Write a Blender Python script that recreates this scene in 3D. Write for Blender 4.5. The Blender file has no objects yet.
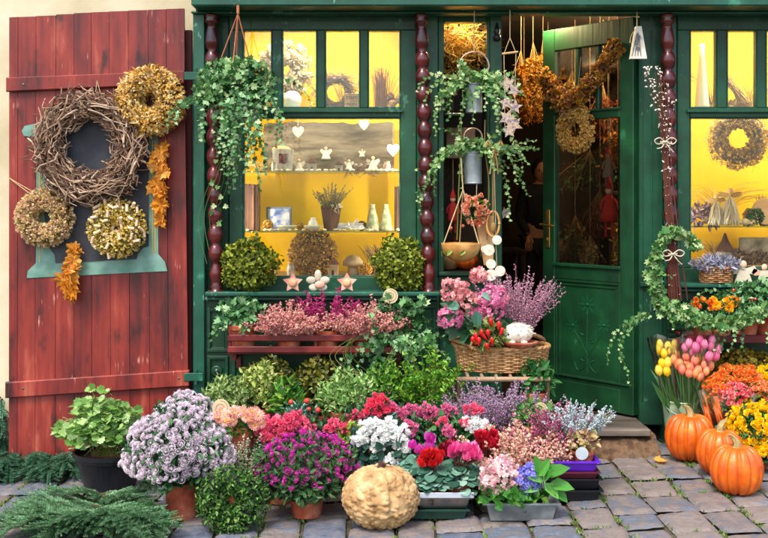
import bpy, math, random
import numpy as np
from mathutils import Vector
rng = np.random.default_rng(11)
random.seed(5)
SC = bpy.context.scene
COL = SC.collection
PI = math.pi
F = 1080.0; CD = 6.0; CZ = 1.38; HY = 198.0
V3 = lambda *a: np.array(a, float)

def W(px, py, y=0.0):
    d = CD + y
    return V3((px-384)/F*d, y, CZ-(py-HY)/F*d)
def X(px, y=0.0): return (px-384)/F*(CD+y)
def Zp(py, y=0.0): return CZ-(py-HY)/F*(CD+y)
def zg(x): return 0.03+0.05*(x-1.4)
def G(px, py):
    # point of the sloping street seen at this pixel
    k = (px-384)/F; q = (py-HY)/F
    # CZ - q d = 0.03+0.05*(k d-1.4)
    d = (CZ-0.03+0.07)/(q+0.05*k)
    return V3(k*d, d-CD, zg(k*d))

# ---------------------------------------------------------------- materials
def hx(s):
    s = s.lstrip('#'); o = []
    for i in (0, 2, 4):
        c = int(s[i:i+2], 16)/255
        o.append(c/12.92 if c <= .04045 else ((c+.055)/1.055)**2.4)
    return (*o, 1)
class NT:
    def __init__(s, name):
        s.m = bpy.data.materials.new(name); s.m.use_nodes = True
        s.t = s.m.node_tree; s.t.nodes.clear()
        s.out = s.n('ShaderNodeOutputMaterial')
    def n(s, k, **kw):
        o = s.t.nodes.new(k)
        for a, b in kw.items():
            if hasattr(o, a): setattr(o, a, b)
            else: o.inputs[a].default_value = b
        return o
    def l(s, a, b): s.t.links.new(a, b)
def ramp(nt, cols, pos=None, interp='LINEAR'):
    r = nt.n('ShaderNodeValToRGB'); cr = r.color_ramp; cr.interpolation = interp
    while len(cr.elements) < len(cols): cr.elements.new(.5)
    for i, c in enumerate(cols):
        cr.elements[i].position = pos[i] if pos else i/max(1, len(cols)-1)
        cr.elements[i].color = hx(c) if isinstance(c, str) else c
    return r
def noise(nt, sc, det=4, stretch=None, rough=.55):
    tc = nt.n('ShaderNodeTexCoord')
    n = nt.n('ShaderNodeTexNoise'); n.inputs['Scale'].default_value = sc; n.inputs['Detail'].default_value = det
    n.inputs['Roughness'].default_value = rough
    if stretch:
        mp = nt.n('ShaderNodeMapping'); mp.inputs['Scale'].default_value = stretch
        nt.l(tc.outputs['Object'], mp.inputs[0]); nt.l(mp.outputs[0], n.inputs[0])
    else: nt.l(tc.outputs['Object'], n.inputs[0])
    return n
def M(name, cols, sc=8, rough=.6, metal=0, bump=.2, bsc=40, stretch=None, island=0, spec=.4, bst=None, pos=None, coat=0, bdist=.004, chips=None):
    """noise coloured surface; island = share of the colour taken at random per piece"""
    nt = NT(name); p = nt.n('ShaderNodeBsdfPrincipled'); nt.l(p.outputs[0], nt.out.inputs[0])
    cols = [cols] if isinstance(cols, str) else cols
    if len(cols) == 1: p.inputs['Base Color'].default_value = hx(cols[0])
    else:
        n = noise(nt, sc, 5, stretch); f = n.outputs[0]
        mr = nt.n('ShaderNodeMapRange'); mr.inputs[1].default_value = .3; mr.inputs[2].default_value = .7
        nt.l(f, mr.inputs[0]); f = mr.outputs[0]
        if island:
            g = nt.n('ShaderNodeNewGeometry'); mx = nt.n('ShaderNodeMix')
            mx.inputs[0].default_value = island
            nt.l(f, mx.inputs[2]); nt.l(g.outputs['Random Per Island'], mx.inputs[3]); f = mx.outputs[0]
        r = ramp(nt, cols, pos); nt.l(f, r.inputs[0]); cout = r.outputs[0]
        if chips:   # small scuffs and flaked spots in the paint
            na = noise(nt, 55, 3, (1, 1, .45)); nb = noise(nt, 4.5, 2); mm = nt.n('ShaderNodeMath', operation='MULTIPLY'); nt.l(na.outputs[0], mm.inputs[0]); nt.l(nb.outputs[0], mm.inputs[1])
            rr = ramp(nt, ['#000000', '#ffffff'], [.37, .42]); nt.l(mm.outputs[0], rr.inputs[0]); mc = nt.n('ShaderNodeMix', data_type='RGBA'); nt.l(rr.outputs[0], mc.inputs[0]); nt.l(cout, mc.inputs[6]); mc.inputs[7].default_value = hx(chips); cout = mc.outputs[2]
        nt.l(cout, p.inputs['Base Color'])
    p.inputs['Roughness'].default_value = rough; p.inputs['Metallic'].default_value = metal
    p.inputs['Specular IOR Level'].default_value = spec
    if coat: p.inputs['Coat Weight'].default_value = coat
    if bump:
        b = nt.n('ShaderNodeBump'); b.inputs['Strength'].default_value = bump; b.inputs['Distance'].default_value = bdist
        n2 = noise(nt, bsc, 5, bst or stretch); nt.l(n2.outputs[0], b.inputs['Height']); nt.l(b.outputs[0], p.inputs['Normal'])
    return nt.m
def L(name, cols, trans=.3, rough=.5, spec=.35, pos=None):
    """thin leaf or petal: random colour per piece, some light comes through"""
    nt = NT(name); g = nt.n('ShaderNodeNewGeometry'); r = ramp(nt, cols, pos)
    n = noise(nt, 60, 2); mx = nt.n('ShaderNodeMix'); mx.inputs[0].default_value = .8
    nt.l(n.outputs[0], mx.inputs[2]); nt.l(g.outputs['Random Per Island'], mx.inputs[3])
    nt.l(mx.outputs[0], r.inputs[0])
    p = nt.n('ShaderNodeBsdfPrincipled'); p.inputs['Roughness'].default_value = rough
    p.inputs['Specular IOR Level'].default_value = spec
    nt.l(r.outputs[0], p.inputs['Base Color'])
    t = nt.n('ShaderNodeBsdfTranslucent'); nt.l(r.outputs[0], t.inputs[0])
    m = nt.n('ShaderNodeMixShader'); m.inputs[0].default_value = trans
    nt.l(p.outputs[0], m.inputs[1]); nt.l(t.outputs[0], m.inputs[2]); nt.l(m.outputs[0], nt.out.inputs[0])
    return nt.m
def glassmat(name, tint='#ffffff', refl=.09, rough=.01):
    nt = NT(name); t = nt.n('ShaderNodeBsdfTransparent'); t.inputs[0].default_value = hx(tint)
    g = nt.n('ShaderNodeBsdfGlossy'); g.inputs['Roughness'].default_value = rough
    fr = nt.n('ShaderNodeFresnel'); fr.inputs[0].default_value = 1.5
    ad = nt.n('ShaderNodeMath'); ad.operation = 'ADD'; ad.inputs[1].default_value = refl-.04
    nt.l(fr.outputs[0], ad.inputs[0])
    m = nt.n('ShaderNodeMixShader'); nt.l(ad.outputs[0], m.inputs[0])
    nt.l(t.outputs[0], m.inputs[1]); nt.l(g.outputs[0], m.inputs[2]); nt.l(m.outputs[0], nt.out.inputs[0])
    return nt.m

# ---------------------------------------------------------------- meshes
class T:
    """template mesh"""
    def __init__(s, V, Fs):
        s.V = np.array(V, float); s.loops = np.array([i for f in Fs for i in f]); s.sz = np.array([len(f) for f in Fs])
def nrm(a):
    a = np.asarray(a, float); return a/np.maximum(np.linalg.norm(a, axis=-1, keepdims=True), 1e-9)
ORG = {}
class MB:
    def __init__(s): s.V = []; s.Lp = []; s.S = []; s.Mi = []; s.nv = 0; s.mi = 0
    def add(s, V, loops, sz):
        V = np.asarray(V, float).reshape(-1, 3); s.V.append(V); s.Lp.append(np.asarray(loops)+s.nv)
        s.S.append(np.asarray(sz)); s.Mi.append(np.full(len(sz), s.mi)); s.nv += len(V); return s
    def faces(s, V, Fs): return s.add(V, [i for f in Fs for i in f], [len(f) for f in Fs])
    def inst(s, t, P, D, N, S=1.0):
        P = np.asarray(P, float).reshape(-1, 3); n = len(P)
        if n == 0: return s
        D = nrm(np.broadcast_to(D, (n, 3))); N = np.broadcast_to(N, (n, 3)).astype(float)
        N = N+rng.normal(0, 1e-3, (n, 3)); Z = nrm(N-(N*D).sum(1, keepdims=True)*D); Xx = np.cross(D, Z)
        S = np.asarray(S, float)
        if S.ndim == 0: S = np.full((n, 3), float(S))
        elif S.ndim == 1: S = (np.repeat(S[:, None], 3, 1) if len(S) == n else np.broadcast_to(S, (n, 3)))
        tv = t.V[None]*S[:, None, :]
        V = P[:, None, :]+tv[..., 0:1]*Xx[:, None]+tv[..., 1:2]*D[:, None]+tv[..., 2:3]*Z[:, None]
        k = len(t.V); lp = (t.loops[None]+(np.arange(n)*k)[:, None]).ravel()
        return s.add(V.reshape(-1, 3), lp, np.tile(t.sz, n))
    def box(s, a, b):
        (x0, y0, z0), (x1, y1, z1) = np.minimum(a, b), np.maximum(a, b)
        V = [(x0,y0,z0),(x1,y0,z0),(x1,y1,z0),(x0,y1,z0),(x0,y0,z1),(x1,y0,z1),(x1,y1,z1),(x0,y1,z1)]
        return s.faces(V, [(0,3,2,1),(4,5,6,7),(0,1,5,4),(1,2,6,5),(2,3,7,6),(3,0,4,7)])
    def bbox(s, a, b, e=.006):
        """box with bevelled edges on all sides"""
        a = np.array(a, float); b = np.array(b, float); lo = np.minimum(a, b); hi = np.maximum(a, b)
        e = min(e, (hi-lo).min()*.45); V = []; 
        for ax in range(3):
            for sg in (0, 1):
                for (i, j) in ((0,0),(1,0),(1,1),(0,1)):
                    p = np.zeros(3); o = [q for q in range(3) if q != ax]
                    p[ax] = hi[ax] if sg else lo[ax]
                    p[o[0]] = hi[o[0]]-e if i else lo[o[0]]+e
                    p[o[1]] = hi[o[1]]-e if j else lo[o[1]]+e
                    V.append(p)
        V = np.array(V); c = (lo+hi)/2; Fs = []
        idx = lambda ax, sg, i, j: (ax*2+sg)*4+{(0,0):0,(1,0):1,(1,1):2,(0,1):3}[(i,j)]
        for ax in range(3):
            for sg in (0, 1): Fs.append([(ax*2+sg)*4+k for k in range(4)])
        def at(ax, st):   # vertex of face ax at corner st (3 bits)
            o = [q for q in range(3) if q != ax]; return idx(ax, st[ax], st[o[0]], st[o[1]])
        for ax in range(3):
            o = [q for q in range(3) if q != ax]
            for s0 in (0, 1):
                for s1 in (0, 1):
                    A = [0,0,0]; B = [0,0,0]; A[o[0]] = B[o[0]] = s0; A[o[1]] = B[o[1]] = s1; B[ax] = 1
                    Fs.append([at(o[0], A), at(o[0], B), at(o[1], B), at(o[1], A)])
        for st in [(i,j,k) for i in (0,1) for j in (0,1) for k in (0,1)]:
            Fs.append([at(0, st), at(1, st), at(2, st)])
        out = []
        for f in Fs:
            p = V[f]; n = np.cross(p[1]-p[0], p[2]-p[0])
            out.append(f if np.dot(n, p.mean(0)-c) > 0 else f[::-1])
        return s.faces(V, out)
    def lathe(s, prof, c, seg=28, axis='z', sx=1, sy=1, arc=None):
        prof = np.array(prof, float); n = len(prof); a = np.linspace(0, 2*PI, seg, endpoint=False)
        R = prof[:, 0][:, None]; H = np.repeat(prof[:, 1][:, None], seg, 1)
        x = R*np.cos(a)*sx; y = R*np.sin(a)*sy
        if axis == 'z': V = np.stack([x, y, H], -1)
        elif axis == 'y': V = np.stack([x, -H, y], -1)
        else: V = np.stack([H, x, y], -1)
        V = V.reshape(-1, 3)+np.array(c)
        i, j = np.meshgrid(np.arange(n-1), np.arange(seg), indexing='ij'); j2 = (j+1) % seg
        f = np.stack([i*seg+j, i*seg+j2, (i+1)*seg+j2, (i+1)*seg+j], -1).reshape(-1, 4)
        return s.add(V, f.ravel(), np.full(len(f), 4))
    def grid(s, P, cu=False, cv=False):
        n, m = P.shape[:2]
        i, j = np.meshgrid(np.arange(n if cu else n-1), np.arange(m if cv else m-1), indexing='ij')
        i2 = (i+1) % n; j2 = (j+1) % m
        f = np.stack([i*m+j, i2*m+j, i2*m+j2, i*m+j2], -1).reshape(-1, 4)
        return s.add(P.reshape(-1, 3), f.ravel(), np.full(len(f), 4))
    def ball(s, c, r, nu=16, nv=10, jit=0):
        th = np.linspace(0.001, PI-.001, nv)[:, None]; ph = np.linspace(0, 2*PI, nu, endpoint=False)[None]
        r = np.broadcast_to(r, 3)
        P = np.stack([np.sin(th)*np.cos(ph), np.sin(th)*np.sin(ph), np.cos(th)+0*ph], -1)
        if jit: P = P*(1+rng.normal(0, jit, P.shape[:2]))[..., None]
        return s.grid(P*r+np.array(c), cv=True)
    def tube(s, pts, r, seg=6, cap=True):
        P = np.array(pts, float); n = len(P); r = np.broadcast_to(r, n)
        Tn = nrm(np.gradient(P, axis=0)); u = np.cross(Tn[0], (0, 0, 1.0))
        if np.linalg.norm(u) < .1: u = np.cross(Tn[0], (1.0, 0, 0))
        U = []
        for t in Tn:
            u = u-np.dot(u, t)*t; u = u/max(np.linalg.norm(u), 1e-9); U.append(u)
        U = np.array(U); B = np.cross(Tn, U); a = np.linspace(0, 2*PI, seg, endpoint=False)
        V = P[:, None]+r[:, None, None]*(np.cos(a)[None, :, None]*U[:, None]+np.sin(a)[None, :, None]*B[:, None])
        base = s.nv; s.grid(V, cv=True)
        if cap:
            s.add(np.zeros((0, 3)), np.array(list(range(seg))[::-1]+[(n-1)*seg+k for k in range(seg)])-len(V.reshape(-1, 3)), [seg, seg])
        return s
    def prism(s, pts, y0, y1):
        """outline in x,z (counter-clockwise seen from the street) pulled from y0 (front) to y1"""
        pts = np.array(pts, float); n = len(pts)
        V = np.vstack([np.c_[pts[:, 0], np.full(n, y0), pts[:, 1]], np.c_[pts[:, 0], np.full(n, y1), pts[:, 1]]])
        a = .5*np.sum(pts[:, 0]*np.roll(pts[:, 1], -1)-np.roll(pts[:, 0], -1)*pts[:, 1])
        fr = list(range(n)); bk = list(range(2*n-1, n-1, -1)); sd = [(i, i+n, (i+1) % n+n, (i+1) % n) for i in range(n)]
        Fs = [fr, bk]+sd
        if a < 0: Fs = [f[::-1] for f in Fs]
        return s.faces(V, Fs)
    def xf(s, fn):
        """apply fn to every vertex so far"""
        s.V = [fn(v) for v in s.V]; return s
    def build(s, name, mat, parent=None, loc=None, smooth=False, local=False):
        V = np.vstack(s.V)
        o = ORG.get(parent.name, np.zeros(3)) if parent else (np.zeros(3) if loc is None else np.array(loc, float))
        if local: o = np.zeros(3)
        me = bpy.data.meshes.new(name); lp = np.concatenate(s.Lp).astype(np.int32); sz = np.concatenate(s.S).astype(np.int32)
        me.vertices.add(len(V)); me.vertices.foreach_set('co', (V-o).astype(np.float32).ravel())
        me.loops.add(len(lp)); me.loops.foreach_set('vertex_index', lp)
        me.polygons.add(len(sz)); st = np.r_[0, np.cumsum(sz)[:-1]].astype(np.int32)
        me.polygons.foreach_set('loop_start', st)
        for m in (mat if isinstance(mat, (list, tuple)) else [mat]): me.materials.append(m)
        me.polygons.foreach_set('material_index', np.concatenate(s.Mi).astype(np.int32))
        me.update(calc_edges=True); me.validate()
        me.polygons.foreach_set('use_smooth', np.full(len(me.polygons), bool(smooth)))
        ob = bpy.data.objects.new(name, me); COL.objects.link(ob)
        if parent: ob.parent = parent; ORG[ob.name] = o
        elif not local: ob.location = o; ORG[ob.name] = o
        return ob
def tag(o, label=None, cat=None, group=None, kind=None):
    if label: o['label'] = label
    if cat: o['category'] = cat
    if group: o['group'] = group
    if kind: o['kind'] = kind
    return o
def thing(name, label, cat, loc, group=None):
    o = bpy.data.objects.new(name, None); COL.objects.link(o); o.empty_display_size = .05
    o.location = loc; ORG[o.name] = np.array(loc, float); return tag(o, label, cat, group)

# ---------------------------------------------------------------- templates (length 1 along +y, face +z)
def leafT(w=.5, f=.12, droop=-.1):
    return T([(0,0,0),(-w/2,.3,f),(-w*.36,.7,f*.7+droop*.5),(0,1,droop),(w*.36,.7,f*.7+droop*.5),(w/2,.3,f)], [(0,3,2,1),(0,5,4,3)])
def fanT(pts, zf=.06):
    n = len(pts); V = [(0, .38, 0)]+[(x, y, zf*abs(x)*2.5) for x, y in pts]
    return T(V, [(0, i+1, (i+1) % n+1) for i in range(n)])
def curlT(w=.45, c=.35, tw=.25):
    V = []; Fs = []
    for i, (y, ww) in enumerate(((0, .12), (.25, .8), (.5, 1), (.75, .75), (.97, .08))):
        z = c*math.sin(y*2.6)-.1*y; a = tw*y
        for s in (-1, 0, 1): V.append((s*w/2*ww*math.cos(a), y-c*.4*y*y, z+abs(s)*.14*ww+s*w/2*ww*math.sin(a)))
    for i in range(4):
        for j in (0, 1): Fs.append((i*3+j, i*3+j+1, (i+1)*3+j+1, (i+1)*3+j))
    return T(V, Fs)
CURL = curlT(); CURLW = curlT(.7, .45, -.5)
HEARTL = fanT([(0,.05),(.2,-.06),(.42,.05),(.52,.3),(.46,.6),(.25,.85),(0,1),(-.25,.85),(-.46,.6),(-.52,.3),(-.42,.05),(-.2,-.06)], .05)
LEAF = leafT(.5); ROUND = leafT(.8, .1); LONG = leafT(.2, .03, -.25); NARROW = leafT(.32, .06)
IVY = fanT([(0,0),(.3,-.12),(.5,.15),(.3,.33),(.42,.68),(.14,.62),(0,1),(-.14,.62),(-.42,.68),(-.3,.33),(-.5,.15),(-.3,-.12)])
MAPLE = fanT([(0,0),(.15,-.1),(.45,-.12),(.38,.08),(.6,.18),(.52,.35),(.66,.62),(.36,.52),(.28,.62),(.2,.78),(.12,.74),(0,1.05),(-.12,.74),(-.2,.78),(-.28,.62),(-.36,.52),(-.66,.62),(-.52,.35),(-.6,.18),(-.38,.08),(-.45,-.12),(-.15,-.1)], .12)
GERAN = fanT([(0,.1),(.25,0),(.5,.15),(.42,.3),(.6,.5),(.4,.65),(.35,.9),(.1,.85),(0,1),(-.1,.85),(-.35,.9),(-.4,.65),(-.6,.5),(-.42,.3),(-.5,.15),(-.25,0)], .1)
def flowerT(n, w=.4, tilt=.2, rings=1, cup=0, r0=.05):
    """flower facing +z, radius .5"""
    V = []; Fs = []
    for k in range(rings):
        sc = 1-.28*k; tl = tilt+cup*k
        for i in range(n):
            a = 2*PI*(i+.5*k)/n; c, s = math.cos(a), math.sin(a); b = len(V)
            for (u, v, z) in ((r0, 0, 0), (.28*sc, w*.5*sc, tl*.3), (.46*sc, w*.36*sc, tl*.5), (.52*sc, 0, tl*.55), (.46*sc, -w*.36*sc, tl*.5), (.28*sc, -w*.5*sc, tl*.3)):
                V.append((u*c-v*s, u*s+v*c, z+.05*k))
            Fs += [(b, b+5, b+4, b+3), (b, b+3, b+2, b+1)]
    return T(V, Fs)
FL5 = flowerT(5, .42, .15); FL4 = flowerT(4, .5, .1); DAISY = flowerT(14, .12, .12, 2, .15)
def pomT():
    V = []; Fs = []
    for e, n in ((5, 13), (28, 11), (50, 8), (70, 5), (86, 2)):
        for i in range(n):
            a = 2*PI*(i+.5*(e % 2))/n+e; er = math.radians(e); d = V3(math.cos(a)*math.cos(er), math.sin(a)*math.cos(er), math.sin(er)*.8)
            t = V3(-math.sin(a), math.cos(a), 0); b = len(V); u = V3(-math.cos(a)*math.sin(er), -math.sin(a)*math.sin(er), math.cos(er))
            V += [tuple(d*.36-u*.06), tuple(d*.46+t*.095+u*.03), tuple(d*.53+u*.1), tuple(d*.46-t*.095+u*.03)]; Fs.append((b, b+1, b+2, b+3))
    return T(V, Fs)
POM = pomT(); RUFF = flowerT(6, .45, .3, 3, .35)
def ico(sub=0):
    t = (1+5**.5)/2
    v = [(-1,t,0),(1,t,0),(-1,-t,0),(1,-t,0),(0,-1,t),(0,1,t),(0,-1,-t),(0,1,-t),(t,0,-1),(t,0,1),(-t,0,-1),(-t,0,1)]
    f = [(0,11,5),(0,5,1),(0,1,7),(0,7,10),(0,10,11),(1,5,9),(5,11,4),(11,10,2),(10,7,6),(7,1,8),(3,9,4),(3,4,2),(3,2,6),(3,6,8),(3,8,9),(4,9,5),(2,4,11),(6,2,10),(8,6,7),(9,8,1)]
    v = [tuple(nrm(p)*.5) for p in v]
    for _ in range(sub):
        ch = {}; f2 = []
        def mid(a, b):
            k = (min(a, b), max(a, b))
            if k not in ch: v.append(tuple(nrm(np.add(v[a], v[b]))*.5)); ch[k] = len(v)-1
            return ch[k]
        for a, b, c in f:
            x, y, z = mid(a, b), mid(b, c), mid(c, a); f2 += [(a,x,z),(b,y,x),(c,z,y),(x,y,z)]
        f = f2
    return T(v, f)
ICO = ico(0); ICO1 = ico(1)
OCT = T([(0,0,0),(.3,.45,0),(0,.45,.3),(-.3,.45,0),(0,.45,-.3),(0,1,0)], [(0,2,1),(0,3,2),(0,4,3),(0,1,4),(5,1,2),(5,2,3),(5,3,4),(5,4,1)])
def twigT(n=5, j=.04, r=.5, taper=.5):
    V = []; Fs = []; p = np.zeros(2)
    for i in range(n):
        q = p+rng.normal(0, j, 2)*(i > 0); p = q; rr = r*(1-(1-taper)*i/(n-1))
        for k in range(4): V.append((q[0]+rr*.02*math.cos(k*PI/2), i/(n-1), q[1]+rr*.02*math.sin(k*PI/2)))
    for i in range(n-1):
        for k in range(4): Fs.append((i*4+k, i*4+(k+1) % 4, (i+1)*4+(k+1) % 4, (i+1)*4+k))
    return T(V, Fs)
TW = [twigT() for _ in range(6)]; STRAW = twigT(3, .01, .6, .8)
def firT():
    V = []; Fs = []
    def seg(a, b, w):
        a, b = np.array(a), np.array(b); d = nrm(b-a); o = np.cross(d, (0, 0, 1)); o = nrm(o)*w; i = len(V)
        V.extend([tuple(a-o*.5), tuple((a+b)/2-o), tuple(b), tuple((a+b)/2+o), ]); Fs.append((i, i+1, i+2, i+3))
    seg((0,0,0), (0,1,0), .012)
    for k in range(30):
        t = .03+.95*k/30; l = .15*(1-.45*t)
        for s in (-1, 1):
            seg((0, t, 0), (s*l*.9, t+l*.5, .03+rng.normal(0, .02)), .017)
        seg((0, t, 0), (rng.normal(0, .03), t+l*.6, .08), .016)
    return T(V, Fs)
FIR = firT()

# ---------------------------------------------------------------- sampling helpers
def rdir(n): return nrm(rng.normal(0, 1, (n, 3)))
def cloud(n, c, r, lo=.65, zmin=-1.0, front=True):
    """points and outward normals in the outer shell of an ellipsoid (away from the wall ones dropped in part)"""
    P = []
    while len(P) < n:
        d = rdir(n*2); d = d[d[:, 2] > zmin]
        if front: d = d[(d[:, 1] < .45)]
        P.extend(d)
    d = np.array(P[:n]); k = rng.uniform(lo**2, 1, n)**.5*(1+.12*(rng.uniform(0, 1, n) < .12))
    bump = 1+.08*np.sin(d[:, 0]*7+c[0]*50)+.08*np.sin(d[:, 2]*8+c[2]*31)
    return np.array(c)+d*np.array(r)*(k*bump)[:, None], d
def leaves(mb, t, n, c, r, size, lo=.6, zmin=-.8, out=.6, up=.3, front=True):
    P, d = cloud(n, c, r, lo, zmin, front)
    D = nrm(d*out+rdir(n)*.8+V3(0, 0, up)); N = nrm(d+rdir(n)*.5+V3(0, 0, .3))
    return mb.inst(t, P, D, N, size*rng.uniform(.7, 1.25, n))
def curve(pts, n=40):
    """smooth path through points"""
    P = np.array(pts, float); t = np.linspace(0, len(P)-1, n); out = []
    for u in t:
        i = min(int(u), len(P)-2); f = u-i; a = P[max(i-1, 0)]; b = P[i]; c = P[i+1]; d = P[min(i+2, len(P)-1)]
        out.append(.5*((2*b)+(-a+c)*f+(2*a-5*b+4*c-d)*f*f+(-a+3*b-3*c+d)*f**3))
    return np.array(out)
def heather(root, c, w, h, n, fm, gm, fan=.6, bell=.009, curve_=.25, name='flower_spikes', m=34, lo=.3, leg=True):
    """upright spikes fanning out of one base, each set with small bells"""
    c = np.array(c, float); a = rng.uniform(0, 2*PI, n); rr = np.sqrt(rng.uniform(0, 1, n))
    b = c+np.c_[rr*np.cos(a), rr*np.sin(a)*.7, 0*a]*w*.28
    d = nrm(np.c_[rr*np.cos(a)*fan, rr*np.sin(a)*fan*.7, np.ones(n)]+rng.normal(0, .1, (n, 3)))
    ln = h*rng.uniform(.7, 1.08, n)*(1-.12*rr); bend = np.c_[np.cos(a), np.sin(a), 0*a]*curve_*rr[:, None]+rng.normal(0, .06, (n, 3))
    t = np.sort(rng.uniform(lo, 1, (n, m)), 1)
    def pos(t): return b[:, None]+d[:, None]*(ln[:, None]*t)[..., None]+bend[:, None]*(ln[:, None]*t**2)[..., None]
    P = pos(t).reshape(-1, 3); P = P+rdir(len(P))*bell*.5*rng.uniform(.4, 1, len(P))[:, None]
    D = nrm(rdir(len(P))+np.repeat(d, m, 0)*.8)
    MB().inst(OCT, P, D, rdir(len(P)), bell*rng.uniform(.8, 1.4, len(P))*1.25).build(name, fm, root)
    g = MB(); tt = np.linspace(0, 1, 6); Q = pos(np.repeat(tt[None], n, 0))
    for i in range(0, n): g.tube(Q[i], np.linspace(.0022, .001, 6), 3, False)
    k = 10; t2 = rng.uniform(0, lo+.15, (n, k)); P2 = pos(t2).reshape(-1, 3)
    if leg: g.inst(NARROW, P2, nrm(rdir(len(P2))+V3(0, 0, .6)), rdir(len(P2)), .018)
    g.build('stems', gm, root)
def ivy(mb_leaf, mb_stem, starts, lens, spread=.5, grav=1.0, step=.022, size=.04, out=(0, -1, 0), side=0, t=IVY, droop=.5, back=None):
    """creeping stems that run out and then hang, with a leaf at each step"""
    for s0, ln in zip(starts, lens):
        k = max(3, int(ln/step)); p = np.array(s0, float); d = nrm(rng.normal(0, 1, 3)*V3(spread, spread*.6, .25)+np.array(out)*.35+V3(side, 0, .25))
        path = [p.copy()]
        for i in range(k):
            d = nrm(d+V3(0, 0, -.16*grav)+rng.normal(0, .14, 3)); p = p+d*step
            if back is not None and p[1] > back: p[1] = back; 
            path.append(p.copy())
        path = np.array(path); mb_stem.tube(path, .0018, 3, False)
        n = len(path); tn = nrm(np.gradient(path, axis=0)); sd = nrm(np.cross(tn, (0, -1, 0.01)))
        sgn = np.where(np.arange(n) % 2, 1, -1)[:, None]
        D = nrm(sd*sgn*.8+tn*.5+rng.normal(0, .35, (n, 3))+V3(0, -.25, -droop*.4)); N = nrm(V3(0, -1, .7)+rng.normal(0, .45, (n, 3)))
        sz = size*np.linspace(1.15, .55, n)*rng.uniform(.75, 1.2, n)
        mb_leaf.inst(t, path, D, N, sz)
def pot(root, x, y, z, r, h, mat, name='pot', rim=True, lip=.012, taper=.72, soil=None):
    b = r*taper
    pr = [(0, 0), (b, 0), (b+(r-b)*.8, h*.78)]
    if rim: pr += [(r*.97, h*.8), (r*1.06, h*.81), (r*1.08, h*.985), (r*1.05, h), (r*.96, h), (r*.94, h*.9), (0, h*.88)]
    else: pr += [(r, h), (r*.95, h), (r*.93, h*.9), (0, h*.88)]
    MB().lathe(pr, (x, y, z), 32).build(name, mat, root, smooth=False if rim else True)
# ================================================================ shared materials
GREEN = M('green_paint', ['#092c1c', '#0d4229', '#155036', '#2e6c50'], 5, .52, bump=.5, bsc=30, bst=(1, 1, .08), pos=[0, .5, .93, 1], coat=.1, chips='#3c6a54')
GREENL = M('green_paint_light', ['#104030', '#185440', '#3c7c64'], 6, .42, bump=.5, bsc=30, bst=(1, 1, .08), coat=.1, pos=[0, .8, 1], chips='#5c8a74')
GREEND = M('green_paint_dark', ['#08291a', '#0c3823', '#144a30'], 5, .4, bump=.4, bsc=30, bst=(1, 1, .1), coat=.1)
DOORG = M('door_paint', ['#082a16', '#0d3c1f', '#154c28', '#2a6440'], 5, .5, bump=.5, bsc=30, bst=(1, 1, .08), coat=.12, pos=[0, .5, .94, 1])
DRED = M('column_paint', ['#300a0a', '#4a1214', '#6a2422'], 6, .28, bump=.15, bsc=20, coat=.4)
BOXRED = M('box_paint', ['#3a0d10', '#5e1a1b', '#84302a'], 5, .4, bump=.3, bsc=18, bst=(.3, 1, 1))
YELLOW = M('yellow_wall', ['#dca404', '#ecb808', '#f4c418'], 3, .8, bump=.15)
PLASTER = M('plaster', ['#b4a684', '#c4b898', '#d0c6aa'], 2.5, .9, bump=.4, bsc=25)
TERRA = M('terracotta', ['#6a2c18', '#96442a', '#b05c40', '#c49078'], 12, .75, bump=.15, bsc=60)
BLACKP = M('black_plastic', ['#0c0e12', '#171a20'], 5, .35, bump=.05)
ZINC = M('zinc', ['#6f7678', '#8f9798', '#b4bab8'], 9, .42, metal=.75, bump=.2, bsc=30)
WOODD = M('dark_wood', ['#1c110a', '#2e1c10', '#442c1a'], 4, .6, stretch=(1, 1, .2))
WOODL = M('pale_wood', ['#9a7448', '#b98f5d', '#d2ae7c'], 6, .6, stretch=(.3, 1, 1), bump=.3)
STRING = M('string', ['#a48b62', '#c9b48a'], 30, .9)
BARK = M('bark', ['#2c1a13', '#4e3226', '#75523e'], 9, .9, stretch=(1, 1, .25), bump=.9, bsc=26, bst=(1, 1, .25), bdist=.01)
CERAM = M('ceramic', ['#b8aa90', '#d8ccb4'], 9, .4)
GLASS = glassmat('window_glass', refl=.045)
SHELFG = glassmat('shelf_glass', '#cfe8d8', .15)
STEM = L('stems', ['#3c4a1c', '#5d6b2c', '#7a6a3a'], .05)
TWIG = M('twig_bark', ['#35221a', '#6a4d3e', '#a58873'], 20, .85, island=.7, bump=.3)
SOIL = M('soil', ['#120c08', '#2a1d14'], 20, .95, bump=.6)
BOXLEAF = L('box_leaves', ['#2c3a0c', '#5a6b16', '#8f9a2e', '#b6b84a'], .3)
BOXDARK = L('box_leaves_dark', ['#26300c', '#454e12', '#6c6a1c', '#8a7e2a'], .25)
IVYM = L('ivy_leaves', ['#0f2c12', '#235026', '#447a3c', '#7cac74', '#c0d098'], .25, .4)
IVYV = L('variegated_ivy_leaves', ['#1f4a1c', '#44783a', '#7ca460', '#c8d49c'], .25, .4)
GREENLEAF = L('green_leaves', ['#173a10', '#2f6a1c', '#6a9c34', '#a0bf56'], .3)
DARKLEAF = L('dark_leaves', ['#0c2413', '#1b4423', '#356b35', '#5c8a4a'], .2)
GREYLEAF = L('grey_green_leaves', ['#1c3a2c', '#3a6450', '#64907a', '#9ab8a4'], .2)
STRAWM = L('straw', ['#7a5a2a', '#b08d4e', '#dcc58a'], .2, .7)
GOLDDRY = L('dried_gold', ['#6e4a12', '#b07c1e', '#dba63c', '#f0d080'], .25, .7)

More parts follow.
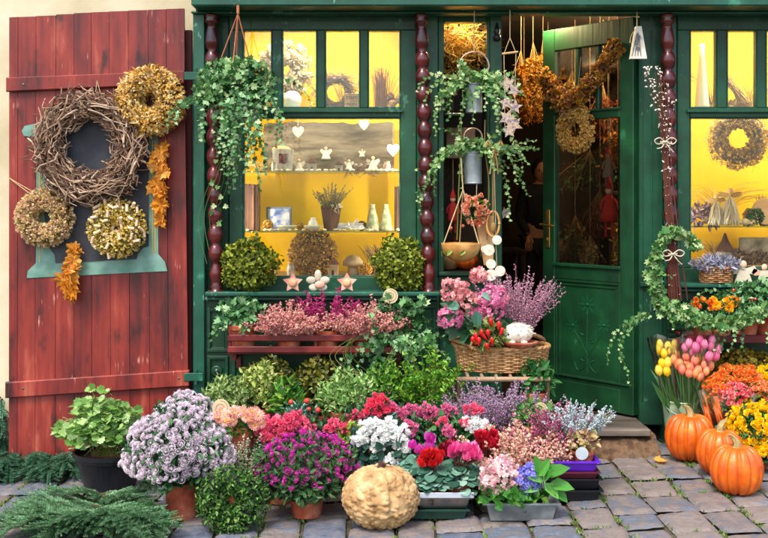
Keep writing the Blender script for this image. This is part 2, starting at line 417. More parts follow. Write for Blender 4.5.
# ================================================================ setting
def ground():
    mb = MB(); g = 40
    xs = np.linspace(-30, 30, 3); ys = np.linspace(-40, 40, 3)
    P = np.array([[(x, y, zg(x)-.022) for y in ys] for x in xs]); mb.grid(P)
    tag(mb.build('ground', M('joint_soil', ['#2a241c', '#4a4030', '#5b5540'], 12, .95, bump=.5, bsc=50)), kind='structure')
    # paving stones
    mb = MB(); joints = []
    x = -4.2; k = 11
    u = np.linspace(0, 1, k); U, Vv = np.meshgrid(u, u, indexing='ij')
    while x < 4.0:
        w = rng.uniform(.17, .21); y = -3.4+rng.uniform(0, .2)
        while y < .04:
            l = rng.uniform(.19, .31); gp = .012
            cx = x+w/2; cy = y+l/2; tx, ty = rng.normal(0, .012, 2); hz = rng.normal(0, .003)
            j = rng.normal(0, .007, (4, 2))
            ax = (U-.5)*(w-gp); ay = (Vv-.5)*(l-gp)
            e = np.maximum(np.abs(2*U-1), np.abs(2*Vv-1)); e2 = np.sqrt((np.clip(np.abs(2*U-1)-.7, 0, 1)/.3)**2+(np.clip(np.abs(2*Vv-1)-.75, 0, 1)/.25)**2)
            shr = 1-.05*np.clip(e2-1, 0, 1)
            jx = (1-U)*(1-Vv)*j[0,0]+U*(1-Vv)*j[1,0]+U*Vv*j[2,0]+(1-U)*Vv*j[3,0]
            jy = (1-U)*(1-Vv)*j[0,1]+U*(1-Vv)*j[1,1]+U*Vv*j[2,1]+(1-U)*Vv*j[3,1]
            z = -.011*np.clip(e-.86, 0, 1)**2/.14**2 + .002*np.sin(U*5+x*31)*np.sin(Vv*4+y*17)+rng.normal(0, .0011, U.shape)
            px = cx+ax*shr+jx; py = cy+ay*shr+jy
            P = np.stack([px, py, zg(px)+z+ax*tx*1.5+ay*ty*1.5+hz], -1); mb.grid(P)
            joints += [(x+rng.uniform(0, w), y-.003) for _ in range(2)]+[(x-.0, y+rng.uniform(0, l)) for _ in range(5)]
            y += l
        x += w
    stone = M('paving_stone', ['#3c434e', '#4e5766', '#646670', '#7c7068', '#6a6260', '#565f6c', '#76777c'], 16, .55, bump=1, bsc=38, island=.6, spec=.5, bdist=.01)
    tag(mb.build('paving', stone, smooth=True), kind='structure')
    J = np.array(joints); J = J[rng.uniform(0, 1, len(J)) < .85]
    J = J[J[:, 1] < -.05]
    mb = MB(); n = len(J)*16; Q = np.repeat(J, 16, 0)+rng.normal(0, .011, (n, 2))
    keep = (np.sin(Q[:, 0]*9)+np.sin(Q[:, 1]*7+1)+rng.normal(0, .6, n)) > -.4; Q = Q[keep]; n = len(Q)
    mb.inst(NARROW, np.c_[Q, zg(Q[:, 0])-.012], nrm(np.c_[rng.normal(0, .6, (n, 2)), np.ones(n)]), rdir(n), rng.uniform(.008, .022, n))
    tag(mb.build('joint_grass', L('joint_moss', ['#3a4a1c', '#6d8a3a', '#93a85a'], .3)), 'green moss and fine grass in the joints between the paving stones', 'grass', kind='stuff')
ground()
# sky of the world
w = bpy.data.worlds.new('World'); SC.world = w; w.use_nodes = True
nt = w.node_tree; bg = nt.nodes['Background']; sk = nt.nodes.new('ShaderNodeTexSky'); sk.sky_type = 'NISHITA'
SUN_EL, SUN_AZ = 58, 205     # degrees; azimuth from +y clockwise
sk.sun_disc = False; sk.sun_elevation = math.radians(SUN_EL); sk.sun_rotation = math.radians(SUN_AZ)
sk.dust_density = 3; sk.air_density = 1.2
nt.links.new(sk.outputs[0], bg.inputs[0]); bg.inputs[1].default_value = .15
sl = bpy.data.lights.new('sun', 'SUN'); sl.energy = 1.4; sl.angle = math.radians(17); sl.color = (1, .95, .87)
so = bpy.data.objects.new('sun', sl); COL.objects.link(so)
az = math.radians(SUN_AZ); el = math.radians(SUN_EL)
sd = Vector((math.sin(az)*math.cos(el), math.cos(az)*math.cos(el), math.sin(el)))
so.rotation_euler = sd.to_track_quat('Z', 'Y').to_euler()
cam = bpy.data.cameras.new('camera'); co = bpy.data.objects.new('camera', cam); COL.objects.link(co)
co.location = (0, -CD, CZ); co.rotation_euler = (PI/2, 0, 0)
cam.sensor_width = 36; cam.lens = F/768*36; cam.shift_y = -(269-HY)/768; cam.clip_end = 500
SC.camera = co
SC.view_settings.view_transform = 'Standard'; SC.view_settings.look = 'None'; SC.view_settings.exposure = 1.3; SC.view_settings.gamma = 1
SC.cycles.max_bounces = 8; SC.cycles.transparent_max_bounces = 16; SC.cycles.use_denoising = True

# ================================================================ the shop front
def pb(mb, x0, y0, x1, y1, f, b, e=.004):
    """board given by its edges in the facade drawing (pixels), front face at depth f, back at b"""
    return mb.bbox((X(x0, f), f, Zp(y0, f)), (X(x1, f), b, Zp(y1, f)), e)
CORZ = Zp(14, 0)
shop = thing('shopfront', 'green painted wooden shopfront with lit display windows and dark red turned columns', 'shopfront', (0, 0, 0))
mb = MB(); mb.box((-4.5, .09, -.6), (X(193), .35, 3.6)); 
mb.box((X(193), .09, CORZ+.2), (4.6, .35, 3.6)); mb.box((X(905), .09, -.6), (4.6, .35, CORZ+.2))
wall = tag(mb.build('plaster_wall', PLASTER), 'cream plaster house wall showing behind the red shutter', 'wall')
# cornice
mb = MB(); x0, x1 = X(191, -.25), X(910)
mb.bbox((x0, -.25, CORZ), (x1, .09, CORZ+.16), .008); mb.bbox((x0-.02, -.30, CORZ+.16), (x1, .09, CORZ+.2), .006)
mb.bbox((X(194), -.10, CORZ-.014), (x1, .0, CORZ-.001), .005)
mb.build('cornice', GREENL, shop)
# posts, pilasters
mb = MB(); pb(mb, 193, 14, 204.5, 478, -.07, .09); mb.build('corner_post', GREENL, shop)
mb = MB(); pb(mb, 205, 15, 229, 292, .03, .09); pb(mb, 219, 15, 221.5, 292, .02, .03, .001); mb.build('pilaster', GREEN, shop)
mb = MB(); pb(mb, 417, 15, 438, 292, .0, .09); mb.build('pilaster', GREEN, shop)
mb = MB(); pb(mb, 438, 14, 444, 272, .03, .1); mb.build('jamb', GREEN, shop)
mb = MB(); pb(mb, 490, 14, 502, 470, .0, .12); pb(mb, 487, 14, 490, 272, .02, .06); mb.build('pilaster', GREEN, shop)
mb = MB(); pb(mb, 639.5, 15, 663, 425, .0, .12)
for a, b in ((645, 660),):
    pb(mb, 641.5, 30, 643, 400, -.008, .0, .002); pb(mb, 651, 30, 652.5, 280, -.006, .0, .002)
pb(mb, 640, 282, 664, 287, -.02, .0)
mb.build('pilaster', GREEN, shop)
mb = MB(); pb(mb, 663, 15, 677, 292, .02, .1); mb.build('pilaster', GREENL, shop)
# bead finial on the niche post
def turned(px, sp, dx, pt=14, pbm=293, sill=-.07, rmax=.041):
    z0, z1 = Zp(pbm), CORZ-.014; pr = []
    zz = z1; H = z1-z0
    pr += [(0, z0), (.042, z0), (.045, z0+.012), (.04, z0+.022), (.028, z0+.03), (.036, z0+.042), (.026, z0+.055), (.03, z0+.075), (.037, z0+.11), (.03, z0+.145), (.022, z0+.16)]
    b0 = z0+.17; b1 = z1-.20; n = max(3, round((b1-b0)/sp)); s = (b1-b0)/n
    for i in range(n):
        for t in np.linspace(0, 1, 9)[:-1]:
            rr = .021+(rmax-.021)*math.sin(PI*t)**.75; pr.append((rr, b0+s*(i+t)))
    pr += [(.022, b1), (.034, b1+.02), (.038, b1+.05), (.034, b1+.09), (.027, b1+.12), (.024, b1+.145), (.033, b1+.15), (.036, b1+.165), (.032, b1+.178), (.036, b1+.19), (.036, z1), (0, z1)]
    m = MB().lathe(pr, (0, 0, 0), 24)
    x = X(px, sill); m.xf(lambda v: v+np.c_[x+dx*(z1-v[:, 2])/H, np.full(len(v), sill), 0*v[:, 0]])
    return m.build('turned_column', DRED, shop, smooth=True)
turned(211.5, .108, .028); turned(421, .094, .045); turned(667, .104, .03)
m = MB().lathe([(0, -.01), (.02, 0), (.022, .02), (.012, .03), (.018, .05), (.012, .065), (.006, .09), (0, .1)], W(497, 40, -.01), 16); m.build('finial', BLACKP, shop, smooth=True)

def window(xa, xb, mull, ybot, frL, frR, ytop=30, tr=(108, 117.5)):
    mb = MB(); f, b = .01, .07
    pb(mb, frL, 15, frR, ytop, f, b)                        # head
    pb(mb, frL, ytop, xa, ybot, f, b); pb(mb, xb, ytop, frR, ybot, f, b)
    pb(mb, frL, ybot, frR, ybot+16, f, b)
    pb(mb, xa, tr[0], xb, tr[1], f-.003, b); pb(mb, xa-3, tr[0]+1.5, xb+3, tr[0]+4.5, f-.022, f-.003, .003)
    for a, c in mull: pb(mb, a, ytop, c, tr[0], f+.003, b)
    fr = mb.build('window_frame', GREEN, shop)
    ed = MB()  # putty beads round each pane
    cells = []; e = [xa]+[q for m_ in mull for q in m_]+[xb]
    for i in range(0, len(e), 2): cells.append((e[i], ytop, e[i+1], tr[0]))
    cells.append((xa, tr[1], xb, ybot))
    for (p0, q0, p1, q1) in cells:
        for r_ in ((p0, q0, p1, q0+1.2), (p0, q1-1.2, p1, q1), (p0, q0+1.2, p0+1.2, q1-1.2), (p1-1.2, q0+1.2, p1, q1-1.2)):
            pb(ed, *r_, f+.012, b-.004, .001)
        g = MB(); g.box((X(p0)-.004, .045, Zp(q0)+.004), (X(p1)+.004, .049, Zp(q1)-.004)); g.build('glass_pane', GLASS, fr)
    ed.build('glazing_bead', GREENL, fr)
window(243, 400.5, [(272, 282), (317, 325), (360, 368)], 277, 229, 416.5)
window(690, 845, [(717, 727), (757, 766), (797, 806)], 268, 677.5, 860)
def display(xa, xb, zb, zt, shelves):
    """cupboard behind the glass"""
    mb = MB(); x0, x1 = X(xa), X(xb); D = .56
    mb.box((x0-.1, D, zb-.02), (x1+.1, D+.02, zt)); mb.box((x0-.1, .07, zb-.02), (x0-.08, D, zt)); mb.box((x1+.08, .07, zb-.02), (x1+.1, D, zt))
    mb.build('display_wall', YELLOW, shop)
    mb = MB(); mb.box((x0-.08, .071, zb-.02), (x1+.08, D, zb)); mb.build('display_floor', WOODL, shop)
    mb = MB(); mb.box((x0-.1, .071, zt), (x1+.1, D+.02, zt+.02)); mb.build('display_ceiling', CERAM, shop)
    for z in shelves: MB().box((x0-.078, .11, z-.008), (x1+.078, .5, z)).build('shelf', SHELFG, shop)
SH1, SH2, FL = Zp(171, .12), Zp(231, .12), Zp(277, .07)
RSH, RFL = Zp(226, .12), Zp(266, .07)
SHT = Zp(108.5, .11)
display(243, 400.5, FL, CORZ+.12, [SHT, SH1, SH2])
display(690, 845, RFL, CORZ+.12, [SHT, RSH])
LAMPM = NT('lamp_tube'); e_ = LAMPM.n('ShaderNodeEmission'); e_.inputs[0].default_value = (1, .82, .5, 1); e_.inputs[1].default_value = 9; LAMPM.l(e_.outputs[0], LAMPM.out.inputs[0])
def arealight(name, x, y, z, sx, sy, e, col=(1, .93, .78)):
    l = bpy.data.lights.new(name, 'AREA'); l.shape = 'RECTANGLE'; l.size = sx; l.size_y = sy; l.energy = e; l.color = col
    o = bpy.data.objects.new(name, l); COL.objects.link(o); o.location = (x, y, z); return o
for nm, xa, xb, lb in (('display_light', 243, 400, 'left'), ('display_light', 690, 845, 'right')):
    xc = (X(xa)+X(xb))/2; t = thing('strip_lamp', f'warm strip lamp hidden above the {lb} display window', 'lamp', (xc, .3, CORZ+.1))
    MB().box((xc-.36, .27, CORZ+.08), (xc+.36, .33, CORZ+.119)).build('housing', CERAM, t)
    MB().tube([(xc-.33, .3, CORZ+.068), (xc+.33, .3, CORZ+.068)], .011, 10).build('tube', LAMPM.m, t)
    arealight(nm, xc, .14, CORZ+.05, .66, .05, 7.5 if lb == 'left' else 5.5)
    for sx_, xx in ((1, X(xa)-.07), (-1, X(xb)+.07)):  # unseen upright fill lights, added so the yellow wall is evenly bright
        zz0 = (RFL if lb == 'right' else FL); hz = SHT-zz0-.06; t2 = thing('side_fill', f'upright strip lamp hidden behind the {"left" if sx_ > 0 else "right"} frame of the {lb} display window', 'lamp', (xx, .1, zz0))
        MB().box((xx-.006, .085, zz0), (xx+.006, .115, zz0+hz)).build('housing', CERAM, t2)
        o = arealight(nm, xx+sx_*.008, .1, zz0+hz/2, .02, hz, 4.2 if lb == 'left' else 2.8); o.rotation_euler = (0, -sx_*math.radians(90), 0); o.rotation_euler = Vector((-sx_*1.0, -.75, 0)).to_track_quat('Z', 'Y').to_euler()
    for z_, e_w in ((SHT-.02, 1.3),):
        o = arealight(nm, xc, .17, z_, .62, .04, e_w); o.rotation_euler = (math.radians(18), 0, 0)
# sills and base
mb = MB(); pb(mb, 204.5, 292, 440, 296.5, -.15, .0, .006); pb(mb, 205, 297, 438, 300.5, -.11, .0, .004)
mb.build('window_sill', GREENL, shop)
mb = MB(); pb(mb, 677, 283.5, 905, 288, -.13, .0, .006); pb(mb, 678, 288.5, 905, 292, -.09, .0, .004); mb.build('window_sill', GREENL, shop)
def panel(mb, x0, y0, x1, y1, f, w=3.2, d=.018):
    """raised moulding round a recessed field"""
    for k, (ww, dd) in enumerate(((w, d), (w*.45, d*.45))):
        o = 0 if k == 0 else w
        for r_ in ((x0+o, y0+o, x1-o, y0+o+ww), (x0+o, y1-o-ww, x1-o, y1-o), (x0+o, y0+o+ww, x0+o+ww, y1-o-ww), (x1-o-ww, y0+o+ww, x1-o, y1-o-ww)):
            pb(mb, *r_, f-dd, f, .002)
mb = MB(); pb(mb, 204.5, 300.5, 438, 480, -.04, .08)
for a in ((207, 308, 228, 352), (207, 356, 228, 388), (207, 392, 228, 450), (232, 308, 320, 450), (324, 308, 408, 450), (413, 305, 436, 450)): panel(mb, *a, -.04)
mb.build('base_panel', GREEND, shop)
ro = MB(); c = W(217, 371, -.05)
ro.lathe([(0, .02), (.012, .018), (.016, .008), (.022, .014), (.03, .01), (.034, 0)], c, 24, axis='y'); ro.build('rosette', GREEND, shop, smooth=True)
mb = MB(); pb(mb, 438.5, 272, 489.5, 276, -.02, .03); pb(mb, 438.5, 276, 489.5, 480, .02, .08); panel(mb, 441, 280, 487, 330, .02); mb.build('base_panel', GREEN, shop)
mb = MB(); pb(mb, 664, 292, 905, 470, -.04, .08)
for a in ((667, 298, 686, 330), (690, 298, 780, 420), (667, 334, 686, 420)): panel(mb, *a, -.04)
pb(mb, 664, 398, 700, 404, -.07, -.04); mb.build('base_panel', GREEND, shop)
mb = MB(); pb(mb, 860.5, 15, 904, 283, .0, .09); mb.build('pilaster', GREEN, shop)
# narrow display niche beside the door
mb = MB(); nx0, nx1 = X(438), X(492)
mb.box((nx0-.04, .5, .9), (nx1+.03, .52, 2.45)); mb.box((nx0-.04, .1, .9), (nx0-.02, .5, 2.45)); mb.box((nx1+.01, .125, .9), (nx1+.03, .5, 2.45))
mb.box((nx0-.02, .1, Zp(273)-.03), (nx1+.01, .5, Zp(273))); mb.build('niche_lining', M('niche_wood', ['#1a130c', '#3a2a18', '#57401f'], 4, .6), shop)
mb = MB(); pb(mb, 444, 15, 487, 22, .03, .1); mb.build('niche_frame', GREEN, shop); mb = MB(); pb(mb, 444, 113, 462, 116, .1, .3); mb.build('bracket_shelf', GREEN, shop)
t = thing('niche_fill', 'small warm lamp hidden at the top of the narrow niche', 'lamp', (X(465), .14, 2.38)); MB().box((X(455), .13, 2.42), (X(475), .16, 2.44)).build('housing', CERAM, t); arealight('niche', X(465), .145, 2.415, .12, .03, 2.2, (1, .8, .5))  # unseen fill with its box, added to brighten the dark niche contents
# room behind the door
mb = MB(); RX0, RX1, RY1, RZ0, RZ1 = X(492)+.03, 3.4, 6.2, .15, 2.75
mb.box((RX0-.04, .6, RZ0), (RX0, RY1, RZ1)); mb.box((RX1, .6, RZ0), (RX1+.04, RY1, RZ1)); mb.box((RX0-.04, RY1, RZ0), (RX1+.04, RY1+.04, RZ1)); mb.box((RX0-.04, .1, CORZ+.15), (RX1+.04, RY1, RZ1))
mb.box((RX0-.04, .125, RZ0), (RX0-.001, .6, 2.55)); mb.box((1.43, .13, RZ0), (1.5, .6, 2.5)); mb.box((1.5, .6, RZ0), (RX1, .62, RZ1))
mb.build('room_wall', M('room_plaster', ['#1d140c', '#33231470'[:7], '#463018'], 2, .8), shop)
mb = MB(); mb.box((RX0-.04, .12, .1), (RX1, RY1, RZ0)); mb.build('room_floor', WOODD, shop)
# step
mb = MB(); a, b = X(545, -.27), X(655, -.27)
pts = [(X(545, .1), .13), (X(545, -.25), -.25), (X(649, -.26), -.26), (X(632, .1), .1)]
for i, (ya, yb) in enumerate(((-.27, -.16), (-.157, -.05), (-.047, .12))):
    mb.bbox((X(540), ya, .115), (X(637+[14, 8, 3][i], ya), yb, .15+.001*i), .004)
st = thing('doorstep', 'worn wooden board step in front of the open shop door', 'step', (1.2, -.1, 0))
mb.build('tread', M('worn_boards', ['#36302a', '#5a5046', '#80766a'], 9, .8, stretch=(.2, 1, 1), bump=.5, bsc=20), st)
mb = MB(); n = 60; xs = np.linspace(X(500, -.35), X(662, -.35), n)
wv = .012*np.sin(xs*23)+.01*np.sin(xs*51+1)+rng.normal(0, .003, n); prof = [(-.36, -.06), (-.37, .0), (-.36, .03), (-.33, .055), (-.27, .085), (-.22, .11), (.1, .113)]
P = np.array([[(x, yy+(w_ if yy < -.15 else 0), zz+rng.normal(0, .0025)*(zz > .03)-(.02*max(0, (x-1.3)*3) if yy < -.25 else 0)) for yy, zz in prof] for x, w_ in zip(xs, wv)]); mb.grid(P)
tag(mb.build('stone_slab', M('slab_stone', ['#2a1c12', '#4c3624', '#6c523a', '#3c3632'], 14, .9, bump=1, bsc=18, bdist=.015), loc=(1.2, -.3, 0), smooth=True), 'brown worn stone slab lying under the wooden doorstep', 'slab')

# door leaf, hung on the right and swung into the shop
hx0, hy0 = X(637), .03; fx, fy = X(545, .55), .55
DW = math.hypot(fx-hx0, fy-hy0); ang = math.atan2(fy-hy0, fx-hx0)
door = bpy.data.objects.new('door', None); COL.objects.link(door); door.parent = shop; door.location = (hx0, hy0, 0); door.rotation_euler = (0, 0, ang)
z0, z1 = .165, Zp(17, .02)
mb = MB(); s_ = .095
R = lambda a, b, c, d, f=.022, k=-.022, e=.004: mb.bbox((a, k, c), (b, f, d), e)
R(0, s_, z0, z1); R(DW-s_, DW, z0, z1); R(s_, DW-s_, z1-.13, z1); R(s_, DW-s_, 1.835, 1.885); R(s_, DW-s_, .90, .985); R(s_, DW-s_, z0, .30)
for t in (.345, .655):
    a = s_+(DW-2*s_)*t; R(a-.013, a+.013, 1.885, z1-.13, .018, -.018)
R(s_, DW-s_, .30, .90, .008, -.008)
for o, h_ in ((0, .02), (.022, .014)):
    a0, a1, c0, c1 = s_+o, DW-s_-o, .30+o, .90-o; g = .016
    R(a0, a1, c0, c0+g, h_, .008, .002); R(a0, a1, c1-g, c1, h_, .008, .002); R(a0, a0+g, c0+g, c1-g, h_, .008, .002); R(a1-g, a1, c0+g, c1-g, h_, .008, .002)
R(s_-.01, DW-s_+.01, 1.878, 1.892, .034, .022, .003); R(s_-.01, DW-s_+.01, .975, .995, .034, .022, .003)
R(s_*.3, DW-s_*.3, .325, .335, .03, .022, .002)
frame = mb.build('door_frame', DOORG, door, local=True)
mb = MB(); mb.box((s_-.004, -.003, .98), (DW-s_+.004, .001, 1.84)); mb.box((s_-.004, -.003, 1.88), (DW-s_+.004, .001, z1-.126)); mb.build('glass_pane', GLASS, door, local=True)
# carved flower relief on the lower panel
mb = MB(); cx = DW/2
def stemp(pts, r=.0022): mb.tube(curve([(a, .009, b) for a, b in pts], 12), r, 5)
stemp([(cx, .36), (cx+.005, .5), (cx, .72)]); stemp([(cx, .46), (cx-.05, .52), (cx-.11, .62)]); stemp([(cx, .46), (cx+.05, .54), (cx+.1, .6)])
stemp([(cx-.1, .42), (cx-.07, .37), (cx-.02, .4), (cx, .45)]); stemp([(cx+.1, .42), (cx+.07, .37), (cx+.02, .4), (cx, .45)])
for (a, b, r) in ((cx, .76, .06), (cx-.12, .65, .045), (cx+.11, .63, .045)):
    mb.inst(flowerT(8, .12, .02), [(a, .009, b)], (0, 0, 1), (0, 1, 0), r*2)
    mb.ball((a, .01, b), (.009, .006, .009), 8, 6)
for (a, b, q) in ((cx-.02, .54, -1), (cx+.02, .58, 1), (cx-.02, .43, -1), (cx+.02, .43, 1)):
    mb.inst(NARROW, [(a, .010, b)], (q, 0, .5), (0, 1, 0), .05)
mb.build('carved_flowers', M('carving_paint', ['#0e4226', '#185432'], 4, .4), door, local=True)
mb = MB(); hxl = DW-.045
mb.bbox((hxl-.016, .022, 1.08), (hxl+.016, .028, 1.31), .003); mb.lathe([(0, 0), (.012, 0), (.012, .04), (0, .042)], (hxl, .028, 1.22), 12, axis='y')
mb.xf(lambda v: v)
mb.tube(curve([(hxl, .06, 1.22), (hxl+.03, .066, 1.222), (hxl-.0, .066, 1.22), (hxl-.06, .066, 1.215), (hxl-.085, .06, 1.212)], 10), .007, 8)
mb.ball((hxl, .03, 1.13), (.008, .008, .012), 8, 6)
mb.build('door_handle', M('brass', ['#8a6a2c', '#c9a050'], 9, .3, metal=.9), door, local=True)
# ================================================================ red shutter
YS = -.075
REDP = NT('red_stain'); nt = REDP
p = nt.n('ShaderNodeBsdfPrincipled'); nt.l(p.outputs[0], nt.out.inputs[0]); p.inputs['Roughness'].default_value = .5
g = nt.n('ShaderNodeNewGeometry'); n1 = noise(nt, 3.2, 6, (2.2, 1, .5)); n2 = noise(nt, 34, 4, (1, 1, .05)); n3 = noise(nt, 8, 3, (1.4, 1, .5))
a1 = nt.n('ShaderNodeMath', operation='MULTIPLY_ADD'); a1.inputs[1].default_value = .35; nt.l(n2.outputs[0], a1.inputs[0]); nt.l(n1.outputs[0], a1.inputs[2])
a2 = nt.n('ShaderNodeMath', operation='MULTIPLY_ADD'); a2.inputs[1].default_value = .13; nt.l(g.outputs['Random Per Island'], a2.inputs[0]); nt.l(a1.outputs[0], a2.inputs[2])
r = ramp(nt, ['#220606', '#4a0d0a', '#6c1811', '#86281b', '#a4503c'], [.46, .60, .72, .86, 1]); nt.l(a2.outputs[0], r.inputs[0])
kn = ramp(nt, ['#ffffff', '#3a2a34'], [.58, .72]); nt.l(n3.outputs[0], kn.inputs[0])
mx = nt.n('ShaderNodeMix', data_type='RGBA', blend_type='MULTIPLY'); mx.inputs[0].default_value = .85
nt.l(r.outputs[0], mx.inputs[6]); nt.l(kn.outputs[0], mx.inputs[7]); n4 = noise(nt, 60, 3, (1, 1, .12)); n5 = noise(nt, 5, 3)
m4 = nt.n('ShaderNodeMath', operation='MULTIPLY'); nt.l(n4.outputs[0], m4.inputs[0]); nt.l(n5.outputs[0], m4.inputs[1])
sc4 = ramp(nt, ['#000000', '#ffffff'], [.37, .47]); nt.l(m4.outputs[0], sc4.inputs[0])
mx4 = nt.n('ShaderNodeMix', data_type='RGBA'); nt.l(sc4.outputs[0], mx4.inputs[0]); nt.l(mx.outputs[2], mx4.inputs[6]); mx4.inputs[7].default_value = hx('#c88a78')
nt.l(mx4.outputs[2], p.inputs['Base Color'])
b = nt.n('ShaderNodeBump'); b.inputs['Strength'].default_value = .35; b.inputs['Distance'].default_value = .004; nt.l(n2.outputs[0], b.inputs['Height']); nt.l(b.outputs[0], p.inputs['Normal'])
REDP = REDP.m
shut = thing('window_shutter', 'large weathered red plank shutter hung with dried wreaths against the cream wall', 'shutter', W(98, 455, YS))
top = [(9,17.5),(18,17),(36,16.5),(56,15.5),(74,14),(91,12.7),(109,11.8),(128,11),(148,10),(166,9.3),(184,8.5)]
bot = [8.6,17,35,55,74,92,111,130,150,169,189]
mb = MB()
for i in range(10):
    (xa, ya), (xb, yb) = top[i], top[i+1]; g = .2
    if i: ya = yb+.6
    pts = [W(xa+g, ya, YS), W(bot[i]+g, 455.2-.1*i, YS), W(bot[i+1]-g, 455.2-.1*i, YS), W(xb-g, yb, YS)]
    pts = [(q[0], q[2]) for q in pts]
    a = np.array(pts); mb.prism(pts, YS+.001*(i % 2), YS+.03)
mb.build('planks', REDP, shut)
for (pa, pc) in (((7.3, 78, 92.2), (185, 71.2, 84.6)), ((6.5, 381.5, 397.5), (190, 369.5, 385.5))):
    mb = MB(); q = [W(pa[0], pa[1], YS), W(pa[0], pa[2], YS), W(pc[0], pc[2], YS), W(pc[0], pc[1], YS)]
    ins = [W(pa[0]+.6, pa[1]+1, YS), W(pa[0]+.6, pa[2]-1, YS), W(pc[0]-.6, pc[2]-1, YS), W(pc[0]-.6, pc[1]+1, YS)]
    V = [(v[0], YS-.001, v[2]) for v in q]+[(v[0], YS-.02, v[2]) for v in q]+[(v[0], YS-.026, v[2]) for v in ins]
    Fs = [(0,3,2,1)[::-1], (8,9,10,11)]+[(i, (i+1) % 4, (i+1) % 4+4, i+4) for i in range(4)]+[(i+4, (i+1) % 4+4, (i+1) % 4+8, i+8) for i in range(4)]
    mb.faces(V, Fs); bt = mb.build('batten', REDP, shut)
    nb = MB()
    for t in (.09, .94):
        c = W(pa[0]+(pc[0]-pa[0])*t, (pa[1]+pa[2])/2+(pc[1]-pa[1])*t, YS-.026); nb.ball(c, (.007, .004, .007), 8, 6)
    nb.build('bolt', M('iron', ['#4a4440', '#7a706a'], 20, .5, metal=.7), bt)
out = [(27,278),(28,271),(36,263),(37,137),(24,136),(22,131),(25,126),(44,122),(50,112),(62,104),(92,98),(118,98),(142,103),(152,112),(156,121),(172,122),(174,127),(171,131),(158,135),(158.5,254),(165,262),(167.5,271)]
q = [W(a, b, YS) for a, b in out]; mb = MB(); mb.prism([(v[0], v[2]) for v in q], YS-.005, YS-.001)
mb.build('painted_surround', M('teal_paint', ['#486e60', '#648c7c', '#80a496'], 8, .6, bump=.3, bsc=30), shut)
inn = [(45,236),(45,137),(52,128),(70,118),(128,117),(142,126),(149,136),(149,246),(143,248),(138,254),(137,259),(56,263),(55,255),(50,248),(45,246)]
q = [W(a, b, YS) for a, b in inn]; mb = MB(); mb.prism([(v[0], v[2]) for v in q], YS-.009, YS-.0052)
mb.build('slate_panel', M('slate_paint', ['#26272e', '#33353d', '#45464d'], 6, .6), shut)
mb = MB()
OCH = M('ochre_paint', ['#b08a34', '#c9a54a'], 9, .6)
for x0, ya, yb in ((39.3, 142, 262), (42, 150, 250), (152.3, 140, 254), (155, 140, 252)):
    mb = MB(); a, b = W(x0, ya, YS), W(x0+.9, yb, YS); mb.box((a[0], YS-.0065, b[2]), (b[0], YS-.0052, a[2])); mb.build('painted_line', OCH, shut)
for py in (76, 377):
    mb = MB(); a = W(184, py-4, YS-.03); c = W(203, py+4, YS-.03); mb.bbox((a[0], YS-.034, c[2]), (c[0], YS-.027, a[2]), .002)
    q = W(196, py, -.1); mb.lathe([(0, -.04), (.009, -.04), (.009, .04), (0, .04)], (q[0], -.1, q[2]), 10); mb.build('hinge', GREENL, shut)
mb = MB(); a = W(184, 30, .0); c = W(192, 462, .0); mb.bbox((a[0]-.04, .0, c[2]), (c[0], .03, a[2]), .004)
tag(mb.build('folded_shutter', M('dark_red_stain', ['#2a0a0a', '#4a1412', '#6c221e'], 6, .6, stretch=(1, 1, .2)), loc=(a[0], .01, c[2])), 'narrow dark red edge of a second shutter folded behind the large one', 'shutter')

# ================================================================ wreaths
def torus(mb, c, R, r, nu=36, nv=8, tilt=0, sy=1):
    a = np.linspace(0, 2*PI, nu, endpoint=False)[:, None]; b = np.linspace(0, 2*PI, nv, endpoint=False)[None]
    P = np.stack([(R+r*np.cos(b))*np.cos(a), r*np.sin(b)*sy+0*a, (R+r*np.cos(b))*np.sin(a)], -1); return mb.grid(P+np.array(c), True, True)
def tor(n, c, R, r, front=.85, jr=.15):
    a = rng.uniform(0, 2*PI, n); b = rng.uniform(-PI, 0, n) if front >= 1 else rng.uniform(-PI-.5, .5, n)
    rr = r*rng.uniform(1-jr*2, 1+jr*.6, n)
    P = np.c_[(R+rr*np.cos(b))*np.cos(a), rr*np.sin(b), (R+rr*np.cos(b))*np.sin(a)]+np.array(c)
    N = np.c_[np.cos(b)*np.cos(a), np.sin(b), np.cos(b)*np.sin(a)]; Tg = np.c_[-np.sin(a), 0*a, np.cos(a)]
    return P, N, Tg, a
def wreath(px, py, y, R, r, label, items, core='#3a2c18', string=None, cat='wreath', name='dried_wreath', loc=None, corem=None):
    c = W(px, py, y) if loc is None else np.array(loc); t = thing(name, label, cat, c)
    cm = corem or M('wreath_core', [core], bump=.3)
    torus(MB(), c, R, r*.72).build('core', cm, t, smooth=True)
    for nm, tm, n, size, mat, tang, nout in items:
        P, N, Tg, a = tor(n, c, R, r); D = nrm(Tg*tang*rng.choice([-1, 1], n)[:, None]+N*nout+rdir(n)*.6)
        Nn = nrm(N+rdir(n)*.4)
        MB().inst(tm, P if nm != 'cork' else P+N*.008, D, Nn, size*rng.uniform(.7, 1.3, n)).build(nm, mat, t)
    if string is not None:
        m = MB(); s = W(*string); 
        for dx in (-.02, .02): m.tube([c+V3(dx*1.6, .0, R*.9), (c+s)/2+V3(dx*.6, -.005, R*.45), s], .0022, 4)
        m.build('string', STRING, t)
    return t, c
YW = YS-.06
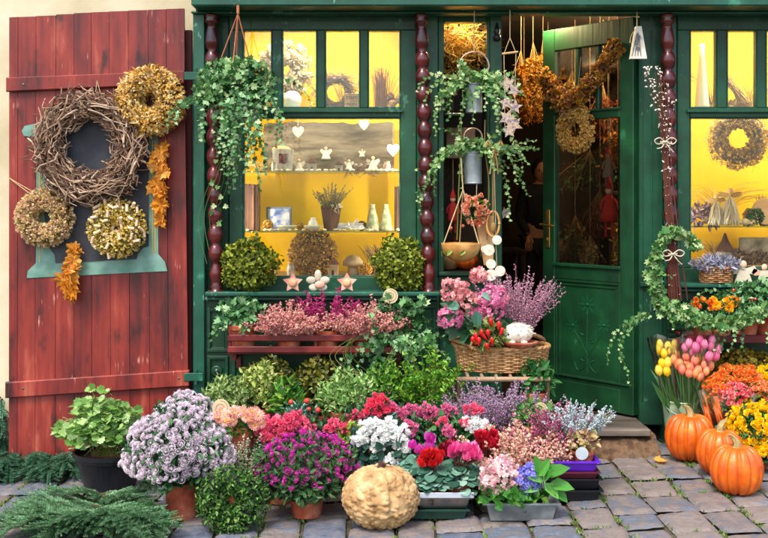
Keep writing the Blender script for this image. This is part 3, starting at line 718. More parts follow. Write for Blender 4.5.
# big twig wreath
c = W(90, 147, YW-.02); t = thing('twig_wreath', 'large wreath of rough grey brown twigs hung in the middle of the red shutter', 'wreath', c)
torus(MB(), c, .222, .045).build('core', M('wreath_dark_core', ['#2a1c14'], bump=.2), t, smooth=True)
mb = MB()
for k in range(6):
    n = 150; P, N, Tg, a = tor(n, c, .222, .07, jr=.3)
    D = nrm(Tg*rng.choice([-1, 1, 1, 1], n)[:, None]+N*.16+rng.normal(0, .42, (n, 3))); D[:, 1] *= .6; ln = rng.uniform(.08, .2, n); th = rng.uniform(.3, .75, n)
    mb.inst(TW[k], P-D*ln[:, None]*.5, D, N, np.c_[th, ln, th])
for i in range(46):
    q = rng.uniform(0, 2*PI); R_ = .222+rng.normal(0, .03); p0 = c+V3(math.cos(q)*R_, -.05-rng.uniform(0, .03), math.sin(q)*R_); tg = V3(-math.sin(q), 0, math.cos(q))*rng.choice([-1, 1]); o = V3(math.cos(q), 0, math.sin(q))
    mb.tube(curve([p0-tg*.08-o*.015+rng.normal(0, .008, 3), p0-tg*.03+rng.normal(0, .006, 3), p0+tg*.03+rng.normal(0, .006, 3)+o*.01, p0+tg*.1+o*.03+rng.normal(0, .015, 3)], 9), np.linspace(.0048, .0025, 9), 5)
mb.build('twigs', M('grey_twig', ['#3a281c', '#735540', '#a0826a', '#c4ab92'], 20, .9, island=.8, bump=.4), t)
m = MB(); s = W(97, 81, YS-.028)
for dx in (-.03, .035): m.tube([c+V3(.04+dx, .03, .2), s], .0022, 4)
m.build('string', STRING, t)
YLM = L('yellow_dried_leaves', ['#a87818', '#dca838', '#f0cc70', '#f8e4a8', '#fcf0cc'], .4, .6)
wreath(150.5, 101, YW-.02, .115, .058, 'round wreath of yellow dried leaves overlapping the top right of the twig wreath', [('leaves', CURL, 2000, .028, YLM, .5, .7), ('leaves', NARROW, 300, .05, STRAWM, .6, .8)], '#5a4014')
PAL = L('pale_dried_petals', ['#b48c5c', '#e8cc9c', '#f8e4c0', '#dcc060', '#cc9c90', '#fcf0dc'], .4, .6)
wreath(44.5, 217.5, YW, .1, .052, 'small wreath of pale cream dried petals at the left edge of the red shutter', [('petals', RUFF, 420, .022, PAL, .3, .8), ('small_petals', CURLW, 900, .018, PAL, .3, .8), ('moss', NARROW, 350, .022, L('dry_moss', ['#6a6a24', '#a8a044'], .2), .4, .6)], '#6a5430', (9, 178, YS-.01))
CORKM = M('cork', ['#b08662', '#d8b896', '#ecd8be'], 30, .85, island=.7)
t, c = wreath(117, 228, YW, .088, .062, 'round wreath set with wine corks under the twig wreath', [('moss', CURLW, 1500, .02, L('moss_leaves', ['#948024', '#ccae40', '#e8d078', '#f4e8c4'], .4), .4, .7)], '#6a6028')
cork = T([(math.cos(k*PI/4)*.22, s, math.sin(k*PI/4)*.22) for s in (0, 1) for k in range(8)], [(k, (k+1) % 8, (k+1) % 8+8, k+8) for k in range(8)]+[tuple(range(8))[::-1], tuple(range(8, 16))])
P, N, Tg, a = tor(300, c, .088, .06, 1, .02); keep = []
for i in range(300):
    if N[i, 1] < -.3 and all(np.linalg.norm(P[i]-P[j]) > .027 for j in keep): keep.append(i)
for i in keep[:34]:
    D = nrm(Tg[i]*.6+rng.normal(0, .6, 3)*V3(1, .3, 1)); MB().inst(cork, P[i]+N[i]*.014-D*.017, D, N[i], .036*rng.uniform(.85, 1.1)).build('cork', CORKM, t)
# maple leaf strings
MAP = L('maple_leaves', ['#b8701c', '#e0982c', '#f4b450', '#f8cc7c'], .4, .6)
def maples(pts, label):
    c = W(*pts[0][:2], YS-.03); t = thing('maple_leaf_garland', label, 'garland', c); mb = MB()
    for (px, py, s, ang) in [(p[0]+rng.normal(0, 1.5), p[1]+rng.normal(0, 2.5), p[2]*rng.uniform(.7, 1), p[3]+rng.normal(0, 40)) for p in pts for _ in range(3)]:
        a = math.radians(ang); q = W(px, py, YS-.05-.01*rng.uniform()); d = V3(math.sin(a), 0, -math.cos(a))
        tm = T(MAPLE.V.copy(), []); tm.loops = MAPLE.loops; tm.sz = MAPLE.sz
        tm.V[:, 2] += rng.normal(0, .11, len(tm.V)); tm.V[:, 0] *= rng.uniform(.55, .95); mb.inst(tm, [q-d*s*.4], d, V3(rng.normal(0, .5), -1, rng.normal(0, .4)), s)
    mb.build('leaves', MAP, t)
    MB().tube(curve([W(p[0], p[1], YS-.035) for p in pts], 14), .0018, 4).build('string', STRING, t)
maples([(161,152,.10,-10),(157,165,.10,30),(163,175,.11,-30),(158,184,.11,15),(162,195,.1,-10),(160,205,.1,20),(159,217,.08,0),(163,160,.09,60)], 'string of orange dried maple leaves down the right side of the red shutter')
maples([(72,251,.10,10),(70,262,.1,-25),(71,275,.12,15),(74,268,.1,60),(69,284,.12,-10),(71,293,.1,25)], 'string of orange dried maple leaves below the small pale wreath')
# ================================================================ things in the left display window
YD = .28
def dpos(px, z, y=YD): return V3(X(px, y), y, z)
def angel(px, z, h, label, y=YD, m=CERAM, wing=None, hang=False, w=.5, head='#d8a884'):
    c = dpos(px, z, y); t = thing('angel_figurine', label, 'figurine', c)
    MB().lathe([(0, 0), (h*w*.5, 0), (h*w*.42, h*.15), (h*.13, h*.6), (h*.07, h*.74), (0, h*.76)], c, 16, sy=.7).build('body', m, t, smooth=True)
    MB().ball(c+V3(0, 0, h*.86), h*.13, 12, 8).build('head', M('figurine_head', [head], rough=.5, bump=0), t, smooth=True)
    mb = MB()
    for s in (-1, 1):
        pts = np.array([(0, .45), (.15, .72), (.4, .82), (.48, .65), (.36, .5), (.3, .38), (.12, .36)])*h; pts[:, 0] *= s
        mb.prism(pts+np.array([c[0], c[2]]), c[1]+h*.08, c[1]+h*.08+.006)
    mb.build('wings', wing or m, t); return t
# top row
wreath(286, 70, .34, .1, .048, 'wreath of pale shell like flowers behind the second top window pane', [('flowers', RUFF, 90, .06, L('shell_flowers', ['#b09a70', '#d9c9a2', '#f0e6cc'], .3), .2, .8), ('leaves', LEAF, 300, .035, L('shell_leaves', ['#b8a27a', '#e2d4b0'], .3), .5, .6)], '#a08a5a')
c = dpos(292, SHT, .22); R_ = Zp(88, .22)-SHT; R_ = .055
tag(MB().ball(c+V3(0, 0, R_), R_, 24, 14).build('white_ball', M('white_paper', ['#d8d0c0', '#ece6d8'], 20, .7), loc=c, smooth=True), 'white paper ball beside the pale shell wreath in the upper window', 'ball')
GRASSM = L('dry_grass', ['#8a6a20', '#c9a545', '#ecd88c'], .2)
t, c = wreath(336, 92, .2, .075, .022, 'thin wicker wreath leaning in the third top window pane', [('twigs', STRAW, 420, .09, TWIG, 1.2, .1)], '#6a5030', loc=dpos(336, SHT+.098, .2))
def grass(name, label, c, h, n, mat, fan=.35, arch=.6, stem=.0022, cat='dried grass', bunch=.01, side=0, parent=None):
    c = np.array(c, float); t = thing(name, label, cat, c) if parent is None else parent; mb = MB()
    for i in range(n):
        a = rng.uniform(0, 2*PI); d = V3(math.cos(a)*fan*rng.uniform(.2, 1)+side, math.sin(a)*fan*.4, 1); hh = h*rng.uniform(.7, 1)
        tt = np.linspace(0, 1, 8)[:, None]; p = c+rng.normal(0, bunch, 3)*V3(1, 1, 0)+nrm(d)*hh*tt+V3(math.cos(a), 0, -.7)*arch*hh*.5*tt**3
        mb.tube(p, np.linspace(stem, stem*.5, 8), 3, False)
    mb.build('stalks', mat, t); return t
grass('dried_grass', 'arching pale dried grass behind the thin wicker wreath', dpos(343, SHT, .3), .36, 44, GRASSM, .45, .9)
grass('dried_grass', 'loose dried grass behind the trailing ivy in the first top pane', dpos(255, SHT, .3), .3, 40, STRAWM, .4, .7)
t = grass('broom_bundle', 'red brown broom twig bundle in the fourth top window pane', dpos(381, SHT, .24), .26, 110, M('broom', ['#4a2a18', '#7a4a2c', '#96643c'], 20, .8, island=.6), .1, .05, .0022, 'twig bundle', .016)
grass('dried_grass', 'spray of pale dried grass stems beside the broom bundle', dpos(390, SHT, .32), .34, 34, GRASSM, .5, .6)
mb = MB(); c = dpos(395, SHT, .22)
for i in range(7): mb.ball(c+V3(rng.normal(0, .02), rng.normal(0, .01), .015+.018*i*.6), .022, 8, 6, .1)
tag(mb.build('pine_cones', M('cones', ['#4a3020', '#7c5a40', '#a8825c'], 40, .8, island=.7, bump=.8), loc=c), 'small heap of brown cones at the right of the fourth top pane', 'cones')
# little sign with lettering
c = dpos(352, SHT+.045, .16); t = thing('wooden_sign', 'small pale wooden sign with lettering in front of the thin wicker wreath', 'sign', c)
MB().bbox(c+V3(-.042, 0, -.045), c+V3(.042, .008, .045), .002).build('board', WOODL, t)
def text(body, size, c, mat, parent, name='lettering', roty=0):
    cu = bpy.data.curves.new(name, 'FONT'); cu.body = body; cu.size = size; cu.align_x = 'CENTER'; cu.align_y = 'CENTER'; cu.extrude = .0008; cu.resolution_u = 3
    tmp = bpy.data.objects.new(name+'_tmp', cu); COL.objects.link(tmp); dg = bpy.context.evaluated_depsgraph_get()
    me = bpy.data.meshes.new_from_object(tmp.evaluated_get(dg)); bpy.data.objects.remove(tmp)
    o = bpy.data.objects.new(name, me); COL.objects.link(o); me.materials.clear(); me.materials.append(mat); o.parent = parent
    o.location = np.array(c)-ORG[parent.name]; o.rotation_euler = (PI/2, roty, 0); return o
INK = M('ink', ['#3a2a1c'], bump=0)
text('MAMI', .026, c+V3(0, -.003, .02), INK, t); text('NEJEN', .02, c+V3(0, -.003, -.018), INK, t)
# weathered board
c = dpos(325, SH1, .42); t = MB(); n = 24
xs = np.linspace(X(264, .42), X(394, .42), n); zt = Zp(123, .42)+rng.normal(0, .004, n); zt[0] -= .01
P = np.array([[(x, .40+rng.normal(0, .002), z) for z in np.linspace(SH1+.002, q, 10)] for x, q in zip(xs, zt)]); t.grid(P)
P2 = P.copy(); P2[..., 1] = .43; t.grid(P2[::-1]); t.grid(np.stack([P[:, -1], P2[:, -1]], 1)); t.grid(np.stack([P[-1], P2[-1]], 0)); t.grid(np.stack([P2[0], P[0]], 0))
tag(t.build('driftwood_board', M('driftwood', ['#241c14', '#544636', '#746450', '#8c7c62'], 12, .85, stretch=(.3, 1, 1.6), bump=1, bsc=20, bdist=.012), loc=c), 'wide weathered grey board standing on the upper glass shelf', 'board')
HEART = [(0,-.5),(.3,-.2),(.48,.12),(.42,.38),(.2,.46),(0,.3),(-.2,.46),(-.42,.38),(-.48,.12),(-.3,-.2)]
for (px, py, s, lb, y) in ((298, 132, .07, 'cream wooden heart hanging at the left before the weathered board', .2), (364, 125, .062, 'grey wooden heart hanging before the top edge of the weathered board', .22), (393, 150, .075, 'white heart ornament at the right end of the weathered board', .2)):
    c = W(px, py, y); t = thing('hanging_heart', lb, 'ornament', c); mb = MB(); mb.prism(np.array(HEART)*s+np.array([c[0], c[2]]), c[1], c[1]+.01)
    mb.build('heart', CERAM if py != 125 else M('grey_wash', ['#8a8478', '#b8b2a4'], 20), t); MB().tube([c+V3(0, .005, s*.3), V3(c[0], c[1]+.005, SHT-.008)], .001, 4).build('string', STRING, t)
# lantern box
c = dpos(283, SH1, .2); t = thing('lantern_box', 'pale tapered wooden lantern box with a small window on the upper shelf', 'lantern', c)
mb = MB(); mb.prism([(c[0]-.05, c[2]), (c[0]+.05, c[2]), (c[0]+.06, c[2]+.125), (c[0]-.06, c[2]+.125)], .17, .25); mb.build('body', M('washed_wood', ['#98907e', '#bdb5a2'], 12, .8), t)
mb = MB(); mb.bbox(c+V3(-.022, -.033, .045), c+V3(.022, -.0302, .1), .001); mb.build('opening', M('dark_red_inside', ['#5a2420'], bump=0), t)
MB().lathe([(.055, 0), (.045, .012), (0, .025)], c+V3(-.01, 0, .126), 16, sy=.6).build('lid', WOODL, t, smooth=True)
for (px, z, h, lb) in ((299, SH1, .075, 'tiny white angel beside the pale lantern box'), (326, SH1+.075, .075, 'small winged angel fixed to the middle of the weathered board'), (349, SH1+.01, .06, 'small winged angel lying left of the twig nest'), (373, SH1+.005, .085, 'small winged angel right of the twig nest'), (362, SH1+.09, .045, 'tiny white angel high on the right of the weathered board')):
    angel(px, z, h, lb, .24 if z < SH1+.03 else .36, w=.8)
def nest(px, z, label):
    c = dpos(px, z, .3); t = thing('twig_nest', label, 'nest', c); mb = MB()
    for k in range(5):
        n = 34; a = rng.uniform(0, 2*PI, n); P = c+np.c_[np.cos(a)*.08, np.sin(a)*.05, rng.uniform(0, .04, n)]; D = nrm(np.c_[-np.sin(a), np.cos(a)*.6, rng.normal(0, .3, n)])
        mb.inst(TW[k], P-D*.06, D, rdir(n), np.c_[a*0+.13, a*0+.13, a*0+.13])
    mb.build('twigs', TWIG, t); mb = MB()
    for dx in (-.03, .0, .035): mb.ball(c+V3(dx, -.01, .03), (.014, .014, .019), 10, 8)
    mb.build('eggs', CERAM, t, smooth=True)
nest(361, SH1, 'loose twig nest with small eggs on the upper shelf')
def pebbles(x0, x1, z, n, label):
    mb = MB(); c = dpos((x0+x1)/2, z, .15)
    for i in range(n): mb.ball(V3(X(rng.uniform(x0, x1), .15), rng.uniform(.125, .17), z+.006), V3(.012, .009, .007)*rng.uniform(.6, 1.2), 7, 5, .05)
    tag(mb.build('shelf_pebbles', M('pebbles', ['#b89a70', '#d8c4a0', '#e8dcc4'], 30, .7, island=.8), loc=c, smooth=True), label, 'pebbles')
pebbles(275, 398, SH1, 46, 'row of pale shells and pebbles along the front edge of the upper shelf')
pebbles(245, 400, SH2, 26, 'scattered pale pebbles along the front edge of the lower shelf')
# lower shelf
def barkvase(px, z, r, h, label, y=.27):
    c = dpos(px, z, y); mb = MB(); a = np.linspace(0, 2*PI, 30, endpoint=False); zz = np.linspace(0, h, 14)
    rr = r*(1+.09*np.sin(a*9)+.05*np.sin(a*14+1))
    P = np.array([[(c[0]+q*math.cos(b)*(1+rng.normal(0, .015)), c[1]+q*math.sin(b), c[2]+k+.004*math.sin(b*3)) for q, b in zip(rr, a)] for k in zz]); mb.grid(P, cv=True)
    mb.faces(P[-1]*V3(1, 1, 1)-V3(0, 0, .01), [tuple(range(30))])
    return tag(mb.build('bark_vase', BARK, loc=c), label, 'vase')
barkvase(252, SH2, .045, .265, 'tall dark bark vase at the left end of the lower shelf')
barkvase(398, SH2, .02, .25, 'slim bark tube at the right end of the lower shelf')
grass('dried_grass', 'hanging tuft of tan dried grass over the tall bark vase', dpos(262, SH2+.33, .22), .13, 120, STRAWM, .9, 1.4, .0012)
c = dpos(279, SH2, .33); t = thing('picture_frame', 'small blue picture leaning against the yellow wall on the lower shelf', 'picture', c)
MB().bbox(c+V3(-.075, -.006, 0), c+V3(.075, .006, .135), .003).build('frame', M('frame_grey', ['#4a5568', '#7f8896'], 20), t)
MB().box(c+V3(-.062, -.009, .013), c+V3(.062, -.0065, .122)).build('print', M('blue_print', ['#24356e', '#5f74a6', '#d8d4cc', '#c4a890'], 14, .4, bump=0), t)
for (px, r, lb) in ((287, .062, 'shallow white dish before the blue picture'), (313, .055, 'shallow white dish holding a small white pot')):
    c = dpos(px, SH2, .2); tag(MB().lathe([(0, .004), (r*.4, 0), (r*.5, .004), (r*.85, .02), (r, .026), (r*.95, .03), (r*.5, .012), (0, .01)], c, 28, sy=.7).build('dish', CERAM, loc=c, smooth=True), lb, 'dish')
c = dpos(313, SH2+.013, .2); tag(MB().lathe([(0, 0), (.022, 0), (.027, .02), (.022, .042), (.012, .048), (.016, .06), (0, .064)], c, 20).build('small_pot', M('white_glaze', ['#c8c0b0', '#ddd6c8'], 10, .3), loc=c, smooth=True), 'small white lidded pot standing in the dish', 'pot')
c = dpos(331, SH2, .24); t = thing('twig_basket', 'flared twig basket filled with dried lavender on the lower shelf', 'basket', c); mb = MB()
for i in range(34):
    a = 2*PI*i/34; mb.tube([c+V3(math.cos(a)*.033, math.sin(a)*.03, 0), c+V3(math.cos(a)*.055, math.sin(a)*.045, .135+rng.uniform(-.01, .01))], .0055, 5)
mb.lathe([(0, .0), (.034, 0), (.048, .12), (0, .12)], c, 16); mb.build('basket', BARK, t)
heather(t, c+V3(0, 0, .1), .06, .17, 34, L('dry_lavender', ['#6a6048', '#8c8264', '#7a6a6a'], .2), STEM, .65, .007, .2)
mb = MB(); leaves(mb, LEAF, 20, c+V3(.03, -.04, .13), (.02, .01, .015), .03); mb.build('bow', CERAM, t)
c = dpos(351, SH2, .22); mb = MB()
for i in range(26): mb.inst(LEAF, [c+V3(rng.normal(0, .02), rng.normal(0, .015), .01)], V3(rng.normal(0, 1), rng.normal(0, .3), .35), V3(0, -1, .6), rng.uniform(.04, .08))
tag(mb.build('shell_cluster', L('white_shell', ['#cfc8bc', '#efeae0'], .3), loc=c), 'white shell cluster beside the twig basket', 'shell')
VASEM = M('painted_vase', ['#8c7450', '#6c7c54', '#b8a47c', '#b06c4c'], 34, .4)
for (px, lb) in ((372.5, 'painted cone shaped bottle vase, left of a matching pair'), (386, 'painted cone shaped bottle vase, right of a matching pair')):
    c = dpos(px, SH2, .25); tag(MB().lathe([(0, 0), (.038, 0), (.04, .01), (.03, .07), (.018, .125), (.013, .14), (.018, .15), (.01, .152), (0, .15)], c, 24, sy=.7).build('bottle_vase', VASEM, loc=c, smooth=True), lb, 'vase')
# display floor
wreath(313, 262, .2, .078, .052, 'golden seed wreath standing on the display floor between the box balls', [('seeds', OCT, 1500, .02, L('seed_gold', ['#7a5420', '#b08038', '#d8b060'], .1), .3, .8)], '#7a5a24', loc=dpos(313, FL+.125, .2))
GM = M('mushroom_wood', ['#8a6a44', '#b0936a', '#cdb48c'], 14, .7)
for (px, r, lb, py) in ((353, .06, 'round woven mushroom cap before the yellow wall', 262), (275, .03, 'small pale stone figure left of the golden seed wreath', 266)):
    c = dpos(px, FL, .25); tag(MB().lathe([(0, 0), (r*.6, 0), (r*.5, r*.5), (r*.45, r*.8), (r, r*.9), (r*.96, r*1.3), (r*.6, r*1.75), (0, r*1.95)], c, 24, sy=.8).build('mushroom_figure', GM, loc=c, smooth=True), lb, 'ornament')
grass('twig_bundle', 'dense brown twig bundle behind the right box ball', dpos(380, FL, .3), .2, 150, TWIG, .5, .3, .0018, 'twig bundle', .025)

# ================================================================ right display window
t, c = wreath(738, 139, .2, .118, .04, 'round twig and leaf wreath hanging in the right display window', [('twigs', STRAW, 500, .07, TWIG, 1.1, .3), ('leaves', CURL, 800, .028, L('brown_leaves', ['#6e4c14', '#a87c30', '#d4ac5c', '#8a7a4c'], .3), .4, .8)], '#4a3820')
MB().tube([c+V3(0, 0, .12), V3(c[0], c[1], SHT-.008)], .0012, 4).build('string', STRING, t)
c = dpos(702, SHT, .22); t = thing('bark_cone', 'slim pale cone tree in the first top pane of the right window', 'ornament', c)
MB().lathe([(0, 0), (.045, 0), (.04, .03), (.02, .27), (.016, .30), (.016, .38), (0, .385)], c, 18).build('cone', M('papery_bark', ['#b8a468', '#dccf98', '#efe8c8'], 10, .7, stretch=(1, 1, .15)), t, smooth=True)
t = grass('willow_arch', 'dark curly willow twigs behind the pale cone tree', dpos(712, SHT, .3), .34, 22, TWIG, .3, .8, .002, 'twigs')
mb = MB(); c = dpos(740, SHT+.06, .24); t = thing('stalk_bundle', 'tied bundle of dry stalks lying aslant in the second pane', 'stalks', c)
for i in range(44):
    a = W(727, 80, .26)+rng.normal(0, .012, 3); b = W(745, 103, .22)+rng.normal(0, .016, 3)
    mb.tube([a, (a+b)/2+rng.normal(0, .003, 3), b], .0022, 3, False)
mb.build('stalks', STRAWM, t)
mb = MB(); leaves(mb, LEAF, 70, dpos(732, SHT+.015, .25), (.12, .04, .01), .045, zmin=-1); tag(mb.build('dry_leaves', STRAWM, loc=dpos(732, SHT, .25)), 'dry leaves scattered on the top glass shelf of the right window', 'leaves')
grass('dried_grass', 'feathery dried grass at the right edge of the second pane', dpos(750, SHT, .34), .3, 46, GRASSM, .5, 1.1)
grass('dried_grass', 'wide arching dried grass behind the two pale dolls', dpos(716, RSH, .34), .4, 60, GRASSM, .8, 1.0)
def doll(px, z, h, label, y=.2):
    c = dpos(px, z, y); t = thing('husk_doll', label, 'doll', c); mb = MB(); n = 70
    a = rng.uniform(0, 2*PI, n); P = c+V3(0, 0, h*.72)+0*np.c_[a, a, a]; D = np.c_[np.cos(a)*.32, np.sin(a)*.22, -1+0*a]; mb.inst(NARROW, P, D, rdir(n), np.c_[a*0+h*.5, a*0+h*.74, a*0+h*.3]); mb.build('skirt', L('husk', ['#b8a884', '#dccfae', '#f2ead2'], .3), t)
    MB().ball(c+V3(0, 0, h*.82), h*.08, 10, 8).build('head', WOODL, t, smooth=True)
    mb = MB(); mb.inst(NARROW, np.repeat([c+V3(0, 0, h*.7)], 4, 0), [(-1, 0, .35), (1, 0, .35), (-1, 0, .1), (1, 0, .1)], (0, -1, 0), h*.33); mb.build('wings', STRAWM, t)
doll(716, RSH, .2, 'pale corn husk doll, left of the two on the glass shelf'); doll(730, RSH, .24, 'taller corn husk doll with spread wings beside the husk doll')
mb = MB(); c = dpos(737, RSH, .19); 
for i, dx in enumerate((-.05, 0, .05, .09)): mb.ball(c+V3(dx, 0, .022), V3(.034, .02, .02), 12, 8, .06)
tag(mb.build('loofah_pieces', M('loofah', ['#c4a86a', '#e0cc98'], 40, .9, bump=1), loc=c), 'row of pale dried pods before the husk dolls', 'pods')
mb = MB(); leaves(mb, NARROW, 260, dpos(704, RSH+.05, .27), (.09, .04, .05), .05); tag(mb.build('lavender_bunch', L('dusty_lavender', ['#5a4a5c', '#8a7484', '#a89270'], .2), loc=dpos(704, RSH, .27)), 'dusty lavender bunch lying at the left end of the right shelf', 'flowers')
c = dpos(765, RSH+.08, .3); tag(MB().lathe([(0, .012), (.075, .012), (.08, 0), (.075, -.012), (0, -.012)], c, 28, axis='y').build('wood_disc', WOODL, loc=c), 'round slice of pale wood leaning in the right window', 'disc')
mb = MB(); leaves(mb, OCT, 300, dpos(755, RSH+.045, .2), (.045, .03, .045), .018); tag(mb.build('dark_herb', DARKLEAF, loc=dpos(755, RSH, .2)), 'dark green herb tuft beside the wood slice', 'herb')
c = dpos(725, RFL, .24); t = thing('tower_figure', 'little grey tower house with pointed roof on the right display floor', 'ornament', c)
MB().lathe([(0, 0), (.045, 0), (.045, .07), (.052, .075), (0, .076)], c, 14).build('wall', M('grey_clay', ['#7a7468', '#a49c8c'], 20), t); MB().lathe([(.054, 0), (.02, .06), (.006, .1), (0, .105)], c+V3(0, 0, .0765), 14).build('roof', BARK, t)
c = dpos(758, RFL, .35); tag(MB().bbox(c+V3(-.11, -.02, 0), c+V3(.15, .02, .15), .006).build('rustic_board', M('rough_grey', ['#5c5244', '#94886e', '#b8ac90'], 12, .9, bump=.8), loc=c), 'rough grey board standing on the right display floor', 'board')
mb = MB(); leaves(mb, LEAF, 260, dpos(750, RFL+.03, .22), (.12, .04, .03), .035); tag(mb.build('potpourri', L('potpourri_leaves', ['#5a3a24', '#8a6a50', '#b8a088'], .1), loc=dpos(750, RFL, .22)), 'brown potpourri heap before the rough grey board', 'potpourri')
# smaller goods between the others
def seedball(px, z, r, label, mat, y=.2, t=OCT):
    c = dpos(px, z+r, y); mb = MB(); d = rdir(260); mb.ball(c, r*.8, 12, 8); mb.inst(t, c+d*r*.75, nrm(d+rdir(260)*.4), rdir(260), r*.42); tag(mb.build('seed_ball', mat, loc=c), label, 'ball')
def tinyhouse(px, z, w_, h, label, y=.2, col=('#8c8070', '#b8ac98')):
    c = dpos(px, z, y); t = thing('tiny_house', label, 'ornament', c)
    MB().bbox(c+V3(-w_/2, -w_*.35, 0), c+V3(w_/2, w_*.35, h*.6), .002).build('wall', M('house_clay', list(col), 30), t)
    MB().prism([(c[0]-w_*.62, c[2]+h*.601), (c[0]+w_*.62, c[2]+h*.601), (c[0], c[2]+h)], c[1]-w_*.42, c[1]+w_*.42).build('roof', M('house_roof', ['#5a3424', '#84523a'], 30), t)
    MB().box(c+V3(-w_*.12, -w_*.35-.002, 0), c+V3(w_*.12, -w_*.35-.0003, h*.3)).build('door', WOODD, t)
def jarlet(px, z, r, h, label, col, y=.18):
    c = dpos(px, z, y); t = thing('small_jar', label, 'jar', c); MB().lathe([(0, 0), (r*.9, 0), (r, h*.1), (r, h*.7), (r*.75, h*.82), (r*.78, h*.9), (0, h*.9)], c, 20).build('body', M('jar_body', [col, '#d8ccb4'], 40, .35), t, smooth=True)
    MB().lathe([(r*.85, 0), (r*.85, h*.12), (0, h*.12)], c+V3(0, 0, h*.9), 20).build('lid', WOODL, t)
seedball(268, SH2, .03, 'brown seed ball beside the tall bark vase', GOLDDRY); seedball(300, SH2, .022, 'small golden seed ball between the two white dishes', GOLDDRY, .3)
seedball(362, SH2, .026, 'brown seed ball beside the left painted bottle vase', L('brown_seed', ['#5a3c1c', '#8c6434'], .1), .3)
tinyhouse(312, SH1, .05, .08, 'tiny clay house with a brown roof standing before the weathered board'); tinyhouse(339, SH1, .04, .06, 'smaller tiny clay house left of the twig nest', .16)
jarlet(387, SH1, .02, .055, 'small rust jar at the right end of the upper shelf', '#8c4a2c'); jarlet(274, SH1, .016, .05, 'small grey jar at the left of the pale lantern box', '#7c7c74', .15)
tinyhouse(333, FL, .06, .11, 'little clay house on the display floor between the seed wreath and the mushroom cap', .18, ('#9a7c54', '#c8a878')); jarlet(291, FL, .024, .075, 'brown jar on the display floor left of the golden seed wreath', '#6c4a2c', .15)
seedball(366, FL, .034, 'large seed ball on the display floor near the right box ball', GOLDDRY, .2); seedball(708, RFL, .035, 'seed ball on the right display floor left of the tower house', GOLDDRY, .25)
tinyhouse(748, RSH, .05, .1, 'little clay house on the glass shelf beside the dark herb tuft', .3, ('#94785c', '#c0a078')); jarlet(738, RFL, .026, .09, 'tall brown jar beside the grey tower house', '#5c4230', .3)
grass('dried_grass', 'short dried grass tuft beside the tower house on the display floor', dpos(715, RFL, .36), .17, 50, STRAWM, .5, .5); grass('twig_bundle', 'small twig bundle standing at the right end of the right glass shelf', dpos(764, RSH, .36), .2, 50, TWIG, .25, .2, .0022, 'twig bundle')
# narrow niche
wreath(458, 48, .28, .08, .07, 'shaggy dried grass wreath high in the narrow niche window', [('grass', STRAW, 700, .11, L('shaggy', ['#8a6420', '#c89a3c', '#e4c878'], .3), .5, .9), ('cones', OCT, 160, .03, GOLDDRY, .3, .8)], '#5a4320')
c = dpos(445, Zp(113, .2), .2); t = thing('wooden_birdhouse', 'small brown wooden birdhouse on a bracket in the narrow niche', 'birdhouse', c)
MB().bbox(c+V3(-.03, -.03, 0), c+V3(.05, .03, .1), .003).build('box', WOODD, t); MB().prism([(c[0]-.05, c[2]+.101), (c[0]+.07, c[2]+.101), (c[0]+.01, c[2]+.15)], .15, .24).build('roof', WOODL, t)
c = W(461, 143, .3); tag(MB().bbox(c+V3(-.085, 0, -.09), c+V3(.085, .012, .09), .004).build('pale_plaque', M('plaque', ['#7a5c48', '#a08068', '#c4aa94'], 14, .7), loc=c), 'pale wooden plaque at the back of the narrow niche', 'plaque')
MB  # red doll
def puppet(px, py, y, h, label, body, hat='#8c1410', string=None):
    c = W(px, py, y); t = thing('hanging_doll', label, 'doll', c); bm_ = M('doll_cloth', [body], rough=.9, bump=.2)
    MB().lathe([(0, 0), (h*.15, 0), (h*.17, h*.1), (h*.1, h*.45), (h*.06, h*.56), (0, h*.57)], c, 14, sy=.6).build('body', bm_, t, smooth=True)
    MB().ball(c+V3(0, 0, h*.64), h*.085, 12, 8).build('head', M('doll_skin', ['#c89878'], bump=0), t, smooth=True)
    MB().lathe([(h*.095, 0), (h*.07, h*.1), (h*.02, h*.25), (0, h*.27)], c+V3(0, 0, h*.68), 14).build('hat', M('doll_hat', [hat], rough=.9), t, smooth=True)
    mb = MB()
    for s in (-1, 1): mb.tube(curve([c+V3(s*h*.07, 0, h*.5), c+V3(s*h*.16, -.01, h*.38), c+V3(s*h*.18, -.02, h*.25)], 6), h*.03, 6)
    mb.build('arms', bm_, t, smooth=True)
    for s in (-1, 1): MB().tube([c+V3(s*h*.06, 0, .01), c+V3(s*h*.07, 0, -h*.3)], h*.025, 6).build('leg', bm_, t)
    if string: MB().tube([c+V3(0, 0, h*.9), V3(c[0], c[1], string)], .001, 4).build('string', STRING, t)
puppet(453, 222, .12, .2, 'red cloth doll hanging in the narrow niche behind the cords', '#8c1a14', string=1.6)
puppet(455, 258, .3, .14, 'dark red doll low in the narrow niche', '#5c1c14')
c = dpos(467, Zp(272), .2); mb = MB(); t = thing('small_pumpkin', 'small orange pumpkin on the niche floor under the hanging bowl', 'pumpkin', c+V3(0, 0, 0))
a = np.linspace(0, 2*PI, 48, endpoint=False)[None]; th = np.linspace(.05, PI-.05, 14)[:, None]; q = .07*(1-.1*np.abs(np.cos(a*5)))
P = np.stack([q*np.sin(th)*np.cos(a), q*np.sin(th)*np.sin(a), .05*np.cos(th)+0*a], -1)+c+V3(0, 0, .05); mb.grid(P, cv=True); mb.build('fruit', M('orange_skin', ['#a8400c', '#c45814'], 9, .4), t, smooth=True)
MB().tube([c+V3(0, 0, .09), c+V3(.005, 0, .115)], .008, 6).build('stem', BARK, t)
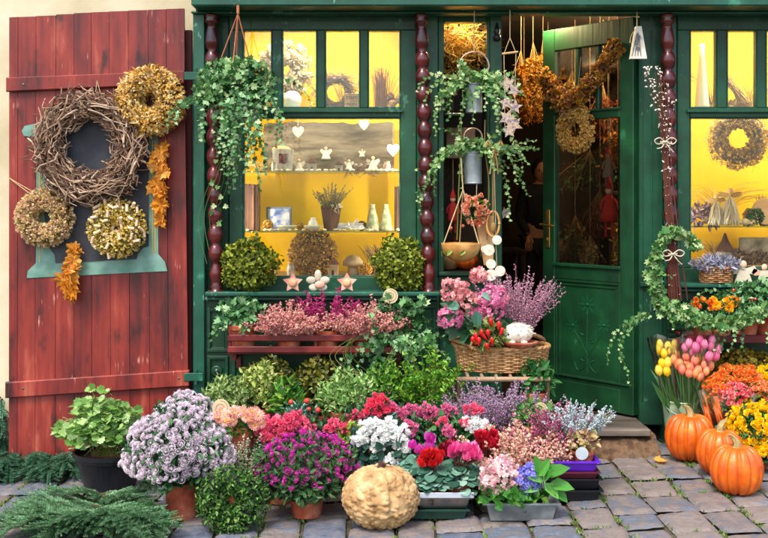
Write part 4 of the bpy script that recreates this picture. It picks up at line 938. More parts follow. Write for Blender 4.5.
for dx, lb in ((-.1, 'round wooden bowl on the left of the niche floor'),):
    c2 = c+V3(dx, .05, 0); tag(MB().lathe([(0, 0), (.04, 0), (.08, .05), (.085, .075), (.078, .075), (.03, .015), (0, .012)], c2, 24).build('wooden_bowl', WOODL, loc=c2, smooth=True), lb, 'bowl')
# ================================================================ inside the shop
def bunch(px, py, y, h, w, label, mat, n=420, t=LEAF, size=.035):
    """hanging dried bunch, tied at the top"""
    c = W(px, py, y); o = thing('dried_flower_bunch', label, 'dried flowers', c); m1 = MB(); m2 = MB()
    for i in range(26):
        e = c+V3(rng.normal(0, w*.4), rng.normal(0, w*.3), -h*rng.uniform(.6, 1)); m1.tube([c, (c+e)/2, e], .0016, 3, False)
    k = rng.uniform(.25, 1, n); P = c+np.c_[rng.normal(0, .42, n)*w*(.35+k*.65), rng.normal(0, .3, n)*w, -h*k]
    m2.inst(t, P, nrm(rdir(n)+V3(0, 0, -.6)), rdir(n), size*rng.uniform(.6, 1.2, n)); m1.build('stalks', STRAWM, o); m2.build('flowers', mat, o)
    MB().tube([c+V3(0, 0, -.01), V3(c[0], c[1], 2.56)], .0015, 4).build('string', STRING, o)
OR1 = L('dried_orange', ['#6a4414', '#a4701c', '#cc9838', '#e8c87c'], .35, .6); OR2 = L('dried_amber', ['#6a3c08', '#b07014', '#e0982c'], .35, .6)
bunch(521, 50, .62, .34, .06, 'amber dried bunch hanging at the left of the doorway', OR2)
bunch(533, 42, .72, .4, .07, 'golden dried flower bunch hanging in the doorway beside the star mobile', OR1, 420, FL5, .03)
bunch(543, 40, .85, .36, .07, 'gold dried flower bunch behind the top corner of the open door', GOLDDRY, 500)
bunch(548, 60, 1.2, .4, .14, 'deep amber dried bunch further inside the shop', OR2, 600)
bunch(524, 75, 1.0, .3, .14, 'brown dried bunch hanging low inside the doorway', OR2, 500)
for (px, py, y, h, w, lb, mt) in ((600, 190, .9, .3, .16, 'rust leafy bunch low behind the door glass', L('rust_leaf', ['#5a2410', '#94481c'], .3)), (575, 215, 1.1, .35, .16, 'dull green dried bunch behind the middle of the door glass', L('dull_green', ['#3a4a1c', '#6c7434', '#94884c'], .3)), (590, 235, .85, .25, .1, 'straw coloured bunch low behind the door glass', STRAWM), (619, 205, .75, .4, .05, 'narrow golden garland behind the hinge side of the door glass', GOLDDRY), (603, 85, 1.1, .35, .14, 'red brown dried bunch seen through the top of the door glass', L('dried_rust', ['#4a1a0c', '#8c3a18', '#a85a24'], .3)), (618, 120, .9, .3, .12, 'gold dried bunch seen through the door glass at the right', OR2), (572, 70, 1.4, .3, .12, 'straw bunch seen through the first top pane of the door', STRAWM), (590, 150, 1.6, .3, .3, 'dark leafy bunch deep behind the door glass', DARKLEAF)):
    bunch(px, py, y, h, w, lb, mt, 350)
puppet(609, 222, .62, .3, 'red robed doll hanging behind the lower door glass', '#b01c14', string=2.5)
puppet(608, 178, .85, .22, 'pale robed doll hanging above the red one behind the door glass', '#8f8878', '#a02018', string=2.5)
c = W(616, 262, .9); t = thing('wall_shelf', 'dark wooden shelf of small goods inside behind the door', 'shelf', c)
mb = MB()
for z in (.55, .98, 1.4): mb.bbox((1.55, 1.3, z), (2.6, 1.6, z+.025), .003)
mb.bbox((1.52, 1.3, .15), (1.549, 1.6, 2.0), .003); mb.bbox((2.601, 1.3, .15), (2.63, 1.6, 2.0), .003); mb.build('boards', WOODD, t)
for i, (x, z, h, col) in enumerate(((1.62, 1.006, .16, '#8a7a5a'), (1.75, 1.006, .2, '#a8996c'), (1.9, 1.006, .12, '#7a3a1c'), (1.66, 1.426, .14, '#6a6a5a'), (1.82, 1.426, .2, '#9a8458'), (2.0, 1.426, .15, '#8c2a1c'))):
    tag(MB().lathe([(0, 0), (.05, 0), (.055, h*.4), (.03, h*.8), (.035, h), (0, h)], (x, 1.42, z), 16).build('jar', M('jar_glaze', [col], rough=.3, bump=0), loc=(x, 1.42, z), smooth=True), 'small %s jar on the %s board of the shelf inside' % (('grey brown', 'straw coloured', 'rust brown', 'grey', 'tan', 'dark red')[i], 'lower' if z < 1.2 else 'upper'), 'jar')
for i, (x, y, z, w_, d_, h_) in enumerate(((RX0+.3, 3.2, RZ0, .5, .6, .8), (2.4, 3.5, RZ0, .7, .5, .95))):
    t = thing('shop_table', ('dark wooden counter on the left inside the shop', 'dark wooden table on the right inside the shop')[i], 'table', (x, y, z))
    MB().bbox((x-w_/2, y-d_/2, z+h_-.03), (x+w_/2, y+d_/2, z+h_), .004).build('table_top', WOODD, t)
    for sx in (-1, 1):
        for sy in (-1, 1): MB().box((x+sx*(w_/2-.03)-.02, y+sy*(d_/2-.03)-.02, z), (x+sx*(w_/2-.03)+.02, y+sy*(d_/2-.03)+.02, z+h_-.031)).build('leg', WOODD, t)
# woman standing far inside
px_, py_ = X(541, 4.0), 4.0
per = thing('person', 'dark haired person in dark clothes standing far inside the doorway', 'person', (px_, py_, RZ0))
def skin(name, verts, edges, rad, mat, sub=2):
    me = bpy.data.meshes.new(name); me.from_pydata([tuple(v) for v in verts], edges, []); o = bpy.data.objects.new(name, me); COL.objects.link(o)
    sm = o.modifiers.new('skin', 'SKIN'); sm.use_smooth_shade = True
    sv = me.skin_vertices[0].data
    for i, r_ in enumerate(rad): sv[i].radius = (r_, r_*.85) if isinstance(r_, float) else r_
    sv[0].use_root = True; s = o.modifiers.new('sub', 'SUBSURF'); s.levels = s.render_levels = sub
    dg = bpy.context.evaluated_depsgraph_get(); m2 = bpy.data.meshes.new_from_object(o.evaluated_get(dg)); bpy.data.objects.remove(o)
    m2.materials.clear(); m2.materials.append(mat); m2.polygons.foreach_set('use_smooth', [True]*len(m2.polygons))
    return m2
SKINM = M('skin_tone', ['#8e5f48', '#a87458'], 8, .55, bump=.05)
bv = [(0,0,.88),(0,0,1.08),(0,0,1.26),(0,-.01,1.36),(0,-.02,1.42),(0,-.02,1.52),  # pelvis .. head
      (.15,0,1.3),(.2,.02,1.05),(.16,-.12,.86),(-.15,0,1.3),(-.2,.02,1.05),(-.14,-.14,.9),
      (.09,0,.8),(.1,-.01,.45),(.1,.02,.08),(.11,-.1,.03),(-.09,0,.8),(-.1,-.02,.45),(-.1,.02,.08),(-.11,-.1,.03)]
be = [(0,1),(1,2),(2,3),(3,4),(4,5),(2,6),(6,7),(7,8),(2,9),(9,10),(10,11),(0,12),(12,13),(13,14),(14,15),(0,16),(16,17),(17,18),(18,19)]
br = [.15,.13,.15,.06,.055,.085,.065,.045,.03,.065,.045,.03,.1,.065,.045,.04,.1,.065,.045,.04]
me = skin('body', bv, be, br, SKINM); o = bpy.data.objects.new('body', me); COL.objects.link(o); o.parent = per
mb = MB(); hc = V3(px_, py_-.02, RZ0+1.47)
mb.ball(hc, (.072, .088, .108), 20, 16); mb.ball(hc+V3(0, -.09, -.012), (.012, .018, .022), 8, 6)
mb.build('head', SKINM, per, smooth=True)
mb = MB(); 
for s in (-1, 1): mb.ball(hc+V3(s*.028, -.078, .012), (.012, .008, .006), 8, 6)
mb.build('eyes', M('eye', ['#120c0a'], rough=.2, bump=0), per)
MB().ball(hc+V3(0, -.076, -.052), (.022, .01, .007), 8, 6).build('lips', M('lips', ['#8c4038'], bump=0), per)
mb = MB(); mb.ball(hc+V3(0, .025, .03), (.088, .092, .1), 20, 12, .02); mb.ball(hc+V3(.03, .06, -.08), (.08, .06, .12), 14, 10, .03)
mb.build('hair', M('dark_hair', ['#0c0706', '#1e120c'], 30, .5), per, smooth=True)
cl = M('dark_cloth', ['#0c0c10', '#1a1a20'], 12, .9)
me = skin('jacket', [bv[i] for i in (0,1,2,3,6,7,8,9,10,11)], [(0,1),(1,2),(2,3),(2,4),(4,5),(5,6),(2,7),(7,8),(8,9)], [.175,.15,.175,.085,.085,.06,.042,.085,.06,.042], cl); o = bpy.data.objects.new('jacket', me); COL.objects.link(o); o.parent = per
me = skin('trousers', [bv[i] for i in (0,12,13,14,16,17,18)], [(0,1),(1,2),(2,3),(0,4),(4,5),(5,6)], [.16,.115,.08,.06,.115,.08,.06], cl); o = bpy.data.objects.new('trousers', me); COL.objects.link(o); o.parent = per
for (px2, sgn) in ((-.14, -1), (.16, 1)):   # hands with fingers
    hp = V3(px2, -.13 if sgn > 0 else -.15, .86 if sgn > 0 else .9); vs = [hp, hp+V3(0, -.03, -.06)]; es = [(0, 1)]; rs = [.022, .026]
    for k in range(4):
        b0 = len(vs); dx = (k-1.5)*.018; vs += [hp+V3(dx, -.035, -.085), hp+V3(dx, -.05, -.12-.006*(k in (1, 2))), hp+V3(dx, -.045, -.15-.008*(k in (1, 2)))]; es += [(1, b0), (b0, b0+1), (b0+1, b0+2)]; rs += [.01, .009, .008]
    b0 = len(vs); vs += [hp+V3(-sgn*.03, -.04, -.05), hp+V3(-sgn*.04, -.055, -.085)]; es += [(0, b0), (b0, b0+1)]; rs += [.011, .009]
    me = skin('hand', vs, es, rs, SKINM, 1); o = bpy.data.objects.new('hand', me); COL.objects.link(o); o.parent = per
for (x, y, z, e) in ((.96, .45, 2.5, 12), (1.75, .9, 2.45, 22), (1.9, 3.6, 2.5, 3)):
    t = thing('ceiling_lamp', {.96: 'warm lamp above the hanging bunches inside the doorway', 1.75: 'warm lamp above the dolls behind the door glass', 1.9: 'warm lamp far inside near the standing person'}[x], 'lamp', (x, y, z))
    MB().lathe([(.0, .05), (.03, .05), (.05, .0), (.046, .0), (.0, .045)], (x, y, z), 16).build('shade', BLACKP, t)
    MB().ball((x, y, z-.0), .018, 10, 8).build('bulb', LAMPM.m, t)
    l = bpy.data.lights.new('room_lamp', 'POINT'); l.energy = e; l.color = (1, .72, .38); l.shadow_soft_size = .03; o = bpy.data.objects.new('room_lamp', l); COL.objects.link(o); o.location = (x, y, z-.04)
# ================================================================ hanging along the front
# big ivy basket at the left
c = W(233, 92, -.27); t = thing('hanging_ivy', 'large hanging ivy basket trailing over the left display window', 'hanging plant', c)
pot(t, c[0], c[1], c[2]-.11, .1, .12, TERRA)
hk = W(238, 2, -.27); hk[2] = CORZ; mb = MB()
for dx, dy in ((-.13, 0), (.13, .02), (0, -.1), (.0, .1)): mb.tube([c+V3(dx, dy, -.0), W(238, 14, -.27)], .0035, 5)
mb.tube([W(238, 14, -.27), hk], .008, 6); mb.build('hanging_cord', M('rust_cord', ['#8c4a2a', '#b06a44'], 20), t)
ml, ms = MB(), MB(); S = []; Ln = []
for i in range(40): a = rng.uniform(0, 2*PI); S.append(c+V3(math.cos(a)*.1, math.sin(a)*.1, rng.uniform(-.02, .06))); Ln.append(rng.uniform(.1, .22))
ivy(ml, ms, S, Ln, 1.0, .8, size=.036, back=.0)
ivy(ml, ms, [c+V3(rng.uniform(-.03, .17), -.06, -.04) for _ in range(40)], rng.uniform(.3, .6, 40), .2, 1.4, size=.034, back=-.03)
ivy(ml, ms, [c+V3(-.13, -.06, -.05) for _ in range(4)], rng.uniform(.2, .36, 4), .8, .7, size=.036, side=-.8)
leaves(ml, IVY, 700, c+V3(.01, 0, .02), (.2, .15, .15), .036, .5, -.7)
ml.build('leaves', IVYM, t); 
L2 = MB(); leaves(L2, IVY, 200, c+V3(.01, -.02, .03), (.205, .17, .155), .034, .85, -.6); L2.build('pale_leaves', IVYV, t); ms.build('vines', STEM, t)
mb = MB(); 
for i in range(5): mb.tube(curve([W(222+i, 150, -.12), W(228-4*i, 178, -.12), W(222-6*i, 200+5*i, -.1), W(215-2*i, 208+14*i, -.1)], 12), .0016, 3)
mb.build('trailing_stems', STEM, t)
ml = MB(); P = np.array([W(px, py, -.11) for px, py in ((218,186),(222,196),(215,205),(210,214),(219,208),(224,206),(220,222),(219,226),(213,180),(216,160),(214,184))]); ml.inst(IVY, P, nrm(rdir(len(P))+V3(0, 0, -.5)), (0, -1, .3), .032); ml.build('trailing_leaves', IVYV, t)
# zinc pots in the middle
def zpot(px, ptop, pbot, y, r, label, arch=True, n=26, ln=(.15, .4), hook=None, side=0):
    top = W(px, ptop, y); b = W(px, pbot, y); h = top[2]-b[2]; t = thing('hanging_zinc_pot', label, 'hanging pot', b)
    MB().lathe([(0, 0), (r*.96, 0), (r, .004), (r*.98, .01), (r*.98, h-.01), (r*1.03, h-.006), (r*1.03, h), (r*.95, h), (r*.93, h-.02), (0, h-.025)], b, 28).build('pot', ZINC, t, smooth=False)
    a = np.linspace(0, PI, 24); hw = .082 if arch else r; hh = .14 if arch else .1
    z0 = top[2]+(.02 if arch else -.01); zt = Zp(52, y) if arch else top[2]+.13
    P = [top+V3(-r, 0, -.02)]+[V3(top[0]-hw*math.cos(q), top[1], zt-hw+hw*math.sin(q)) for q in a]+[top+V3(r, 0, -.02)]
    MB().tube(P, .0042, 6).build('handle', M('wire_copper', ['#a47a64', '#d0a894'], 20, .4, metal=.5), t)
    if hook: MB().tube([V3(top[0], top[1], zt), V3(top[0]+.002, top[1], CORZ+.01)], .003, 5).build('string', STRING, t)
    ml, ms = MB(), MB()
    for sg in (-1, 1): ivy(ml, ms, [top+V3(sg*r*rng.uniform(.9, 1.1), rng.uniform(-.03, .03), 0) for _ in range(n//2)], rng.uniform(*ln, n//2), .4, 1.2, size=.03, out=(sg*.5, -.3, 0), side=sg*.15, back=y+.07)
    if side: ivy(ml, ms, [top+V3(r, -.02, 0)]*4, [.32]*4, .1, .35, size=.034, side=1.4)
    leaves(ml, IVY, 90, top+V3(0, 0, .028), (.1, .06, .035), .03, .4); ml.build('leaves', IVYV, t); ms.build('vines', STEM, t); return t
zpot(474, 84, 113, -.12, .046, 'zinc hanging pot of variegated ivy on a tall arched wire handle', True, 34, (.12, .42), True)
t = zpot(473, 152, 184, -.1, .05, 'lower zinc hanging pot with ivy trailing right toward the doorway', False, 22, (.1, .5), side=1)
mb = MB()
for (a, b) in ((461, 459), (485, 489)): mb.tube(curve([W(a, 120, -.1), W(a, 150, -.12), W(b, 184, -.12), W(b-2, 240, -.12)], 12), .0035, 5)
mb.build('thick_vine', STEM, t)
# bow and corn dolly
c = W(494, 150, -.16); t = thing('straw_bow', 'tan straw bow and tassels tied to the post beside the doorway', 'bow', c); mb = MB()
for s in (-1, 1):
    for k in range(3): mb.tube(curve([c, c+V3(s*.035, -.01, .03+.01*k), c+V3(s*.05, -.01, .0), c+V3(s*.02, 0, -.012), c], 16), .003, 5)
    mb.tube(curve([c, c+V3(s*.014, -.01, -.06), c+V3(s*.022, 0, -.13)], 8), .004, 5)
mb.tube(curve([c+V3(0, 0, .0), c+V3(-.005, 0, -.2), c+V3(-.004, 0, -.45)], 8), .004, 5); mb.ball(c+V3(-.004, 0, -.42), (.016, .016, .03), 10, 8); mb.build('bow', STRAWM, t)
# hanging bowl
c = W(461, 262, -.13); t = thing('hanging_bowl', 'round carved coconut bowl hanging on three cords before the niche', 'hanging bowl', c); rb = .108
a = np.linspace(0, PI/2, 9); pr = [(rb*math.sin(q)**.9, .098-.098*math.cos(q)) for q in a]+[(rb*1.0, .103), (rb*.93, .103), (rb*.85, .07), (rb*.5, .03), (0, .02)]
MB().lathe(pr, c, 32).build('bowl', M('coconut', ['#8a5a24', '#c08c48', '#dcb070'], 9, .45, bump=.3), t, smooth=True)
mb = MB()
for i in range(9):
    q = 2*PI*i/9; p0 = c+V3(rb*.95*math.cos(q), rb*.95*math.sin(q), .07)
    mb.inst(LEAF, [p0], V3(rng.normal(0, .5), 0, -1), V3(math.cos(q), math.sin(q), 0), .045)
mb.build('painted_leaves', M('bowl_ink', ['#6c7a30', '#8c9a48'], bump=0), t)
kn = W(461, 158, -.13); mb = MB()
for q in (200, 335, 90): mb.tube([c+V3(rb*.96*math.cos(math.radians(q)), rb*.96*math.sin(math.radians(q)), .1), W(463, 190, -.13), kn], .0034, 5)
mb.build('cord', STRING, t); mb = MB(); mb.ball(W(451, 228, -.15), .009, 8, 6); mb.ball(W(463, 226, -.17), .009, 8, 6); mb.build('bead', TERRA, t)
c = W(476, 210, -.14); t = thing('flower_bouquet', 'small hanging bunch of orange and cream dried flowers', 'dried flowers', c)
mb = MB(); P, d = cloud(60, c, (.07, .05, .07), .6); mb.inst(RUFF, P, rdir(60), d+V3(0, -.4, 0), .036); mb.build('flowers', L('coral_flowers', ['#b83a1c', '#e07a54', '#f0c4a0', '#f4e4cc'], .3), t)
mb = MB(); leaves(mb, LEAF, 60, c, (.06, .04, .06), .03); mb.build('leaves', GREENLEAF, t); MB().tube([c, W(478, 150, -.14)], .002, 4).build('string', STRING, t)
mb = MB(); c = W(493, 224, -.15); q = np.linspace(0, 2*PI, 33); mb.tube(np.c_[c[0]+.034*np.cos(q), 0*q+c[1], c[2]+.068*np.sin(q)], .0065, 8); tag(mb.build('wooden_ring', M('ring_wood', ['#a8743c', '#cc9a5c'], 9, .5), loc=c, smooth=True), 'oval wooden ring hanging on the post beside the orange dried flowers', 'ring')
c = W(484, 236, -.1); tag(MB().prism([(c[0]-.052, c[2]+.12), (c[0]+.0, c[2]-.16), (c[0]+.05, c[2]-.16), (c[0]+.055, c[2]+.11)], -.1, -.075).build('wooden_cone', WOODL, loc=c), 'long tapering pale wood piece hanging behind the disc string', 'ornament')
c = W(490, 236, -.17); t = thing('disc_garland', 'string of pale round discs hanging left of the doorway', 'garland', c); mb = MB()
for (px, py, r) in ((497, 240, 4.8), (489, 250, 5.6), (491, 264, 5), (500, 271, 5.4), (491, 275, 5.8), (484, 249, 3.2)):
    mb.lathe([(0, .003), (r/188, .003), (r/188, -.003), (0, -.003)], W(px, py, -.17-.002*py/100), 20, axis='y')
mb.build('discs', M('capiz', ['#b8a88c', '#dcd0b8', '#ece4d2'], 30, .4), t); MB().tube([W(494, 150, -.16), W(496, 245, -.16), W(499, 312, -.16)], .0018, 4).build('string', STRING, t)
# star mobile
c = W(510, 54, -.2); t = thing('star_mobile', 'hanging mobile of pale wooden stars and angels at the doorway edge', 'mobile', c)
MB().tube([W(502, 54, -.2), W(518, 52, -.2)], .006, 8).build('bar', WOODL, t); mb = MB()
mb.tube([W(510, 10, -.2), W(510, 38, -.2), W(504, 54, -.2), W(505, 132, -.2)], .002, 4); mb.tube([W(510, 38, -.2), W(516, 53, -.2), W(514, 128, -.2)], .002, 4); mb.build('string', STRING, t)
def star(c, s, rot=0, n=5, inner=.5, th=.01):
    m = MB(); pts = []
    for k in range(2*n):
        a = PI/2+rot+k*PI/n; r = s*(1 if k % 2 == 0 else inner); pts.append((c[0]+r*math.cos(a), c[2]+r*math.sin(a)))
    return m.prism(pts, c[1]-th, c[1])
SM = M('mobile_wood', ['#7c5c4c', '#a08468', '#b4a08a', '#686474', '#94545c'], 50, .7, bump=.2)
for (px, py, s) in ((508, 84, .045), (514, 91, .04), (506, 103, .042), (515, 107, .04), (507, 118, .05), (514, 125, .048), (509, 131, .04)):
    star(W(px, py, -.21-.001*py), s, rng.normal(0, .3), inner=.45).build('star', SM, t)
c = W(505, 213, .1); tag(star(c, .035, .2).build('straw_star', SM, loc=c), 'small pale star hanging just inside the doorway', 'star'); 
# bell on the door jamb
c = W(637, 58, -.1); t = thing('hanging_bell', 'white wash wooden bell shape with grey bird pattern hanging on the door jamb', 'ornament', c)
z = lambda p: Zp(p, -.1); cx = c[0]
mb = MB(); V = []
for yy, s in ((-.135, 1), (-.1, 1)): V += [(X(629, -.1), yy, z(59.5)), (X(645.5, -.1), yy, z(59.5)), (X(640.5, -.1), yy+.01*(s), z(27)), (X(635, -.1), yy+.01, z(27))]
mb.faces(V, [(0,1,2,3), (4,7,6,5), (0,4,5,1), (1,5,6,2), (2,6,7,3), (3,7,4,0)]); mb.build('body', M('white_wash', ['#a89c88', '#cfc6b4', '#ded6c6'], 14, .7), t)
mb = MB(); 
for a in range(4): mb.tube(curve([W(632+a*3, 56, -.138), W(634+a*2, 47, -.136), W(636+a, 38, -.13), W(637+.5*a, 31, -.124)], 8), .0022, 4)
mb.inst(LEAF, [W(634, 44, -.137), W(640, 50, -.138), W(638, 40, -.133)], [(1, 0, .8), (-1, 0, .8), (.5, 0, 1)], (0, -1, 0), .03); mb.build('pattern', M('grey_ink', ['#5c6068'], bump=0), t)
mb = MB(); mb.tube([W(637, 30, -.11), W(637, 12, -.11)], .004, 6); mb.tube(curve([W(637, 27, -.12), W(631, 36, -.13), W(630, 43, -.14)], 8), .0022, 4); mb.build('string', STRING, t)
# swag and wreath on the open door (they follow the door leaf)
ca, sa = math.cos(ang), math.sin(ang)
def D_(u, v, z): return V3(hx0+u*ca-v*sa, hy0+u*sa+v*ca, z)
nD = V3(-sa, ca, 0)
path = curve([D_(.1, .05, 2.23), D_(.22, .07, 2.08), D_(.34, .08, 1.97), D_(.44, .08, 1.93), D_(.54, .07, 2.0), D_(.62, .05, 2.1)], 60)
t = thing('flower_swag', 'thick swag of orange and brown dried flowers across the top of the open door', 'garland', D_(.4, .06, 2.0))
MB().tube(path, .022, 8).build('core', M('swag_core', ['#3a2410']), t, smooth=True)
for nm, tm, n, sz, mt in (('flowers', RUFF, 420, .032, OR1), ('leaves', CURL, 600, .034, L('swag_brown', ['#3c200e', '#6c3a18', '#94602c', '#50424a'], .2))):
    i = rng.integers(0, 60, n); d = rdir(n); P = path[i]+d*rng.uniform(.02, .055, n)[:, None]; MB().inst(tm, P, rdir(n), d, sz*rng.uniform(.6, 1.3, n)).build(nm, mt, t)
c = D_(.38, .06, 1.775); t = thing('dried_wreath', 'pale gold dried flower wreath hanging on the glass of the open door', 'wreath', c)
def onto_door(m):   # wreaths are modelled facing the street; turn them flat onto the door leaf
    e = V3(ca, sa, 0); return m.xf(lambda v: c+(v[:, 0:1]-c[0])*(-e)*-1+(v[:, 1:2]-c[1])*(-nD)+(v[:, 2:3]-c[2])*V3(0, 0, 1))
m = MB(); torus(m, c, .094, .022); onto_door(m).build('core', M('wreath_brown', ['#4a3014']), t, smooth=True)
for nm, tm, n, sz, mt in (('flowers', RUFF, 330, .028, L('pale_gold', ['#8a6420', '#c89c44', '#e8cc80', '#cca07c'], .3)), ('leaves', CURL, 400, .026, OR1)):
    P, N, Tg, a = tor(n, c, .094, .034); m = MB().inst(tm, P, rdir(n), N, sz*rng.uniform(.7, 1.2, n)); onto_door(m).build(nm, mt, t)
MB().tube([c+V3(0, 0, .13), D_(.36, .04, 2.2)], .0015, 4).build('string', STRING, t)
c = D_(.62, -.05, 1.87); mb = MB(); tag(mb.bbox(c-V3(.02, .004, .1), c+V3(.02, .004, .1), .001).build('photo_strip', M('strip_print', ['#2a3048', '#d8d4cc', '#8c3a34'], 30, .5, bump=0), loc=c), 'narrow strip of small pictures hanging behind the top of the open door', 'strip')
# pussy willow bundle
c = W(672, 290, -.17); t = thing('pussy_willow_bundle', 'tall bundle of pussy willow twigs with two bows before the right turned column', 'twigs', c); mb = MB(); bd = MB()
for i in range(16):
    s = rng.normal(0, 1); pts = [W(674+s*4.5, 300, -.17), W(671+s*3, 245, -.18), W(667+s*2.2, 190, -.18), W(664+s*2.2, 142, -.18), W(662+s*4, 105, -.18), W(658+s*6, 66+abs(s)*12, -.18)]
    pts = curve(pts, 30); mb.tube(pts, np.linspace(.0045, .0018, 30), 4)
    q = pts[14:][::1]; q = q+rng.normal(0, .006, q.shape); d = nrm(np.gradient(pts[14:], axis=0)+rng.normal(0, .4, q.shape)); k = rng.uniform(0, 1, len(q)) < .28
    bd.inst(OCT, q[k], d[k], rdir(k.sum()), .019)
    k2 = rng.uniform(0, 1, 30) < .3; bd.inst(OCT, pts[k2], rdir(k2.sum()), rdir(k2.sum()), .009)
for k, (x0, y0) in enumerate(((650, 68), (648, 72))):
    pts = curve([W(664, 142, -.19), W(657, 112, -.2), W(650, 92, -.2), W(645, 74, -.2), W(648, 67, -.2)], 30)+V3(k*.01, 0, k*.004); mb.tube(pts, .0018, 4)
    q = pts[8::2]+rng.normal(0, .005, pts[8::2].shape); bd.inst(OCT, q, rdir(len(q)), rdir(len(q)), .022)
mb.build('twigs', M('willow_bark', ['#341810', '#54291c', '#6e4030'], 30, .6, island=.6), t); bd.build('catkins', M('catkin', ['#c4bca8', '#e6e0d2'], 30, .9), t)
for py, s in ((142, 1.0), (254, .9)):
    c = W(665 if py < 200 else 673, py, -.205); mb = MB()
    for q in (-1, 1):
        mb.tube(curve([c, c+V3(q*.03, -.01, .022), c+V3(q*.058, -.01, .008), c+V3(q*.04, -.005, -.012), c], 14), .0032, 5); mb.tube(curve([c, c+V3(q*.02, -.01, -.03), c+V3(q*.045, -.005, -.045-.01*q)], 8), .003, 5)
    mb.tube([c+V3(-.022, .01, 0), c+V3(0, -.012, 0), c+V3(.022, .01, 0)], .006, 6); mb.build('bow', CERAM, t)
# ivy ring
c = W(700, 300, -.16); t = thing('ivy_wreath', 'large open ring of variegated ivy draped round the willow bundle and the right sill', 'wreath', c)
rp = curve([W(672, 232, -.2), W(660, 242, -.2), W(655, 262, -.2), W(655, 285, -.2), W(659, 303, -.2), W(672, 310, -.27), W(692, 317, -.36), W(712, 323, -.39), W(735, 322, -.39), W(752, 316, -.38), W(768, 308, -.36)], 80)
r2 = curve([W(672, 232, -.2), W(686, 235, -.2), W(697, 246, -.2)], 30)
MB().tube(rp, .012, 6).build('ring', STEM, t); ml, ms = MB(), MB()
for pth, n, dens in ((rp, 900, .046), (r2, 110, .026)):
    i = rng.integers(0, len(pth), n); d = rdir(n); wd = dens*(.55+.45*np.sin(i/len(pth)*PI)); P = pth[i]+d*V3(1, .8, 1)*(wd*rng.uniform(.3, 1, n))[:, None]; ml.inst(IVY, P, nrm(rdir(n)+d*.6+V3(0, 0, -.2)), nrm(V3(0, -1, .5)+rng.normal(0, .5, (n, 3))), .036*rng.uniform(.6, 1.2, n))
S = [rp[k] for k in rng.integers(18, 78, 34)]; ivy(ml, ms, S, rng.uniform(.05, .12, 34), .8, .9, size=.032)
ivy(ml, ms, [W(650, 315, -.2)]*3, [.42, .5, .36], .3, 1.3, size=.026, side=-.3)
ml.build('leaves', IVYV, t); ms.build('vines', STEM, t)
# ================================================================ sill ornaments
SZL = Zp(292, -.15); SZR = Zp(283.5, -.13)
def topiary(px, label, r=.147, mat=BOXLEAF, y=-.075, z=None, zr=.145):
    z = SZL if z is None else z; c = V3(X(px, y), y, z+zr*.96); t = thing('box_ball', label, 'topiary', V3(c[0], c[1], z))
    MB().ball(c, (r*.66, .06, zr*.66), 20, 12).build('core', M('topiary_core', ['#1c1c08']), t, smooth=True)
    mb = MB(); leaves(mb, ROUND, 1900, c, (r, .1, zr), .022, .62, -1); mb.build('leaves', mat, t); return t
topiary(249.5, 'clipped box ball at the left end of the window sill'); topiary(399, 'clipped box ball at the right end of the window sill beside the turned column')
STM = M('star_clay', ['#b8705c', '#d89a84', '#e8c0a8'], 20, .7)
for (px, lb) in ((293, 'pink clay star, left of the flower shaped ornament on the sill'), (347, 'pink clay star, right of the flower shaped ornament on the sill')):
    c = V3(X(px, -.1), -.1, SZL+.048); t = thing('clay_star', lb, 'star', c); star(c, .056, 0, inner=.52, th=.018).build('star', STM, t)
    MB().ball(c+V3(0, -.02, .0), (.024, .012, .024), 12, 8).build('centre', M('star_centre', ['#c88a5c', '#e0b48a'], 20), t, smooth=True)
c = V3(X(318, -.1), -.1, SZL+.05); t = thing('flower_ornament', 'white flower shaped clay ornament with pink tips between the two stars', 'ornament', c); mb = MB()
for k in range(5):
    a = PI/2+k*2*PI/5; p = c+V3(math.cos(a)*.04, 0, math.sin(a)*.036); mb.ball(p, (.028 if k else .02, .01, .02 if k else .032), 12, 8)
mb.build('petals', CERAM, t, smooth=True); MB().ball(c+V3(.01, -.012, -.014), (.03, .012, .022), 12, 8).build('centre', STM, t, smooth=True)
def tagdisc(px, py, y, r, label, mat, stake=None):
    c = W(px, py, y); t = thing('plant_tag', label, 'tag', c); MB().lathe([(0, .004), (r, .004), (r, -.004), (0, -.004)], c, 28, axis='y').build('disc', mat, t)
    mb = MB(); q = np.linspace(0, 4.5*PI, 60); mb.tube(np.c_[c[0]+r*.85*q/14*np.cos(q), 0*q+c[1]-.005, c[2]+r*.85*q/14*np.sin(q)], .0012, 3); mb.build('spiral', M('tag_ink', ['#8c6c4c'], bump=0), t)
    MB().tube([c, c+V3(0, 0.01, -(stake or .1))], .003, 5).build('stick', WOODL, t)
TAGM = M('tag_wood', ['#b8a078', '#d8c8a4'], 12, .7)
tagdisc(390.5, 296, -.26, .04, 'round pale tag with a spiral in front of the sill under the right box ball', TAGM, .18)
